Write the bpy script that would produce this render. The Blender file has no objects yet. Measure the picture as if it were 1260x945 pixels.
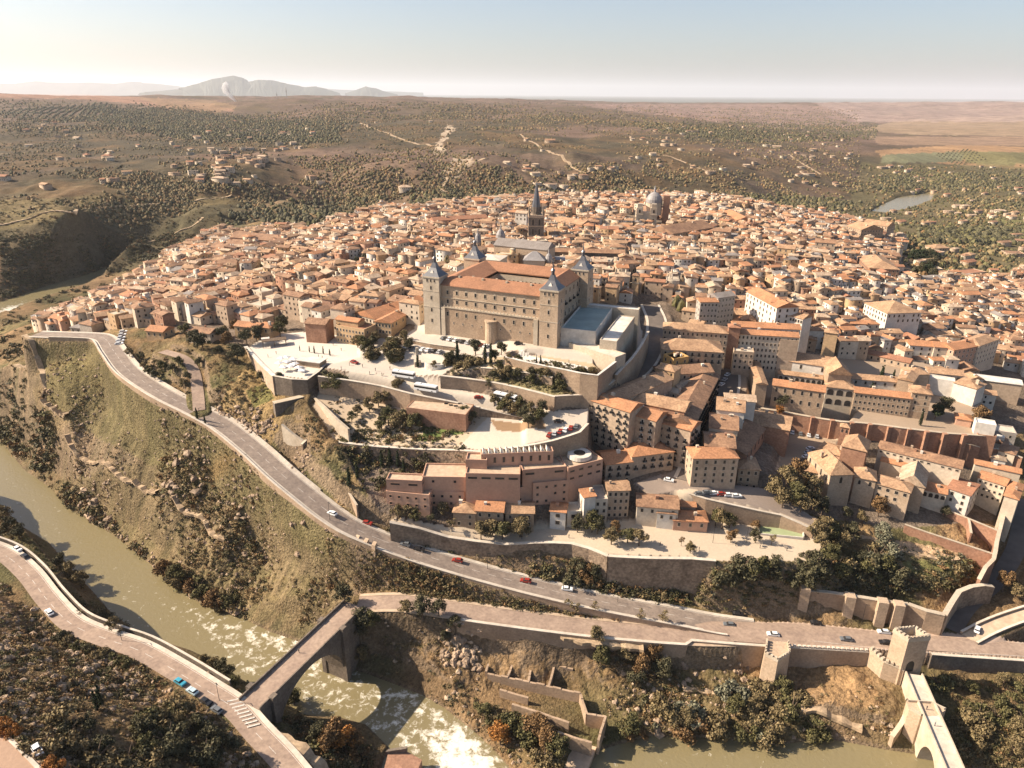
import bpy, bmesh, math, random
import numpy as np
from mathutils import Vector, Matrix
random.seed(7); rng = np.random.default_rng(7)
R = math.radians
sc = bpy.context.scene
C = sc.collection
# ---------------------------------------------------------------- survey: a point of the ground from its bearing and height
F = 875.; H = 195.; PITCH = math.atan(357.5/F); ROLL = 8/1100.
cR, sR, cP, sP = math.cos(ROLL), math.sin(ROLL), math.cos(PITCH), math.sin(PITCH)
def ray(u, v):
    a = (u-630)/F; b = (v-472.5)/F
    a, b = a*cR+b*sR, -a*sR+b*cR
    return a, cP-b*sP, -(sP+b*cP)
def W(u, v, z):
    x, y, d = ray(u, v); k = (z-H)/d
    return Vector((x*k, y*k, z))
def WD(u, v, D):
    x, y, d = ray(u, v)
    return Vector((x*D/y, D, H+d*D/y))
def PX(x, y, z):
    z = z-H
    f = y*cP-z*sP; up = y*sP+z*cP
    f = np.maximum(f, 1e-3)
    a = x/f; b = -up/f
    return 630+F*(a*cR-b*sR), 472.5+F*(a*sR+b*cR)
# ---------------------------------------------------------------- objects
def tag(o, label=None, cat=None, group=None, kind=None):
    if label: o['label'] = label
    if cat: o['category'] = cat
    if group: o['group'] = group
    if kind or cat: o['kind'] = kind or 'thing'
    return o
def thing(name, label, cat, loc=(0,0,0), rz=0, group=None):
    o = bpy.data.objects.new(name, None); C.objects.link(o)
    o.location = loc; o.rotation_euler = (0,0,rz); o.empty_display_size = .5
    return tag(o, label, cat, group, 'thing')
def link(name, me, parent=None, loc=None, rz=0):
    o = bpy.data.objects.new(name, me); C.objects.link(o)
    if parent: o.parent = parent
    if loc is not None: o.location = loc
    if rz: o.rotation_euler = (0,0,rz)
    return o
class MB:
    """collects polygons with a material index"""
    def __init__(s): s.v = []; s.f = []; s.m = []
    def poly(s, pts, m=0):
        n = len(s.v); s.v += [tuple(p) for p in pts]; s.f.append(tuple(range(n, n+len(pts)))); s.m.append(m)
    def box(s, x0, y0, z0, x1, y1, z1, m=0, bottom=True):
        n = len(s.v)
        s.v += [(x0,y0,z0),(x1,y0,z0),(x1,y1,z0),(x0,y1,z0),(x0,y0,z1),(x1,y0,z1),(x1,y1,z1),(x0,y1,z1)]
        fs = [(4,5,6,7),(0,1,5,4),(1,2,6,5),(2,3,7,6),(3,0,4,7)]
        if bottom: fs.append((3,2,1,0))
        for f in fs: s.f.append(tuple(n+i for i in f)); s.m.append(m)
    def cyl(s, c, r0, r1, z0, z1, n=12, m=0, cap=True, a0=0):
        k = len(s.v)
        for j, (r, z) in enumerate(((r0,z0),(r1,z1))):
            for i in range(n):
                a = a0+2*math.pi*i/n; s.v.append((c[0]+r*math.cos(a), c[1]+r*math.sin(a), z))
        for i in range(n):
            s.f.append((k+i, k+(i+1)%n, k+n+(i+1)%n, k+n+i)); s.m.append(m)
        if cap: s.f.append(tuple(k+n+i for i in range(n))); s.m.append(m)
    def lathe(s, c, prof, n=16, m=0):
        for (r0,z0),(r1,z1) in zip(prof[:-1], prof[1:]): s.cyl(c, r0, r1, z0, z1, n, m, cap=False)
    def prism(s, pts, z0, z1, m=0, cap=True):
        """pts ccw; z0/z1 numbers or lists"""
        n = len(pts); k = len(s.v)
        Z0 = z0 if hasattr(z0,'__len__') else [z0]*n; Z1 = z1 if hasattr(z1,'__len__') else [z1]*n
        s.v += [(p[0],p[1],z) for p,z in zip(pts,Z0)]+[(p[0],p[1],z) for p,z in zip(pts,Z1)]
        for i in range(n): s.f.append((k+i, k+(i+1)%n, k+n+(i+1)%n, k+n+i)); s.m.append(m)
        if cap: s.f.append(tuple(k+n+i for i in range(n))); s.m.append(m)
    def tube(s, p, q, r0, r1, n=6, m=0):
        p = Vector(p); q = Vector(q); d = (q-p).normalized()
        a = d.orthogonal().normalized(); b = d.cross(a); k = len(s.v)
        for c, r in ((p,r0),(q,r1)):
            for i in range(n):
                t = 2*math.pi*i/n; w = c+a*(r*math.cos(t))+b*(r*math.sin(t)); s.v.append(tuple(w))
        for i in range(n): s.f.append((k+i, k+(i+1)%n, k+n+(i+1)%n, k+n+i)); s.m.append(m)
        s.f.append(tuple(k+n+i for i in range(n))); s.m.append(m)
    def mesh(s, name, mats):
        me = bpy.data.meshes.new(name); me.from_pydata(s.v, [], s.f)
        for m in (mats if isinstance(mats, (list,tuple)) else [mats]): me.materials.append(m)
        me.polygons.foreach_set('material_index', s.m); me.update(); return me
    def build(s, name, mats, parent=None, loc=None, rz=0): return link(name, s.mesh(name, mats), parent, loc, rz)
def npmesh(name, V, Fq, mats, midx=None, smooth=False):
    """V (n,3), Fq (m,k) numpy -> mesh"""
    me = bpy.data.meshes.new(name); m, k = Fq.shape
    me.vertices.add(len(V)); me.vertices.foreach_set('co', np.ascontiguousarray(V, np.float32).ravel())
    me.loops.add(m*k); me.loops.foreach_set('vertex_index', np.ascontiguousarray(Fq, np.int32).ravel())
    me.polygons.add(m); me.polygons.foreach_set('loop_start', np.arange(0, m*k, k, dtype=np.int32))
    me.polygons.foreach_set('loop_total', np.full(m, k, np.int32))
    for x in (mats if isinstance(mats,(list,tuple)) else [mats]): me.materials.append(x)
    if midx is not None: me.polygons.foreach_set('material_index', np.ascontiguousarray(midx, np.int32))
    me.polygons.foreach_set('use_smooth', np.full(m, smooth, bool))
    me.update(calc_edges=True); return me
def scatter(tv, tf, tm, pos, scl, rot):
    """many copies of one small template"""
    k = len(pos); n = len(tv)
    if np.ndim(scl) == 1: scl = np.stack([scl]*3, 1)
    c, s = np.cos(rot)[:,None], np.sin(rot)[:,None]
    p = tv[None]*scl[:,None,:]
    x = p[:,:,0]*c-p[:,:,1]*s; y = p[:,:,0]*s+p[:,:,1]*c
    V = np.stack([x,y,p[:,:,2]],2)+pos[:,None,:]
    Fc = tf[None]+(np.arange(k)*n)[:,None,None]
    return V.reshape(-1,3), Fc.reshape(-1, tf.shape[1]), np.tile(tm, k)
def joinnp(parts):
    V=[];Fs=[];M=[];o=0
    for v,f,m in parts: V.append(v);Fs.append(f+o);M.append(m);o+=len(v)
    return np.concatenate(V),np.concatenate(Fs),np.concatenate(M)
# ---------------------------------------------------------------- materials
def mat(name, col, col2=None, scale=.5, rough=.85, bump=0, bscale=3., amt=1., fine=None, spec=.25, metal=0, island=0):
    """base colour wanders between col and col2 in patches; fine = small-grained darkening"""
    m = bpy.data.materials.new(name); m.use_nodes = True; nt = m.node_tree; N = nt.nodes; L = nt.links
    b = N['Principled BSDF']; b.inputs['Roughness'].default_value = rough; b.inputs['Specular IOR Level'].default_value = spec
    b.inputs['Metallic'].default_value = metal
    g = N.new('ShaderNodeNewGeometry')
    c2 = col2 or tuple(x*.72 for x in col)
    n1 = N.new('ShaderNodeTexNoise'); n1.inputs['Scale'].default_value = scale; n1.inputs['Detail'].default_value = 5; n1.inputs['Roughness'].default_value = .65
    L.new(g.outputs['Position'], n1.inputs['Vector'])
    r = N.new('ShaderNodeMapRange'); r.inputs['From Min'].default_value = .36; r.inputs['From Max'].default_value = .66
    L.new(n1.outputs['Fac'], r.inputs['Value'])
    mx = N.new('ShaderNodeMix'); mx.data_type = 'RGBA'
    mx.inputs[6].default_value = (*col,1); mx.inputs[7].default_value = (*c2,1)
    ml = N.new('ShaderNodeMath'); ml.operation = 'MULTIPLY'; ml.inputs[1].default_value = amt
    L.new(r.outputs['Result'], ml.inputs[0]); L.new(ml.outputs[0], mx.inputs[0])
    out = mx.outputs[2]
    if fine:
        n2 = N.new('ShaderNodeTexNoise'); n2.inputs['Scale'].default_value = fine[0]; n2.inputs['Detail'].default_value = 3
        L.new(g.outputs['Position'], n2.inputs['Vector'])
        r2 = N.new('ShaderNodeMapRange'); r2.inputs['From Min'].default_value = .3; r2.inputs['From Max'].default_value = .7
        r2.inputs['To Min'].default_value = 1-fine[1]; r2.inputs['To Max'].default_value = 1+fine[1]*.5
        L.new(n2.outputs['Fac'], r2.inputs['Value'])
        vm = N.new('ShaderNodeVectorMath'); vm.operation = 'SCALE'
        L.new(out, vm.inputs[0]); L.new(r2.outputs['Result'], vm.inputs['Scale']); out = vm.outputs[0]
    if island:
        r3 = N.new('ShaderNodeMapRange'); r3.inputs['To Min'].default_value = 1-island; r3.inputs['To Max'].default_value = 1+island
        L.new(g.outputs['Random Per Island'], r3.inputs['Value'])
        vm = N.new('ShaderNodeVectorMath'); vm.operation = 'SCALE'
        L.new(out, vm.inputs[0]); L.new(r3.outputs['Result'], vm.inputs['Scale']); out = vm.outputs[0]
    L.new(out, b.inputs['Base Color'])
    if bump:
        n3 = N.new('ShaderNodeTexNoise'); n3.inputs['Scale'].default_value = bscale; n3.inputs['Detail'].default_value = 4
        L.new(g.outputs['Position'], n3.inputs['Vector'])
        bp = N.new('ShaderNodeBump'); bp.inputs['Strength'].default_value = 1; bp.inputs['Distance'].default_value = bump
        L.new(n3.outputs['Fac'], bp.inputs['Height']); L.new(bp.outputs[0], b.inputs['Normal'])
    return m
M = {}
def mk(k, *a, **kw): M[k] = mat(k, *a, **kw)
mk('stone', (.50,.375,.265), (.39,.285,.195), .12, bump=.05, bscale=1.2, fine=(1.5,.2))
mk('stone_pale', (.52,.44,.34), (.42,.34,.25), .15, fine=(1.2,.18))
mk('stone_brown', (.42,.305,.21), (.31,.22,.15), .1, bump=.05, bscale=1.2, fine=(1.3,.22))
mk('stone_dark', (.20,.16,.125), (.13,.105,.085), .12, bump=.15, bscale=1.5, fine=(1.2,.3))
mk('rubble', (.34,.25,.175), (.21,.15,.105), .25, bump=.3, bscale=1., fine=(.9,.4))
mk('brick', (.38,.215,.14), (.29,.155,.10), .2, fine=(1.1,.25))
mk('pink', (.54,.33,.23), (.44,.26,.18), .08, fine=(1.,.1))
mk('cream', (.62,.52,.40), (.50,.41,.31), .1, fine=(.9,.15))
mk('white', (.66,.61,.54), (.52,.47,.40), .12, fine=(.8,.12))
mk('ochre', (.54,.37,.21), (.42,.28,.165), .12, fine=(.9,.18))
mk('yellow', (.55,.34,.13), (.46,.28,.11), .12, fine=(.9,.15))
mk('tan', (.49,.37,.265), (.38,.28,.20), .12, fine=(.9,.2))
mk('greywall', (.42,.37,.32), (.33,.285,.25), .15, fine=(.9,.2))
mk('roof_orange', (.47,.225,.115), (.34,.17,.09), .18, bump=.06, bscale=2.5, fine=(1.4,.3))
mk('roof_brown', (.34,.20,.12), (.21,.12,.075), .2, bump=.06, bscale=2.5, fine=(1.2,.33))
mk('roof_tan', (.45,.285,.17), (.29,.175,.105), .2, bump=.06, bscale=2.5, fine=(1.2,.33))
mk('roof_rust', (.37,.18,.105), (.28,.14,.085), .2, bump=.06, bscale=2.5, fine=(1.3,.3))
mk('roof_pale', (.50,.38,.27), (.36,.25,.17), .25, bump=.06, bscale=2.5, fine=(1.1,.33))
mk('roof_fort', (.35,.17,.095), (.26,.13,.075), .1, fine=(1.2,.22))
mk('roof_grey', (.26,.23,.21), (.2,.17,.15), .2, fine=(1.2,.2))
mk('slate', (.085,.085,.095), (.055,.055,.065), .4, rough=.4, spec=.8)
mk('lead', (.30,.28,.27), (.22,.205,.20), .3, rough=.5)
mk('glass', (.025,.024,.026), (.04,.037,.035), 1., rough=.25, spec=.5)
mk('iron', (.03,.028,.028), rough=.5)
mk('frame', (.50,.42,.33), (.42,.34,.26), .5)
mk('paving', (.60,.53,.44), (.48,.41,.33), .12, fine=(.7,.14))
mk('paving_tan', (.50,.38,.27), (.40,.30,.21), .1, fine=(.6,.18))
mk('plaza_white', (.64,.60,.54), (.52,.47,.41), .2, fine=(.6,.16))
mk('asphalt', (.29,.23,.185), (.21,.165,.135), .22, fine=(.9,.2))
mk('asphalt_dark', (.16,.13,.11), (.12,.10,.085), .12, fine=(.25,.15))
mk('road_warm', (.36,.265,.20), (.27,.195,.15), .2, fine=(.9,.2))
mk('paint', (.62,.58,.52), (.40,.35,.30), 2.)
mk('gravel', (.46,.34,.22), (.34,.24,.15), .2, fine=(1.,.3))
mk('bark', (.16,.11,.075), (.09,.065,.045), 2.)
mk('grey_green', (.30,.37,.35), (.24,.30,.28), .15)
mk('white_cloth', (.8,.79,.77), (.7,.69,.67), .6)
mk('court_green', (.30,.34,.19), (.25,.29,.16), .3)
mk('tyre', (.02,.02,.02), rough=.8)
mk('hub', (.4,.4,.4), rough=.4, metal=.6)
for n, c in dict(car_white=(.78,.78,.77), car_black=(.018,.018,.02), car_red=(.28,.035,.025), car_blue=(.05,.30,.42), car_silver=(.45,.46,.47), car_pale=(.42,.55,.60), car_grey=(.13,.14,.15)).items():
    mk(n, c, tuple(x*.93 for x in c), 1., rough=.3, spec=.5)
def leafmat(k, a, b): mk(k, a, b, .35, rough=.7, island=.45, spec=.15)
leafmat('leaf_dark', (.070,.066,.036), (.098,.085,.046))
leafmat('leaf_green', (.090,.084,.036), (.125,.108,.046))
leafmat('leaf_olive', (.155,.122,.060), (.205,.152,.078))
leafmat('leaf_brown', (.20,.12,.055), (.15,.09,.042))
leafmat('leaf_orange', (.36,.165,.045), (.28,.12,.035))
leafmat('leaf_cypress', (.022,.032,.016), (.036,.046,.020))
leafmat('leaf_silver', (.20,.19,.13), (.14,.135,.085))
leafmat('leaf_dry', (.27,.19,.095), (.20,.14,.07))
# ---------------------------------------------------------------- sun, sky, camera
SUN_AZ = R(5); SUN_EL = R(36)     # the sun stands to the left, a little ahead of the camera
to_sun = Vector((-math.cos(SUN_AZ)*math.cos(SUN_EL), math.sin(SUN_AZ)*math.cos(SUN_EL), math.sin(SUN_EL)))
sl = bpy.data.lights.new('sun', 'SUN'); sl.energy = 5.0; sl.angle = R(.5); sl.color = (1,.85,.67)
so = bpy.data.objects.new('sun', sl); C.objects.link(so); so.rotation_euler = to_sun.to_track_quat('Z','Y').to_euler(); so.location = (0,0,1500)
w = bpy.data.worlds.new('World'); sc.world = w; w.use_nodes = True
nt = w.node_tree; bg = nt.nodes['Background']; sky = nt.nodes.new('ShaderNodeTexSky'); sky.sky_type = 'NISHITA'
sky.sun_disc = False; sky.sun_elevation = SUN_EL; sky.sun_rotation = math.atan2(to_sun.x, to_sun.y)
sky.air_density = .9; sky.dust_density = 3.2; sky.ozone_density = 1.; sky.altitude = 600
nt.links.new(sky.outputs[0], bg.inputs[0]); bg.inputs[1].default_value = .077
cam = bpy.data.cameras.new('camera'); co = bpy.data.objects.new('camera', cam); C.objects.link(co)
cam.sensor_fit = 'HORIZONTAL'; cam.sensor_width = 36; cam.lens = 36*F/1260; cam.clip_start = 1; cam.clip_end = 200000
co.location = (0,0,H)
right = Vector((cR, sR*sP*1.0, -sR*cP)); fwd = Vector((0,cP,-sP)); up0 = Vector((0,sP,cP)); r0 = Vector((1,0,0))
X = r0*cR+up0*(sR); Y = up0*cR-r0*sR; Zc = -fwd
co.matrix_world = Matrix(((X.x,Y.x,Zc.x,0),(X.y,Y.y,Zc.y,0),(X.z,Y.z,Zc.z,H),(0,0,0,1)))
sc.camera = co
sc.view_settings.view_transform = 'Standard'; sc.view_settings.look = 'None'; sc.view_settings.exposure = 1.08; sc.view_settings.gamma = 1
sc.render.resolution_x = 1024; sc.render.resolution_y = 768
sc.cycles.max_bounces = 4; sc.cycles.diffuse_bounces = 2; sc.cycles.glossy_bounces = 2; sc.cycles.volume_bounces = 1; sc.cycles.transparent_max_bounces = 8
# ---------------------------------------------------------------- terrain
def vnoise(x, y, seed=0):
    xi = np.floor(x).astype(np.int64); yi = np.floor(y).astype(np.int64); fx = x-xi; fy = y-yi
    fx = fx*fx*(3-2*fx); fy = fy*fy*(3-2*fy)
    def h(a, b):
        n = (a*374761393+b*668265263+seed*974634777) & 0x7fffffff
        n = ((n ^ (n >> 13))*1274126177) & 0x7fffffff
        return ((n ^ (n >> 16)) & 0xffff)/65535.
    return (h(xi,yi)*(1-fx)+h(xi+1,yi)*fx)*(1-fy)+(h(xi,yi+1)*(1-fx)+h(xi+1,yi+1)*fx)*fy
def fbm(x, y, s, o=4, seed=0):
    t = 0; a = 1; n = 0
    for i in range(o):
        x, y = .8*x-.6*y+31.7, .6*x+.8*y-12.3
        t = t+a*(vnoise(x/s*2**i+i*17.3, y/s*2**i-i*9.1, seed+i)-.5); n += a; a *= .55
    return t/n*2
def inpoly(x, y, P):
    r = np.zeros(x.shape, bool); n = len(P)
    for i in range(n):
        x0, y0 = P[i][:2]; x1, y1 = P[(i+1)%n][:2]
        if y0 == y1: continue
        c = ((y0 > y) != (y1 > y)) & (x < (x1-x0)*(y-y0)/(y1-y0)+x0); r ^= c
    return r
def polydist(x, y, P):
    """distance to a polyline, signed side (+ = left of travel), parameter height"""
    best = np.full(x.shape, 1e9); z = np.zeros(x.shape); side = np.zeros(x.shape)
    for a, b in zip(P[:-1], P[1:]):
        dx, dy = b[0]-a[0], b[1]-a[1]; l2 = dx*dx+dy*dy+1e-9
        t = np.clip(((x-a[0])*dx+(y-a[1])*dy)/l2, 0, 1)
        d = np.hypot(x-a[0]-t*dx, y-a[1]-t*dy); k = d < best
        best = np.where(k, d, best); z = np.where(k, a[2]+t*(b[2]-a[2]), z)
        side = np.where(k, np.sign(dx*(y-a[1])-dy*(x-a[0])), side)
    return best, side, z
def spline(P, step=3.):
    P = [Vector(p) for p in P]; Q = [P[0]*2-P[1]]+P+[P[-1]*2-P[-2]]; out = []
    for i in range(1, len(Q)-2):
        a,b,c,d = Q[i-1:i+3]; n = max(1, int((c-b).length/step))
        for k in range(n):
            t = k/n
            out.append(.5*((2*b)+(c-a)*t+(2*a-5*b+4*c-d)*t*t+(3*b-3*c+d-a)*t**3))
    out.append(P[-1]); return out
CP = [ # bearing u, v and height above the river
 # near bank, lower left hill
 (0,945,52),(60,945,46),(120,930,40),(200,930,33),(270,945,28),(100,860,36),(0,860,44),(-60,900,56),(160,860,29),(220,880,26),(0,780,34),(60,800,30),(-60,760,38),(-80,680,30),(120,820,28),(20,740,28),(330,960,21),
 (-60,640,20),(20,655,12),(100,745,10),(150,780,8),(200,815,8),(280,850,10),(300,850,12),
 (380,940,16),(430,930,6),(360,895,12),(450,960,5),
 # the slope below road B
 (30,470,46),(70,450,58),(0,450,40),(60,520,38),(100,480,50),(150,520,45),(120,560,26),(180,570,32),(230,540,50),(100,600,8),(170,640,10),(260,600,32),(220,660,12),(300,620,32),(300,680,14),(340,700,12),(360,640,28),(280,560,47),
 (370,740,14),(320,740,6),(400,690,24),(430,700,24),(460,715,24),(520,720,25),(600,735,22),(350,600,38),(-60,460,20),(-80,500,3),
 (400,765,10),(380,780,3),(410,800,3),(440,790,8),(500,790,12),(560,790,13),(600,800,11),(480,830,3),(540,850,4),(600,880,3),(640,850,5),(700,830,6),(640,790,14),(700,880,4),(760,860,6),(760,900,3),(840,880,4),(840,830,8),
 (900,830,8),(930,880,4),(880,870,5),(1000,870,8),(1060,880,8),(1000,900,3),(1050,910,3),(1060,840,9),(1000,835,8),(1120,880,7),(1130,925,2),(1200,940,3),(1240,900,5),(1200,860,6),(1300,900,6),(1250,840,8),(1300,950,4),
 # upper slope and parks on the left
 (260,500,66),(300,500,64),(340,540,56),(370,560,54),(300,450,72),(340,470,69),(230,450,72),(200,440,72),(380,580,52),(420,610,47),(250,420,76),(190,400,71),(330,420,77),(380,420,77),(170,420,71),
 (400,560,56),(430,580,52),(440,600,48),(400,500,68),(450,500,66),(500,520,62),(550,530,60),(480,545,58),(600,530,62),
 (380,450,76),(430,440,76),(480,440,77),(540,440,79),(460,570,50),(540,575,50),(430,620,46),
 # front belt
 (480,630,42),(560,645,37),(640,650,36),(700,650,35),(780,650,34),(660,610,45),(560,600,47),(740,580,47),(800,600,44),(830,590,45),(770,600,43),(850,640,34),(920,660,34),(1000,675,30),(1040,690,26),(1100,700,24),(1160,700,23),(1200,715,20),
 (600,690,33),(700,715,25),(790,738,19.5),(860,740,17),(930,735,17),(980,750,16),(1080,750,17),(1180,760,14),(1250,760,14),(1250,700,20),(1260,640,25),(900,710,22),(960,715,22),
 (650,775,19),(720,790,14),
 # right quarter
 (845,600,45),(870,560,50),(890,500,54),(900,470,58),(850,450,62),(870,400,67),(800,440,68),(780,480,67),(750,545,53),(820,520,56),(800,560,51),(740,525,57),(810,380,76),
 (940,620,42),(990,640,33),(1010,650,29),(1100,670,27),(1160,650,28),(1230,650,26),(1000,560,40),(950,590,45),(1080,560,38),(1180,560,35),(1240,570,32),(1000,520,48),(1100,535,45),(1160,520,44),(1230,500,38),(1290,520,34),(1300,600,26),
 (950,460,57),(1050,470,52),(1150,470,44),(1250,460,36),(1000,420,60),(1100,420,50),(1200,430,38),(1290,420,28),(1250,380,28),(1100,370,55),(1180,360,38),(1280,340,20),
 (1000,350,66),(900,330,72),(800,330,78),(950,290,66),(1050,320,56),(1120,320,42),(1200,300,16),(1290,290,8),(1050,280,46),(1140,275,10),(1100,265,5),(1200,260,6),(1290,250,8),
 (860,260,72),(820,250,75),(750,250,76),(900,250,62),(980,260,50),(1040,260,20),
 # fortress hill, old town
 (530,400,85),(600,410,85),(690,425,84),(760,420,84),(560,370,85),(650,340,84),(500,400,82),(450,400,79),(500,350,82),(430,370,78),(620,320,80),(700,300,78),(640,280,77),(560,290,78),(500,270,74),(450,270,66),(560,255,68),(650,250,72),(720,242,66),
 (400,330,74),(350,310,66),(300,310,60),(250,330,55),(200,340,44),(160,365,34),(130,380,30),(100,385,26),(60,400,25),(90,400,40),(130,395,55),(200,375,58),(250,370,64),(300,360,68),(350,370,72),(350,400,76),(300,400,73),(380,290,62),(420,262,56),(330,285,50),(270,290,40),(60,385,10),(200,318,16),(260,300,28),(330,278,32),(400,262,30),
 (0,400,2),(30,385,2),(100,365,2),(-60,420,4),(180,325,5),(957,862,4),(935,848,5),(985,850,6),
 # far bank of the loop behind the town
 (0,365,3),(60,348,4),(120,338,4),(170,318,4),(0,320,30),(60,310,32),(100,300,38),(160,295,22),(-60,300,45),(0,285,48),(90,262,62),(150,270,54),(200,275,36),(250,275,30),(300,262,38),(350,258,34),(420,250,34),(480,245,40),
 (0,250,66),(60,245,68),(150,240,70),(250,240,68),(350,240,60),(440,230,56),(520,240,50),(600,235,50),(680,225,58),(760,232,46),(850,230,40),(930,240,26),(1000,245,12),(1060,238,6),
 (1150,228,6),(1250,225,8),(-80,220,80),(0,220,80),(150,220,80),(300,215,78),(450,210,80),(600,205,84),(750,205,78),(880,210,62),(980,215,36),(1080,215,10),(1200,205,8),(1290,205,8),
]
CDp = [(-80,190,1500),(0,190,1450),(150,190,1450),(300,190,1450),(450,185,1500),(600,185,1500),(750,180,1700),(900,185,1700),(1000,190,1900),(1100,190,2100),(1250,190,2200),
 (-80,160,2200),(0,160,2100),(150,160,2100),(300,160,2100),(450,155,2300),(600,155,2400),(750,155,2600),(900,160,2700),(1000,165,3000),(1100,165,3400),(1250,160,3600),
 (-80,135,3000),(0,135,2900),(100,135,2900),(200,135,3000),(300,145,3000),(400,140,3000),(500,135,3500),(640,136,3900),(760,138,4300),(900,145,4300),(1000,150,4600),(1100,152,5200),(1250,145,5200),
 (-80,115,4200),(0,116,4000),(80,116,4000),(150,121,4100),(200,124,4100),(270,131,4200),(330,124,4000),(350,121,3900),(400,124,4200),(480,123,5200),(640,123,6500),(800,126,7000),(950,127,7500),(1100,128,8000),(1250,126,8500),(1330,128,8500)]
ctrl = [W(*p) for p in CP]+[WD(*p) for p in CDp]
for a in (-.9,-.6,-.3,0,.3,.6,.9):
    for D, z in ((9500,90),(14000,50),(30000,30),(70000,20)): ctrl.append(Vector((D*math.tan(a) if abs(a)<.8 else D*1.2*np.sign(a), D, z)))
ctrl = np.array([tuple(c) for c in ctrl])
def fan(x, y): return np.arctan2(x, y), np.log(np.hypot(x, y))
ct, cl = fan(ctrl[:,0], ctrl[:,1])
def kern(r2): return np.sqrt(r2+.0009)
A = kern((ct[:,None]-ct)**2+(cl[:,None]-cl)**2); n = len(ct)
Pm = np.stack([np.ones(n), ct, cl],1)
K = np.block([[A-np.eye(n)*.006, Pm],[Pm.T, np.zeros((3,3))]])
sol = np.linalg.lstsq(K, np.concatenate([ctrl[:,2], np.zeros(3)]), rcond=None)[0]
def rbf(t, l):
    out = np.empty(t.shape); tf = t.ravel(); lf = l.ravel(); o = out.ravel()
    for i in range(0, len(tf), 40000):
        a = tf[i:i+40000]; b = lf[i:i+40000]
        o[i:i+40000] = kern((a[:,None]-ct)**2+(b[:,None]-cl)**2)@sol[:n]+sol[n]+sol[n+1]*a+sol[n+2]*b
    return o.reshape(t.shape)
# fan grid
th = np.linspace(-R(60), R(60), 1260)
la = np.log(75.); lb = np.log(1250.); lc = np.log(90000.)
lr = np.concatenate([np.linspace(la, lb, 860, endpoint=False), np.linspace(lb, lc, 330)])
TH, LR = np.meshgrid(th, lr, indexing='ij'); RR = np.exp(LR)
GX = RR*np.sin(TH); GY = RR*np.cos(TH)
# coarse rbf then refine
t2 = np.linspace(th[0], th[-1], 420); l2 = np.concatenate([np.linspace(la, lb, 287, endpoint=False), np.linspace(lb, lc, 165)])
T2, L2 = np.meshgrid(t2, l2, indexing='ij'); Z2 = rbf(T2, L2)
def bil(Zg, tg, lg, t, l):
    i = np.clip(np.searchsorted(tg, t)-1, 0, len(tg)-2); j = np.clip(np.searchsorted(lg, l)-1, 0, len(lg)-2)
    a = np.clip((t-tg[i])/(tg[i+1]-tg[i]), 0, 1); b = np.clip((l-lg[j])/(lg[j+1]-lg[j]), 0, 1)
    return (Zg[i,j]*(1-a)+Zg[i+1,j]*a)*(1-b)+(Zg[i,j+1]*(1-a)+Zg[i+1,j+1]*a)*b
GZ = bil(Z2, t2, l2, TH, LR)
GU, GV = PX(GX, GY, GZ)
near = GY < 1000
# --- areas by bearing (u, v) of the base surface
CITY = [(45,408),(60,396),(110,378),(150,360),(190,335),(200,322),(265,292),(340,285),(385,290),(420,275),(470,262),(520,262),(600,252),(700,246),(800,246),(900,250),(960,262),(1030,272),(1090,288),(1115,305),(1135,345),(1200,350),(1270,345),(1400,345),(1400,520),(1290,520),(1240,540),(1255,600),(1235,640),(1110,650),(1030,640),(960,625),(940,610),(850,600),(840,640),(560,650),(470,630),(440,590),(420,545),(400,500),(350,440),(300,430),(240,410),(190,400),(120,405)]
city = inpoly(GU, GV, CITY)
rough = np.where(city, .12, 1.)*np.clip((RR-60)/60,0,1)
rocky = fbm(GX, GY, 26, 5, 3); fine = fbm(GX, GY, 7, 4, 11)
small = fbm(GX, GY, 2.2, 3, 31)
fard = np.clip((RR-900)/2500, 0, 1)*np.clip((14000-RR)/5000, 0.03, 1)
Hn = rough*((rocky*2.2+np.abs(fine)*2.4-.6+small*.45)*np.clip((1000-RR)/500, 0, 1))
ac_ = -GX*.62+GY*.78; al_ = GX*.78+GY*.62
strata = vnoise(al_/16+fine*1.2, ac_/2.6+rocky*1.5, 131)*.6+vnoise(al_/7, ac_/1.3, 132)*.4-.5
slopeL = inpoly(GU,GV,[(-60,420),(45,420),(140,435),(250,510),(350,590),(440,665),(440,745),(300,765),(150,665),(0,545),(-60,520)])
Hn += slopeL*strata*2.0
def soft(P, n=41):
    m = inpoly(GU,GV,P).astype(float)
    c = np.cumsum(np.pad(m,((n//2+1,n//2),(0,0)),mode='edge'),0); m = (c[n:]-c[:-n])/n
    c = np.cumsum(np.pad(m,((0,0),(n//2+1,n//2)),mode='edge'),1); return (c[:,n:]-c[:,:-n])/n
Hn += fard*(fbm(GX, GY, 900, 4, 5)*34+fbm(GX, GY, 240, 4, 8)*13)*np.where(GV < 150, 1., 1.)*(1-.88*soft([(1060,150),(1400,150),(1400,345),(1120,345),(1050,260)]))
Hn += np.clip((RR-450)/400,0,1)*np.clip((2500-RR)/1200,0,1)*(~city)*(1-.9*soft([(930,170),(1400,170),(1400,345),(1120,345),(1030,280)],31))*(fbm(GX,GY,120,4,6)*15+fbm(GX,GY,40,3,9)*5)
Hn += np.clip((RR-14000)/6000,0,1)*(fbm(GX,GY,5000,3,71))*30
GZ = GZ+Hn
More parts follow.
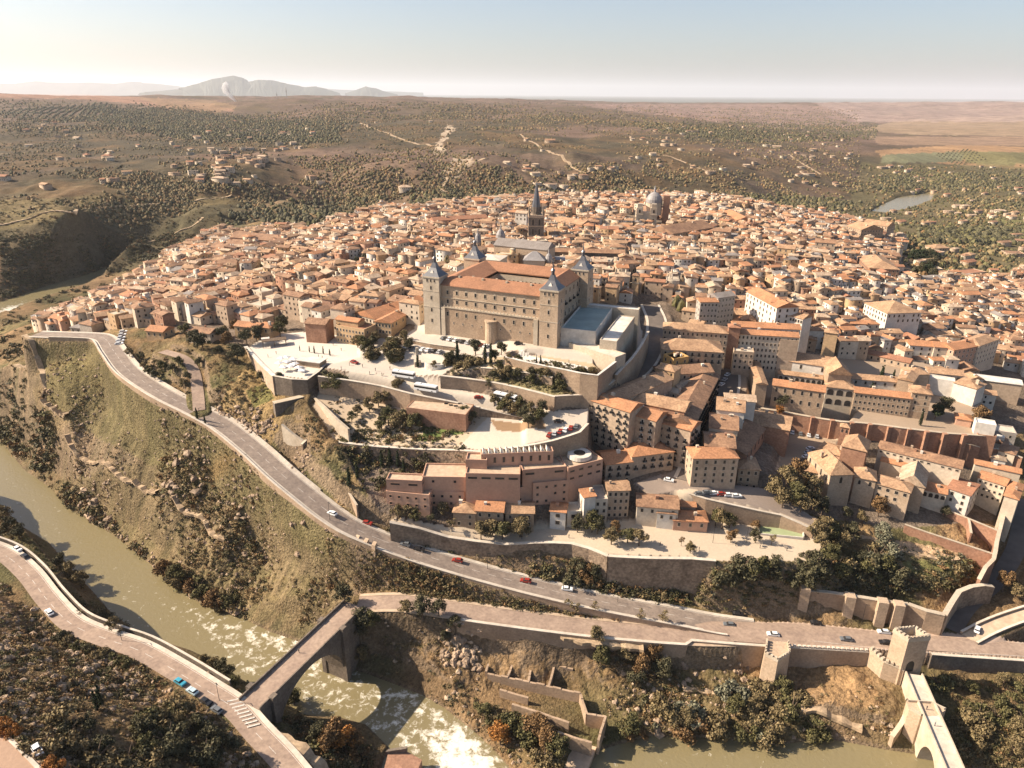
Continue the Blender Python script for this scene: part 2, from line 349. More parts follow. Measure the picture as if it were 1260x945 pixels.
# river channels: (polygon of bearings at water level)
RIV = [[(-160,480),(-40,522),(0,541),(30,578),(62,600),(85,626),(110,640),(150,665),(180,690),(217,720),(250,745),(293,758),(330,776),(375,792),(413,816),(452,829),(487,842),(520,855),(546,870),(580,897),(606,920),(640,960),(700,1050),(430,1050),(478,920),(450,892),(420,884),(375,880),(345,862),(320,852),(300,838),(267,816),(233,800),(200,790),(165,775),(140,758),(113,727),(88,700),(60,668),(30,650),(10,632),(-30,600),(-160,560)],
 [(722,945),(740,922),(800,905),(880,908),(957,917),(1013,908),(1053,915),(1090,922),(1127,928),(1160,938),(1200,946),(1300,962),(1300,1050),(690,1050)],
 [(-200,440),(-60,412),(0,388),(30,374),(70,360),(120,345),(160,328),(172,320),(150,322),(110,337),(60,351),(0,372),(-60,392),(-200,418)],
 [(1068,262),(1085,252),(1105,243),(1140,237),(1150,238),(1146,246),(1120,256),(1090,263)]]
RW = [[W(u,v,0) for u,v in P] for P in RIV]
wet = np.zeros(GX.shape, bool); bank = np.full(GX.shape, 1e9)
for P in RW:
    m = inpoly(GX, GY, P); wet |= m
    xs=[p.x for p in P]; ys=[p.y for p in P]
    sel = (GX>min(xs)-40)&(GX<max(xs)+40)&(GY>min(ys)-40)&(GY<max(ys)+40)
    d,_,_ = polydist(GX[sel], GY[sel], [tuple(p) for p in P]+[tuple(P[0])])
    bank[sel] = np.minimum(bank[sel], d)
GZ = np.where(wet, -np.clip(bank*.8, .2, 5), np.maximum(GZ, np.minimum(.25+bank*.3, 4)))
GZ = np.where(wet, GZ, np.minimum(GZ, .35+bank*.9+np.maximum(bank-6,0)*3))
# --- flat terraces (bearing u, v, height per corner; plane fitted), built before the roads are cut
TER = [
 ('fort', [(506,404,85),(530,414,85),(600,424,85),(668,432,84.5),(745,447,84.5),(775,430,84.5),(794,395,84.5),(792,380,84.5),(722,372,85),(700,345,85),(590,325,85),(520,380,85)]),
 ('fortlow', [(490,418,82),(508,406,82),(530,415,82),(600,425,82),(625,437,82),(600,447,80),(560,452,79),(520,450,79)]),
 ('garden', [(545,462,78),(592,451,80.5),(640,458,81),(680,464,81),(735,464,81),(757,452,81),(668,438,82),(600,440,81.5)]),
 ('garden2', [(601,470,76.4),(683,489,75.4),(724,487,73.6),(762,468,76.8),(757,460,78),(690,476,77),(640,470,77.3),(592,462,77.5)]),
 ('loop', [(395,464,76.5),(430,458,76),(500,465,74.5),(600,485,72),(684,505,70),(724,502,69.5),(723,520,67.5),(712,531,66),(680,541,64.5),(640,549,63),(591,554,61.5),(563,545,62.5),(600,505,68.5),(500,482,73),(430,470,75.3)]),
 ('park', [(398,470,71),(430,475,70),(505,490,68),(590,505,66),(640,515,65),(640,547,62.8),(591,551,61.4),(560,550,60),(470,549,58),(410,541,58),(385,500,66)]),
 ('upper_plaza', [(402,452,76.8),(438,414,78.2),(470,411,79.8),(505,432,79.6),(560,450,79),(545,461,78),(500,463,75.2),(430,457,76.4)]),
 ('left_plaza', [(305,428,76),(322,447,76),(338,461,76),(378,466,76),(400,450,76),(440,440,77),(440,412,78),(380,408,77.5),(330,412,77)]),
 ('miradero', [(480,643,42.5),(552,661,36),(620,669,34),(703,668,34),(748,683,34),(850,686,34),(885,690,34),(890,625,35),(850,625,35),(780,640,35.5),(560,648,37.5),(480,630,43)]),
 ('mira_right', [(883,690,34),(940,690,33.6),(1018,691,33),(1000,645,34),(940,622,35),(888,624,35)]),
 ('street', [(852,603,45),(870,612,44),(960,632,40),(1005,650,37),(1010,640,38),(940,600,44),(860,590,46),(835,575,48),(780,594,46),(800,610,44)]),
 ('junction', [(845,757,17.2),(870,762,16),(985,765,15.5),(1120,778,15),(1165,778,14.5),(1260,790,14),(1330,800,14),(1330,812,14),(1200,806,14),(1150,803,14),(1070,799,14.8),(943,796,15.5),(850,789,16.2),(845,770,16.8)]),
 ('convent', [(905,480,55),(935,503,51.5),(960,507,51),(988,512,50.6),(1034,519.5,50.3),(1079,523,50),(1107,527,50),(1139,531,49.5),(1165,534,49),(1210,536,48),(1210,470,49),(1120,440,52),(1040,440,54),(930,440,58)]),
 ('carpark', [(975,522,42),(1000,514,42),(1040,522,42),(1010,560,41),(960,575,41),(965,550,41)]),
 ('cornerroad', [(-30,885,50),(10,905,50),(50,940,49),(75,960,48),(0,1000,50),(-60,950,51)]),
 ('gatefoot', [(1075,800,14.5),(1118,852,9),(1130,858,9),(1150,805,14)]) ]
TERW = {}
TBL = dict(upper_plaza=3, mira_right=9, fort=7, fortlow=9, garden=4, garden2=3, left_plaza=1.5, convent=0, carpark=5, cornerroad=6, street=2, loop=3, park=3)
def terz(nm, x, y):
    a, c_ = TERW[nm+'_pl']; x = np.asarray(x, float); y = np.asarray(y, float); o_ = c_[-1]+0*x
    for i in range(len(a)): o_ = o_+c_[i]*np.sqrt((x-a[i,0])**2+(y-a[i,1])**2+4)
    return o_
for nm, P in TER:
    Q = [W(*p) for p in P]; TERW[nm] = Q
    a = np.array([(q.x,q.y) for q in Q]); b = np.array([q.z for q in Q]); k_ = len(a)
    dd = np.sqrt(((a[:,None]-a)**2).sum(2)+4); Kq = np.block([[dd-np.eye(k_)*1.5, np.ones((k_,1))],[np.ones((1,k_)), np.zeros((1,1))]])
    TERW[nm+'_pl'] = (a, np.linalg.lstsq(Kq, np.append(b, 0), rcond=None)[0])
    if nm == 'gatefoot': continue
    wb = TBL.get(nm, 0); xs=[q.x for q in Q]; ys=[q.y for q in Q]
    sel = (GX>min(xs)-wb-1)&(GX<max(xs)+wb+1)&(GY>min(ys)-wb-1)&(GY<max(ys)+wb+1)
    x_, y_ = GX[sel], GY[sel]; m = inpoly(x_, y_, Q); zz = terz(nm, x_, y_); k = m.astype(float)
    if wb:
        d, _, _ = polydist(x_, y_, [tuple(q) for q in Q]+[tuple(Q[0])]); t_ = np.clip(1-d/wb, 0, 1); k = np.where(m, 1, t_*t_*(3-2*t_))
    GZ[sel] = zz*k+GZ[sel]*(1-k)
# --- roads: name, points, half width, blend left, blend right
ROADS = {
 'hill_road': ([(44,411,70),(70,412,70.2),(105,413,70.5),(128,416,70.5),(140,432,69.5),(160,457,67.5),(200,484,64.5),(240,504,61.5),(275,523,58.5),(312,552,54.5),(346,583,50.5),(380,611,46),(410,634,42.3),(440,652,38.8),(500,676,33.4),(560,695,29.3),(610,709,26.4),(660,722,24),(720,736,21.3),(780,748,19),(830,757,17.6),(880,767,16),(930,774,15.5)], 4.2, 6, 4),
 'river_road': ([(-60,660,31),(0,680,28),(32,705,26.5),(58,738,25.5),(88,768,25),(130,786,24.5),(170,800,24),(215,825,23.2),(255,850,22.6),(288,872,22),(315,902,21.6),(348,937,21),(385,985,20.5)], 3.3, 3, 8),
 'promenade': ([(440,743,22.1),(480,741,22.8),(520,744,22.6),(600,756,21.2),(700,769,18.9),(780,777,17.4),(850,782,16.4),(900,783,15.8)], 3.9, 4, 1.2),
 'ramp': ([(1192,786,14.6),(1215,774,15.6),(1245,762,17),(1290,748,18.5)], 2.6, 2, 2),
 'side_lane': ([(245,505,61.6),(243,480,65),(238,455,70),(225,440,73),(200,432,73)], 2.6, 2, 2),
 'lane_down': ([(1262,615,28),(1256,650,24),(1248,680,20.5),(1225,715,17),(1190,745,15.5),(1170,775,14.6)], 3.4, 4, 4),
 'main_street': ([(846,592,46),(856,570,49),(872,535,52),(888,500,55),(897,470,58.5),(893,440,62),(880,410,67)], 4.6, 2, 2),
 'gate_street': ([(757,484,66),(775,466,67.5),(795,445,69.5),(806,420,71.5),(808,395,73.5),(800,375,75)], 4.6, 2, 2),
}
ROADW = {}
for nm, (P, hw, bl, br) in ROADS.items():
    S = spline([W(*p) for p in P]); ROADW[nm] = S
    xs=[p.x for p in S]; ys=[p.y for p in S]
    sel = (GX>min(xs)-30)&(GX<max(xs)+30)&(GY>min(ys)-30)&(GY<max(ys)+30)
    d, side, z = polydist(GX[sel], GY[sel], [tuple(p) for p in S])
    b = np.where(side > 0, bl, br); e = hw+1.4
    k = np.clip((d-e)/b, 0, 1); k = k*k*(3-2*k)
    if nm in ('main_street','gate_street'): k = np.clip((d-e-3)/b,0,1)
    zz = GZ[sel]; GZ[sel] = (z-.25)*(1-k)+zz*k
def hit(u, v):
    x, y, d = ray(u, v); D = np.exp(np.linspace(math.log(80), math.log(6000), 3000))
    zz = H+d*D/y; g = ground(x*D/y, D); k = np.nonzero(zz <= g)[0]
    i = k[0] if len(k) else len(D)-1
    return Vector((x*D[i]/y, D[i], float(g[i])))
def ground(x, y):
    x = np.asarray(x, float); y = np.asarray(y, float)
    t, l = fan(x, y); return bil(GZ, th, lr, t, l)
def gz(x, y): return float(ground(np.array([x]), np.array([y]))[0])
# ---- cover colours
dry = np.array((.195,.128,.068)); grn = np.array((.100,.088,.040)); rock = np.array((.185,.135,.090)); soil=np.array((.27,.165,.085)); maq=np.array((.074,.060,.038)); tan=np.array((.30,.215,.145)); pale=np.array((.45,.35,.25))
red=np.array((.33,.155,.095)); mauve=np.array((.165,.108,.082)); field=np.array((.19,.17,.075))
n1 = fbm(GX,GY,45,5,41)*.5+.5; n2 = fbm(GX,GY,14,4,42)*.5+.5; n3 = fbm(GX,GY,300,5,43)*.5+.5; n4 = fbm(GX,GY,70,5,44)*.5+.5
def mixc(a, b, k): return a*(1-k[...,None])+b*k[...,None]
def st(x, a, b): return np.clip((x-a)/(b-a), 0, 1)
col = mixc(np.broadcast_to(dry, GX.shape+(3,)), grn, st(n1,.35,.62))
col = mixc(col, soil, st(n2,.5,.75)*.6)
gx_, gy_ = np.gradient(GZ, axis=0)/np.maximum(RR*(th[1]-th[0]),1e-3), np.gradient(GZ, axis=1)/np.maximum(RR*np.gradient(LR,axis=1),1e-3)
slope = np.hypot(gx_, gy_)
col = mixc(col, rock, st(slope+n2*.4, .95, 1.35)*.85)
farm = st(RR, 800, 1300)
mix_far = mixc(mixc(np.broadcast_to(maq,GX.shape+(3,)), dry*.62, st(n4,.45,.68)), mauve, st(n3,.45,.7)*.75)
col = mixc(col, mix_far, farm)
col = mixc(col, mixc(np.broadcast_to(mauve,GX.shape+(3,)), maq*1.3, st(n4,.5,.6)), st(RR,2600,4200)*.8)
col = mixc(col, np.array((.12,.12,.10))+0*col, st(RR,8500,13000))
col = mixc(col, np.array((.25,.175,.10))+0*col, slopeL*st(strata,.02,.3)*.6); col = mixc(col, np.array((.10,.085,.042))+0*col, slopeL*st(-strata,.0,.3)*.6)
WU, WV = PX(GX, GY, GZ)
Uj = WU+fbm(GX,GY,30,3,51)*6; Vj = WV+fbm(GX,GY,30,3,52)*4*np.clip(400/RR,.15,1)
def zone(P, c, k=1., nz=None):
    global col
    m = inpoly(Uj, Vj, P).astype(float)*k
    if nz is not None: m = m*nz
    col = mixc(col, np.array(c), m)
zone(CITY, (.17,.13,.10), .9)
zone([(-100,100),(30,112),(100,116),(200,121),(262,128),(290,136),(240,140),(170,128),(100,122),(0,120),(-100,122)], (.27,.155,.105), .85)
zone([(170,120),(262,123),(292,131),(270,139),(210,135)], (.25,.165,.095), .7)
zone([(-100,250),(0,246),(150,240),(300,242),(310,258),(200,268),(100,262),(0,285),(-100,290)], (.15,.118,.058), .7)
zone([(1075,185),(1180,178),(1300,182),(1300,212),(1180,203),(1090,196)], (.30,.185,.10))
zone([(1090,190),(1190,186),(1215,196),(1150,200),(1085,200)], (.16,.155,.09))
zone([(1180,186),(1300,188),(1300,205),(1190,200)], (.17,.15,.07))
zone([(1050,160),(1110,148),(1300,140),(1300,168),(1130,166)], (.28,.20,.13), .8)
zone([(1070,168),(1300,168),(1300,180),(1080,178)], (.27,.18,.12), .8)
zone([(1215,270),(1300,262),(1300,282),(1225,277)], (.17,.18,.06))
zone([(1060,200),(1300,205),(1300,345),(1140,345),(1110,290),(1040,262)], (.13,.11,.055), .7)
zone([(700,128),(960,128),(1060,132),(1060,160),(940,158),(820,142)], (.27,.18,.15), .6)
zone([(1000,126),(1320,124),(1320,150),(1060,150)], (.30,.22,.19), .7)
zone([(535,180),(552,152),(560,158),(545,175),(548,188),(532,192)], pale, .8)
zone([(545,215),(560,190),(585,192),(570,215),(552,236),(540,236)], pale*.85, .7)
zone([(1000,830),(1040,822),(1070,835),(1090,868),(1060,872),(1015,862),(1005,845)], (.27,.17,.085), .9)
zone([(130,424),(150,455),(60,545),(40,480)], (.19,.138,.07), .5)
zone([(-60,690),(60,770),(180,815),(320,920),(360,960),(-60,960)], (.20,.125,.07), .6)
zone([(40,600),(200,560),(330,640),(440,680),(430,760),(300,765),(150,665)], (.15,.115,.058), .55)
zone([(0,285),(100,262),(300,250),(300,300),(120,340),(0,370)], (.085,.072,.042), .75)  # gorge slope turned from the sun: its shade and dark scrub in the colour
zone([(240,590),(280,555),(300,560),(270,590)], (.33,.17,.08), .7)
zone([(40,420),(130,420),(240,505),(345,590),(440,660),(400,690),(330,640),(230,590),(160,560),(60,500)], (.118,.102,.044), .65)
zone([(300,452),(340,470),(360,500),(330,560),(270,520),(270,500)], (.27,.185,.085), .8)
zone([(305,480),(330,470),(340,490),(315,500)], (.11,.12,.04), .7)
zone([(-60,880),(5,898),(60,945),(90,990),(-60,990)], (.40,.27,.19), 1)
zone([(640,764),(700,786),(725,798),(724,806),(700,803),(660,788),(560,765)], (.42,.30,.19), .9)
zone([(965,518),(1040,518),(1010,575),(955,580)], (.36,.27,.19), .9)
zone([(1110,690),(1180,685),(1210,705),(1190,722),(1120,715)], (.125,.125,.045), .7)
zone([(1095,662),(1190,680),(1195,688),(1100,675)], (.40,.27,.165), .9)
for nm, c in (('upper_plaza',(.47,.41,.345)),('left_plaza',(.56,.50,.43)),('fort',(.46,.40,.33)),('fortlow',(.48,.42,.355)),('miradero',(.48,.39,.29)),('mira_right',(.48,.39,.29)),('street',(.25,.20,.165)),('junction',(.44,.325,.245)),('park',(.46,.36,.255)),('loop',(.50,.43,.35)),('garden',(.42,.33,.22)),('garden2',(.24,.20,.10)),('convent',(.33,.25,.18))):
    m = inpoly(GX, GY, TERW[nm])
    col = np.where(m[...,None], np.array(c), col)
def wzone(P, c):
    global col
    Q = [W(*p) for p in P]; m = inpoly(GX, GY, Q); col = np.where(m[...,None], np.array(c), col)
wzone([(640,429,84.5),(668,434,84.5),(745,447,84.5),(735,462,84.5),(690,455,84.5),(625,440,84.5)], (.62,.57,.51))
wzone([(520,528,60),(545,534,60),(575,530,60),(570,540,60),(520,538,60)], (.13,.16,.05))
wzone([(512,540,59),(545,541,59),(540,547,59),(505,545,59)], (.13,.16,.05))
wzone([(603,508,68),(668,520,66),(672,530,65.5),(612,522,66.5)], (.26,.17,.10))
paved = np.ones(GX.shape)
for nm in TERW:
    if not nm.endswith('_pl') and nm != 'garden2': paved = np.where(inpoly(GX, GY, TERW[nm]), .12, paved)
nI, nJ = GX.shape
idx = np.arange(nI*nJ).reshape(nI, nJ)
Fq = np.stack([idx[:-1,:-1], idx[1:,:-1], idx[1:,1:], idx[:-1,1:]],-1).reshape(-1,4)
me = npmesh('terrain', np.stack([GX,GY,GZ],-1).reshape(-1,3), Fq, [], smooth=True)
ca = me.attributes.new('cover', 'FLOAT_COLOR', 'POINT')
ca.data.foreach_set('color', np.concatenate([np.clip(col,0,1), paved[...,None]], -1).astype(np.float32).ravel())
tm = bpy.data.materials.new('ground_cover'); tm.use_nodes = True; nt = tm.node_tree; N = nt.nodes; L = nt.links; b = N['Principled BSDF']; b.inputs['Roughness'].default_value = .95; b.inputs['Specular IOR Level'].default_value = .1
at = N.new('ShaderNodeAttribute'); at.attribute_name = 'cover'; g = N.new('ShaderNodeNewGeometry')
last = at.outputs['Color']
for s_, lo, hi in ((.9,.62,1.35),(.12,.75,1.25),(.012,.72,1.25),(3.5,.8,1.2)):
    nn = N.new('ShaderNodeTexNoise'); nn.inputs['Scale'].default_value = s_; nn.inputs['Detail'].default_value = 5; nn.inputs['Roughness'].default_value=.7; L.new(g.outputs['Position'], nn.inputs['Vector'])
    mr = N.new('ShaderNodeMapRange'); mr.inputs['From Min'].default_value=.35; mr.inputs['From Max'].default_value=.65; mr.inputs['To Min'].default_value = lo; mr.inputs['To Max'].default_value = hi; L.new(nn.outputs['Fac'], mr.inputs['Value'])
    pm_ = N.new('ShaderNodeMix'); pm_.data_type='FLOAT'; pm_.inputs[2].default_value = 1; L.new(at.outputs['Alpha'], pm_.inputs[0]); L.new(mr.outputs['Result'], pm_.inputs[3])
    vm = N.new('ShaderNodeVectorMath'); vm.operation = 'SCALE'; L.new(last, vm.inputs[0]); L.new(pm_.outputs[0], vm.inputs['Scale']); last = vm.outputs[0]
L.new(last, b.inputs['Base Color'])
nn = N.new('ShaderNodeTexNoise'); nn.inputs['Scale'].default_value = 1.1; nn.inputs['Detail'].default_value = 6; L.new(g.outputs['Position'], nn.inputs['Vector'])
bp = N.new('ShaderNodeBump'); bp.inputs['Distance'].default_value = .8; L.new(at.outputs['Alpha'], bp.inputs['Strength']); L.new(nn.outputs['Fac'], bp.inputs['Height']); L.new(bp.outputs[0], b.inputs['Normal'])
me.materials.append(tm)
tag(link('terrain', me), kind='structure')
# ---- water
wm = bpy.data.materials.new('river_water'); wm.use_nodes = True; nt = wm.node_tree; N = nt.nodes; L = nt.links; b = N['Principled BSDF']
b.inputs['Roughness'].default_value = .22; b.inputs['Specular IOR Level'].default_value = .35
at = N.new('ShaderNodeAttribute'); at.attribute_name = 'foam'; g = N.new('ShaderNodeNewGeometry')
warp = N.new('ShaderNodeTexNoise'); warp.inputs['Scale'].default_value=.16; warp.inputs['Detail'].default_value=3; L.new(g.outputs['Position'], warp.inputs['Vector'])
wv = N.new('ShaderNodeVectorMath'); wv.operation='MULTIPLY_ADD'; wv.inputs[1].default_value=(5,5,0); L.new(warp.outputs['Color'], wv.inputs[0]); L.new(g.outputs['Position'], wv.inputs[2])
nf = N.new('ShaderNodeTexNoise'); nf.inputs['Scale'].default_value=.3; nf.inputs['Detail'].default_value=9; nf.inputs['Roughness'].default_value=.74; L.new(wv.outputs[0], nf.inputs['Vector'])
rd = N.new('ShaderNodeMath'); rd.operation='SUBTRACT'; rd.inputs[1].default_value=.5; L.new(nf.outputs['Fac'], rd.inputs[0])
ab = N.new('ShaderNodeMath'); ab.operation='ABSOLUTE'; L.new(rd.outputs[0], ab.inputs[0])
th_ = N.new('ShaderNodeMath'); th_.operation='MULTIPLY'; th_.inputs[1].default_value=.14; L.new(at.outputs['Fac'], th_.inputs[0])
sb = N.new('ShaderNodeMath'); sb.operation='ADD'; L.new(th_.outputs[0], sb.inputs[0]); L.new(rd.outputs[0], sb.inputs[1])
st_ = N.new('ShaderNodeMath'); st_.operation='SUBTRACT'; st_.inputs[1].default_value=.12; L.new(sb.outputs[0], st_.inputs[0]); sb = st_
fm = N.new('ShaderNodeMath'); fm.operation='MULTIPLY'; fm.use_clamp=True; fm.inputs[1].default_value=8; L.new(sb.outputs[0], fm.inputs[0])
mx = N.new('ShaderNodeMix'); mx.data_type='RGBA'; mx.inputs[6].default_value=(.20,.165,.088,1); mx.inputs[7].default_value=(.72,.68,.58,1); L.new(fm.outputs[0], mx.inputs[0])
L.new(mx.outputs[2], b.inputs['Base Color'])
bn = N.new('ShaderNodeTexNoise'); bn.inputs['Scale'].default_value=.7; bn.inputs['Detail'].default_value=5; L.new(wv.outputs[0], bn.inputs['Vector'])
bp = N.new('ShaderNodeBump'); bp.inputs['Distance'].default_value=.25; bp.inputs['Strength'].default_value=.6; L.new(bn.outputs['Fac'], bp.inputs['Height']); L.new(bp.outputs[0], b.inputs['Normal'])
FOAM = [([(120,690),(200,730),(260,760),(300,800),(300,830),(230,790),(160,760)], .25),([(215,735),(300,765),(370,790),(420,815),(445,830),(430,880),(370,870),(300,830),(240,780)], .75),
 ([(440,830),(490,845),(545,872),(580,900),(560,945),(480,945),(480,915),(440,890)], .8),([(520,900),(585,900),(625,960),(640,1000),(520,1000),(545,930)], 1.9),([(478,838),(550,868),(580,895),(560,895),(520,868),(470,850)], 1.3),([(-60,400),(0,384),(35,372),(30,384),(0,394),(-60,412)], 2.2),([(285,772),(345,782),(380,795),(415,815),(415,825),(370,805),(310,790)],1.3)]
wpos = []
for k, P in enumerate(RW):
    P3 = [p for p in P]; xs=[p.x for p in P3]; ys=[p.y for p in P3]
    stp = 2. if k < 2 else 5.
    gx = np.arange(min(xs)-8, max(xs)+8, stp); gy = np.arange(min(ys)-8, max(ys)+8, stp); A_, B_ = np.meshgrid(gx, gy, indexing='ij')
    ins = inpoly(A_, B_, P3); d,_,_ = polydist(A_, B_, [tuple(p) for p in P3]+[tuple(P3[0])]); keep = ins | (d < 6)
    fo = np.zeros(A_.shape); u_, v_ = PX(A_, B_, 0*A_)
    u_ = u_+fbm(A_,B_,12,2,61)*8; v_ = v_+fbm(A_,B_,12,2,62)*8
    for Pq, a_ in FOAM: fo = np.maximum(fo, inpoly(u_, v_, Pq)*a_)
    for _ in range(3): fo = (fo+np.roll(fo,1,0)+np.roll(fo,-1,0)+np.roll(fo,1,1)+np.roll(fo,-1,1))/5
    id2 = np.arange(A_.size).reshape(A_.shape)
    fk = keep[:-1,:-1]&keep[1:,1:]
    q = np.stack([id2[:-1,:-1], id2[1:,:-1], id2[1:,1:], id2[:-1,1:]],-1)[fk]
    used = np.unique(q); remap = np.zeros(A_.size, int); remap[used] = np.arange(len(used))
    m_ = npmesh('river', np.stack([A_.ravel()[used], B_.ravel()[used], np.zeros(len(used))],1), remap[q], [wm], smooth=True)
    a_ = m_.attributes.new('foam','FLOAT','POINT'); a_.data.foreach_set('value', fo.ravel()[used].astype(np.float32))
    tag(link('river', m_), kind='structure')
# ---- road surfaces
def strip(name, S, off0, off1, dz, m, kind='structure', thick=0):
    """a band along the line S between two sideways offsets (left positive)"""
    mb = MB(); prev = None; n = len(S)
    for i, p in enumerate(S):
        t = (S[min(i+1,n-1)]-S[max(i-1,0)]); t.z = 0; t.normalize(); nrm = Vector((-t.y,t.x,0))
        a = p+nrm*off0; b_ = p+nrm*off1; a.z += dz; b_.z += dz
        if prev:
            mb.poly([prev[1], b_, a, prev[0]])
            if thick:
                lo = Vector((0,0,-thick))
                mb.poly([prev[0], a, a+lo, prev[0]+lo]); mb.poly([b_, prev[1], prev[1]+lo, b_+lo])
        prev = (a, b_)
    o = mb.build(name, m)
    if kind: tag(o, kind=kind)
    return o
def dashes(name, S, off, wd, on, gap, dz, m):
    mb = MB(); L_ = 0; n = len(S)
    D_ = spline(S, .8) if False else S
    acc = 0
    for i in range(n-1):
        a, b_ = S[i], S[i+1]; t = (b_-a); l = t.length; t.normalize(); nrm = Vector((-t.y,t.x,0)).normalized()
        if (acc % (on+gap)) < on:
            c = [a+nrm*(off+wd/2), a+nrm*(off-wd/2), b_+nrm*(off-wd/2), b_+nrm*(off+wd/2)]
            mb.poly([Vector((q.x,q.y,q.z+dz)) for q in c])
        acc += l
    return tag(mb.build(name, m), kind='structure')
for nm, rd in (('hill_road','asphalt'),('river_road','road_warm'),('promenade','road_warm'),('side_lane','road_warm'),('ramp','paving_tan'),('lane_down','asphalt_dark'),('main_street','asphalt_dark'),('gate_street','asphalt_dark')):
    S = ROADW[nm]; hw = ROADS[nm][1]
    strip('road', S, hw, -hw, .02, M[rd])
    if nm not in ('side_lane','lane_down','ramp'):
        pv = M['paving'] if nm not in ('promenade',) else M['paving_tan']
        strip('pavement', S, hw+1.5, hw, .14, pv, thick=.3)
        if nm != 'river_road': strip('pavement', S, -hw, -hw-1.3, .14, pv, thick=.3)
        if nm in ('hill_road','river_road'): 
            dashes('road_marking', S, 0, .16, 2.9, 3.2, .026, M['paint']); strip('road_marking', S, hw-.25, hw-.4, .026, M['paint'])
strip('pavement', [W(-30,882,50.05),W(5,903,50.05),W(28,925,49.7),W(52,950,49.2),W(80,985,48.4)], .45, -.45, .1, M['paving'], thick=.5)
# wide carriageway by the gate
Q = [W(845,768,17),W(870,764,16.3),W(985,767,15.6),W(1120,781,15),W(1165,783,14.6),W(1330,798,14.2),W(1330,811,14.2),W(1200,804,14.2),W(1150,801,14.3),W(1070,795,14.9),W(943,792,15.6),W(850,785,16.4)]
mb = MB(); mb.poly([Vector((q.x,q.y,float(terz('junction',q.x,q.y))+.05)) for q in reversed(Q)]); tag(mb.build('road', M['road_warm']), kind='structure')
jl = spline([W(880,775,15.8),W(985,780,15.3),W(1100,792,14.8),W(1200,796,14.2),W(1330,803,14.2)])
for p in jl: p.z = float(terz('junction',p.x,p.y))
dashes('road_marking', jl, 0, .18, 3, 3.2, .09, M['paint']); dashes('road_marking', jl, 3.4, .15, 3, 3.2, .09, M['paint']); strip('road_marking', jl, -3.3, -3.45, .09, M['paint'])
# zebra crossing by the bridge
a = W(287,861,22.3); b_ = W(312,893,21.8)
mb = MB()
for i in range(9):
    c = a.lerp(b_, i/8); d = Vector((.93,.36,0))
    for s_ in (0,):
        p0 = c-d*1.8; p1 = c+d*1.8; t = Vector((-.36,.93,0))*.28
        mb.poly([p0-t,p1-t,p1+t,p0+t])
for i in range(len(mb.v)): x,y,z = mb.v[i]; mb.v[i] = (x,y,max(gz(x,y)+.31, 22.07-(a.y-y)*.012))
tag(mb.build('road_marking', M['paint']), kind='structure')
# foot paths
for P, hw in (([(310,886,21.9),(330,900,21),(355,918,19),(385,938,17),(420,960,15)],1.6),([(635,760,20.2),(670,778,17),(700,794,14.5),(722,802,13),(748,806,12),(790,812,11)],1.7),([(20,450,0),(50,456,0),(56,478,0),(54,500,0),(68,512,0),(85,520,0)],1.2),([(85,545,0),(92,560,0),(112,571,0),(150,590,0),(170,600,0),(195,609,0)],1.1),([(215,615,0),(225,632,0),(250,640,0),(262,660,0),(278,667,0)],1.1),([(985,872,0),(1010,880,0),(1040,892,0),(1060,900,0)],1.2),([(840,850,0),(870,852,0),(900,858,0)],1.),([(1000,640,0),(1060,662,0),(1120,680,0),(1180,688,0)],1.2),([(-10,276,0),(40,268,0),(85,263,0),(95,261,0)],2.2),([(112,256,0),(160,254,0),(220,249,0),(285,241,0)],1.8),([(182,298,0),(215,288,0),(240,276,0),(250,268,0)],1.6),([(0,190,0),(30,188,0)],3),([(640,165,0),(700,200,0),(740,205,0),(760,212,0)],2.6),([(780,190,0),(830,195,0),(870,210,0),(920,222,0)],2.4),([(970,190,0),(985,200,0),(1010,215,0)],2.6),([(540,238,0),(550,220,0),(565,205,0),(600,195,0)],3),([(440,150,0),(480,165,0),(535,180,0)],4)):
    S = []
    for p in P:
        if p[2] > 0: S.append(W(*p))
        else:
            S.append(hit(p[0],p[1]))
    S = spline(S, 1.5)
    mb = MB(); pr = None
    for i, p in enumerate(S):
        t = (S[min(i+1,len(S)-1)]-S[max(i-1,0)]); t.z=0; t.normalize(); nr = Vector((-t.y,t.x,0))*hw*(1+.25*math.sin(i*1.7))
        zz = max(gz(p.x,p.y), gz(p.x+nr.x,p.y+nr.y), gz(p.x-nr.x,p.y-nr.y))+.15
        a = Vector((p.x+nr.x,p.y+nr.y,zz)); b_ = Vector((p.x-nr.x,p.y-nr.y,zz))
        if pr: mb.poly([pr[1],b_,a,pr[0]]); mb.poly([b_,pr[1],pr[1]-Vector((0,0,1.2)),b_-Vector((0,0,1.2))]); mb.poly([pr[0],a,a-Vector((0,0,1.2)),pr[0]-Vector((0,0,1.2))])
        pr = (a,b_)
    tag(mb.build('path', M['gravel']), kind='structure')
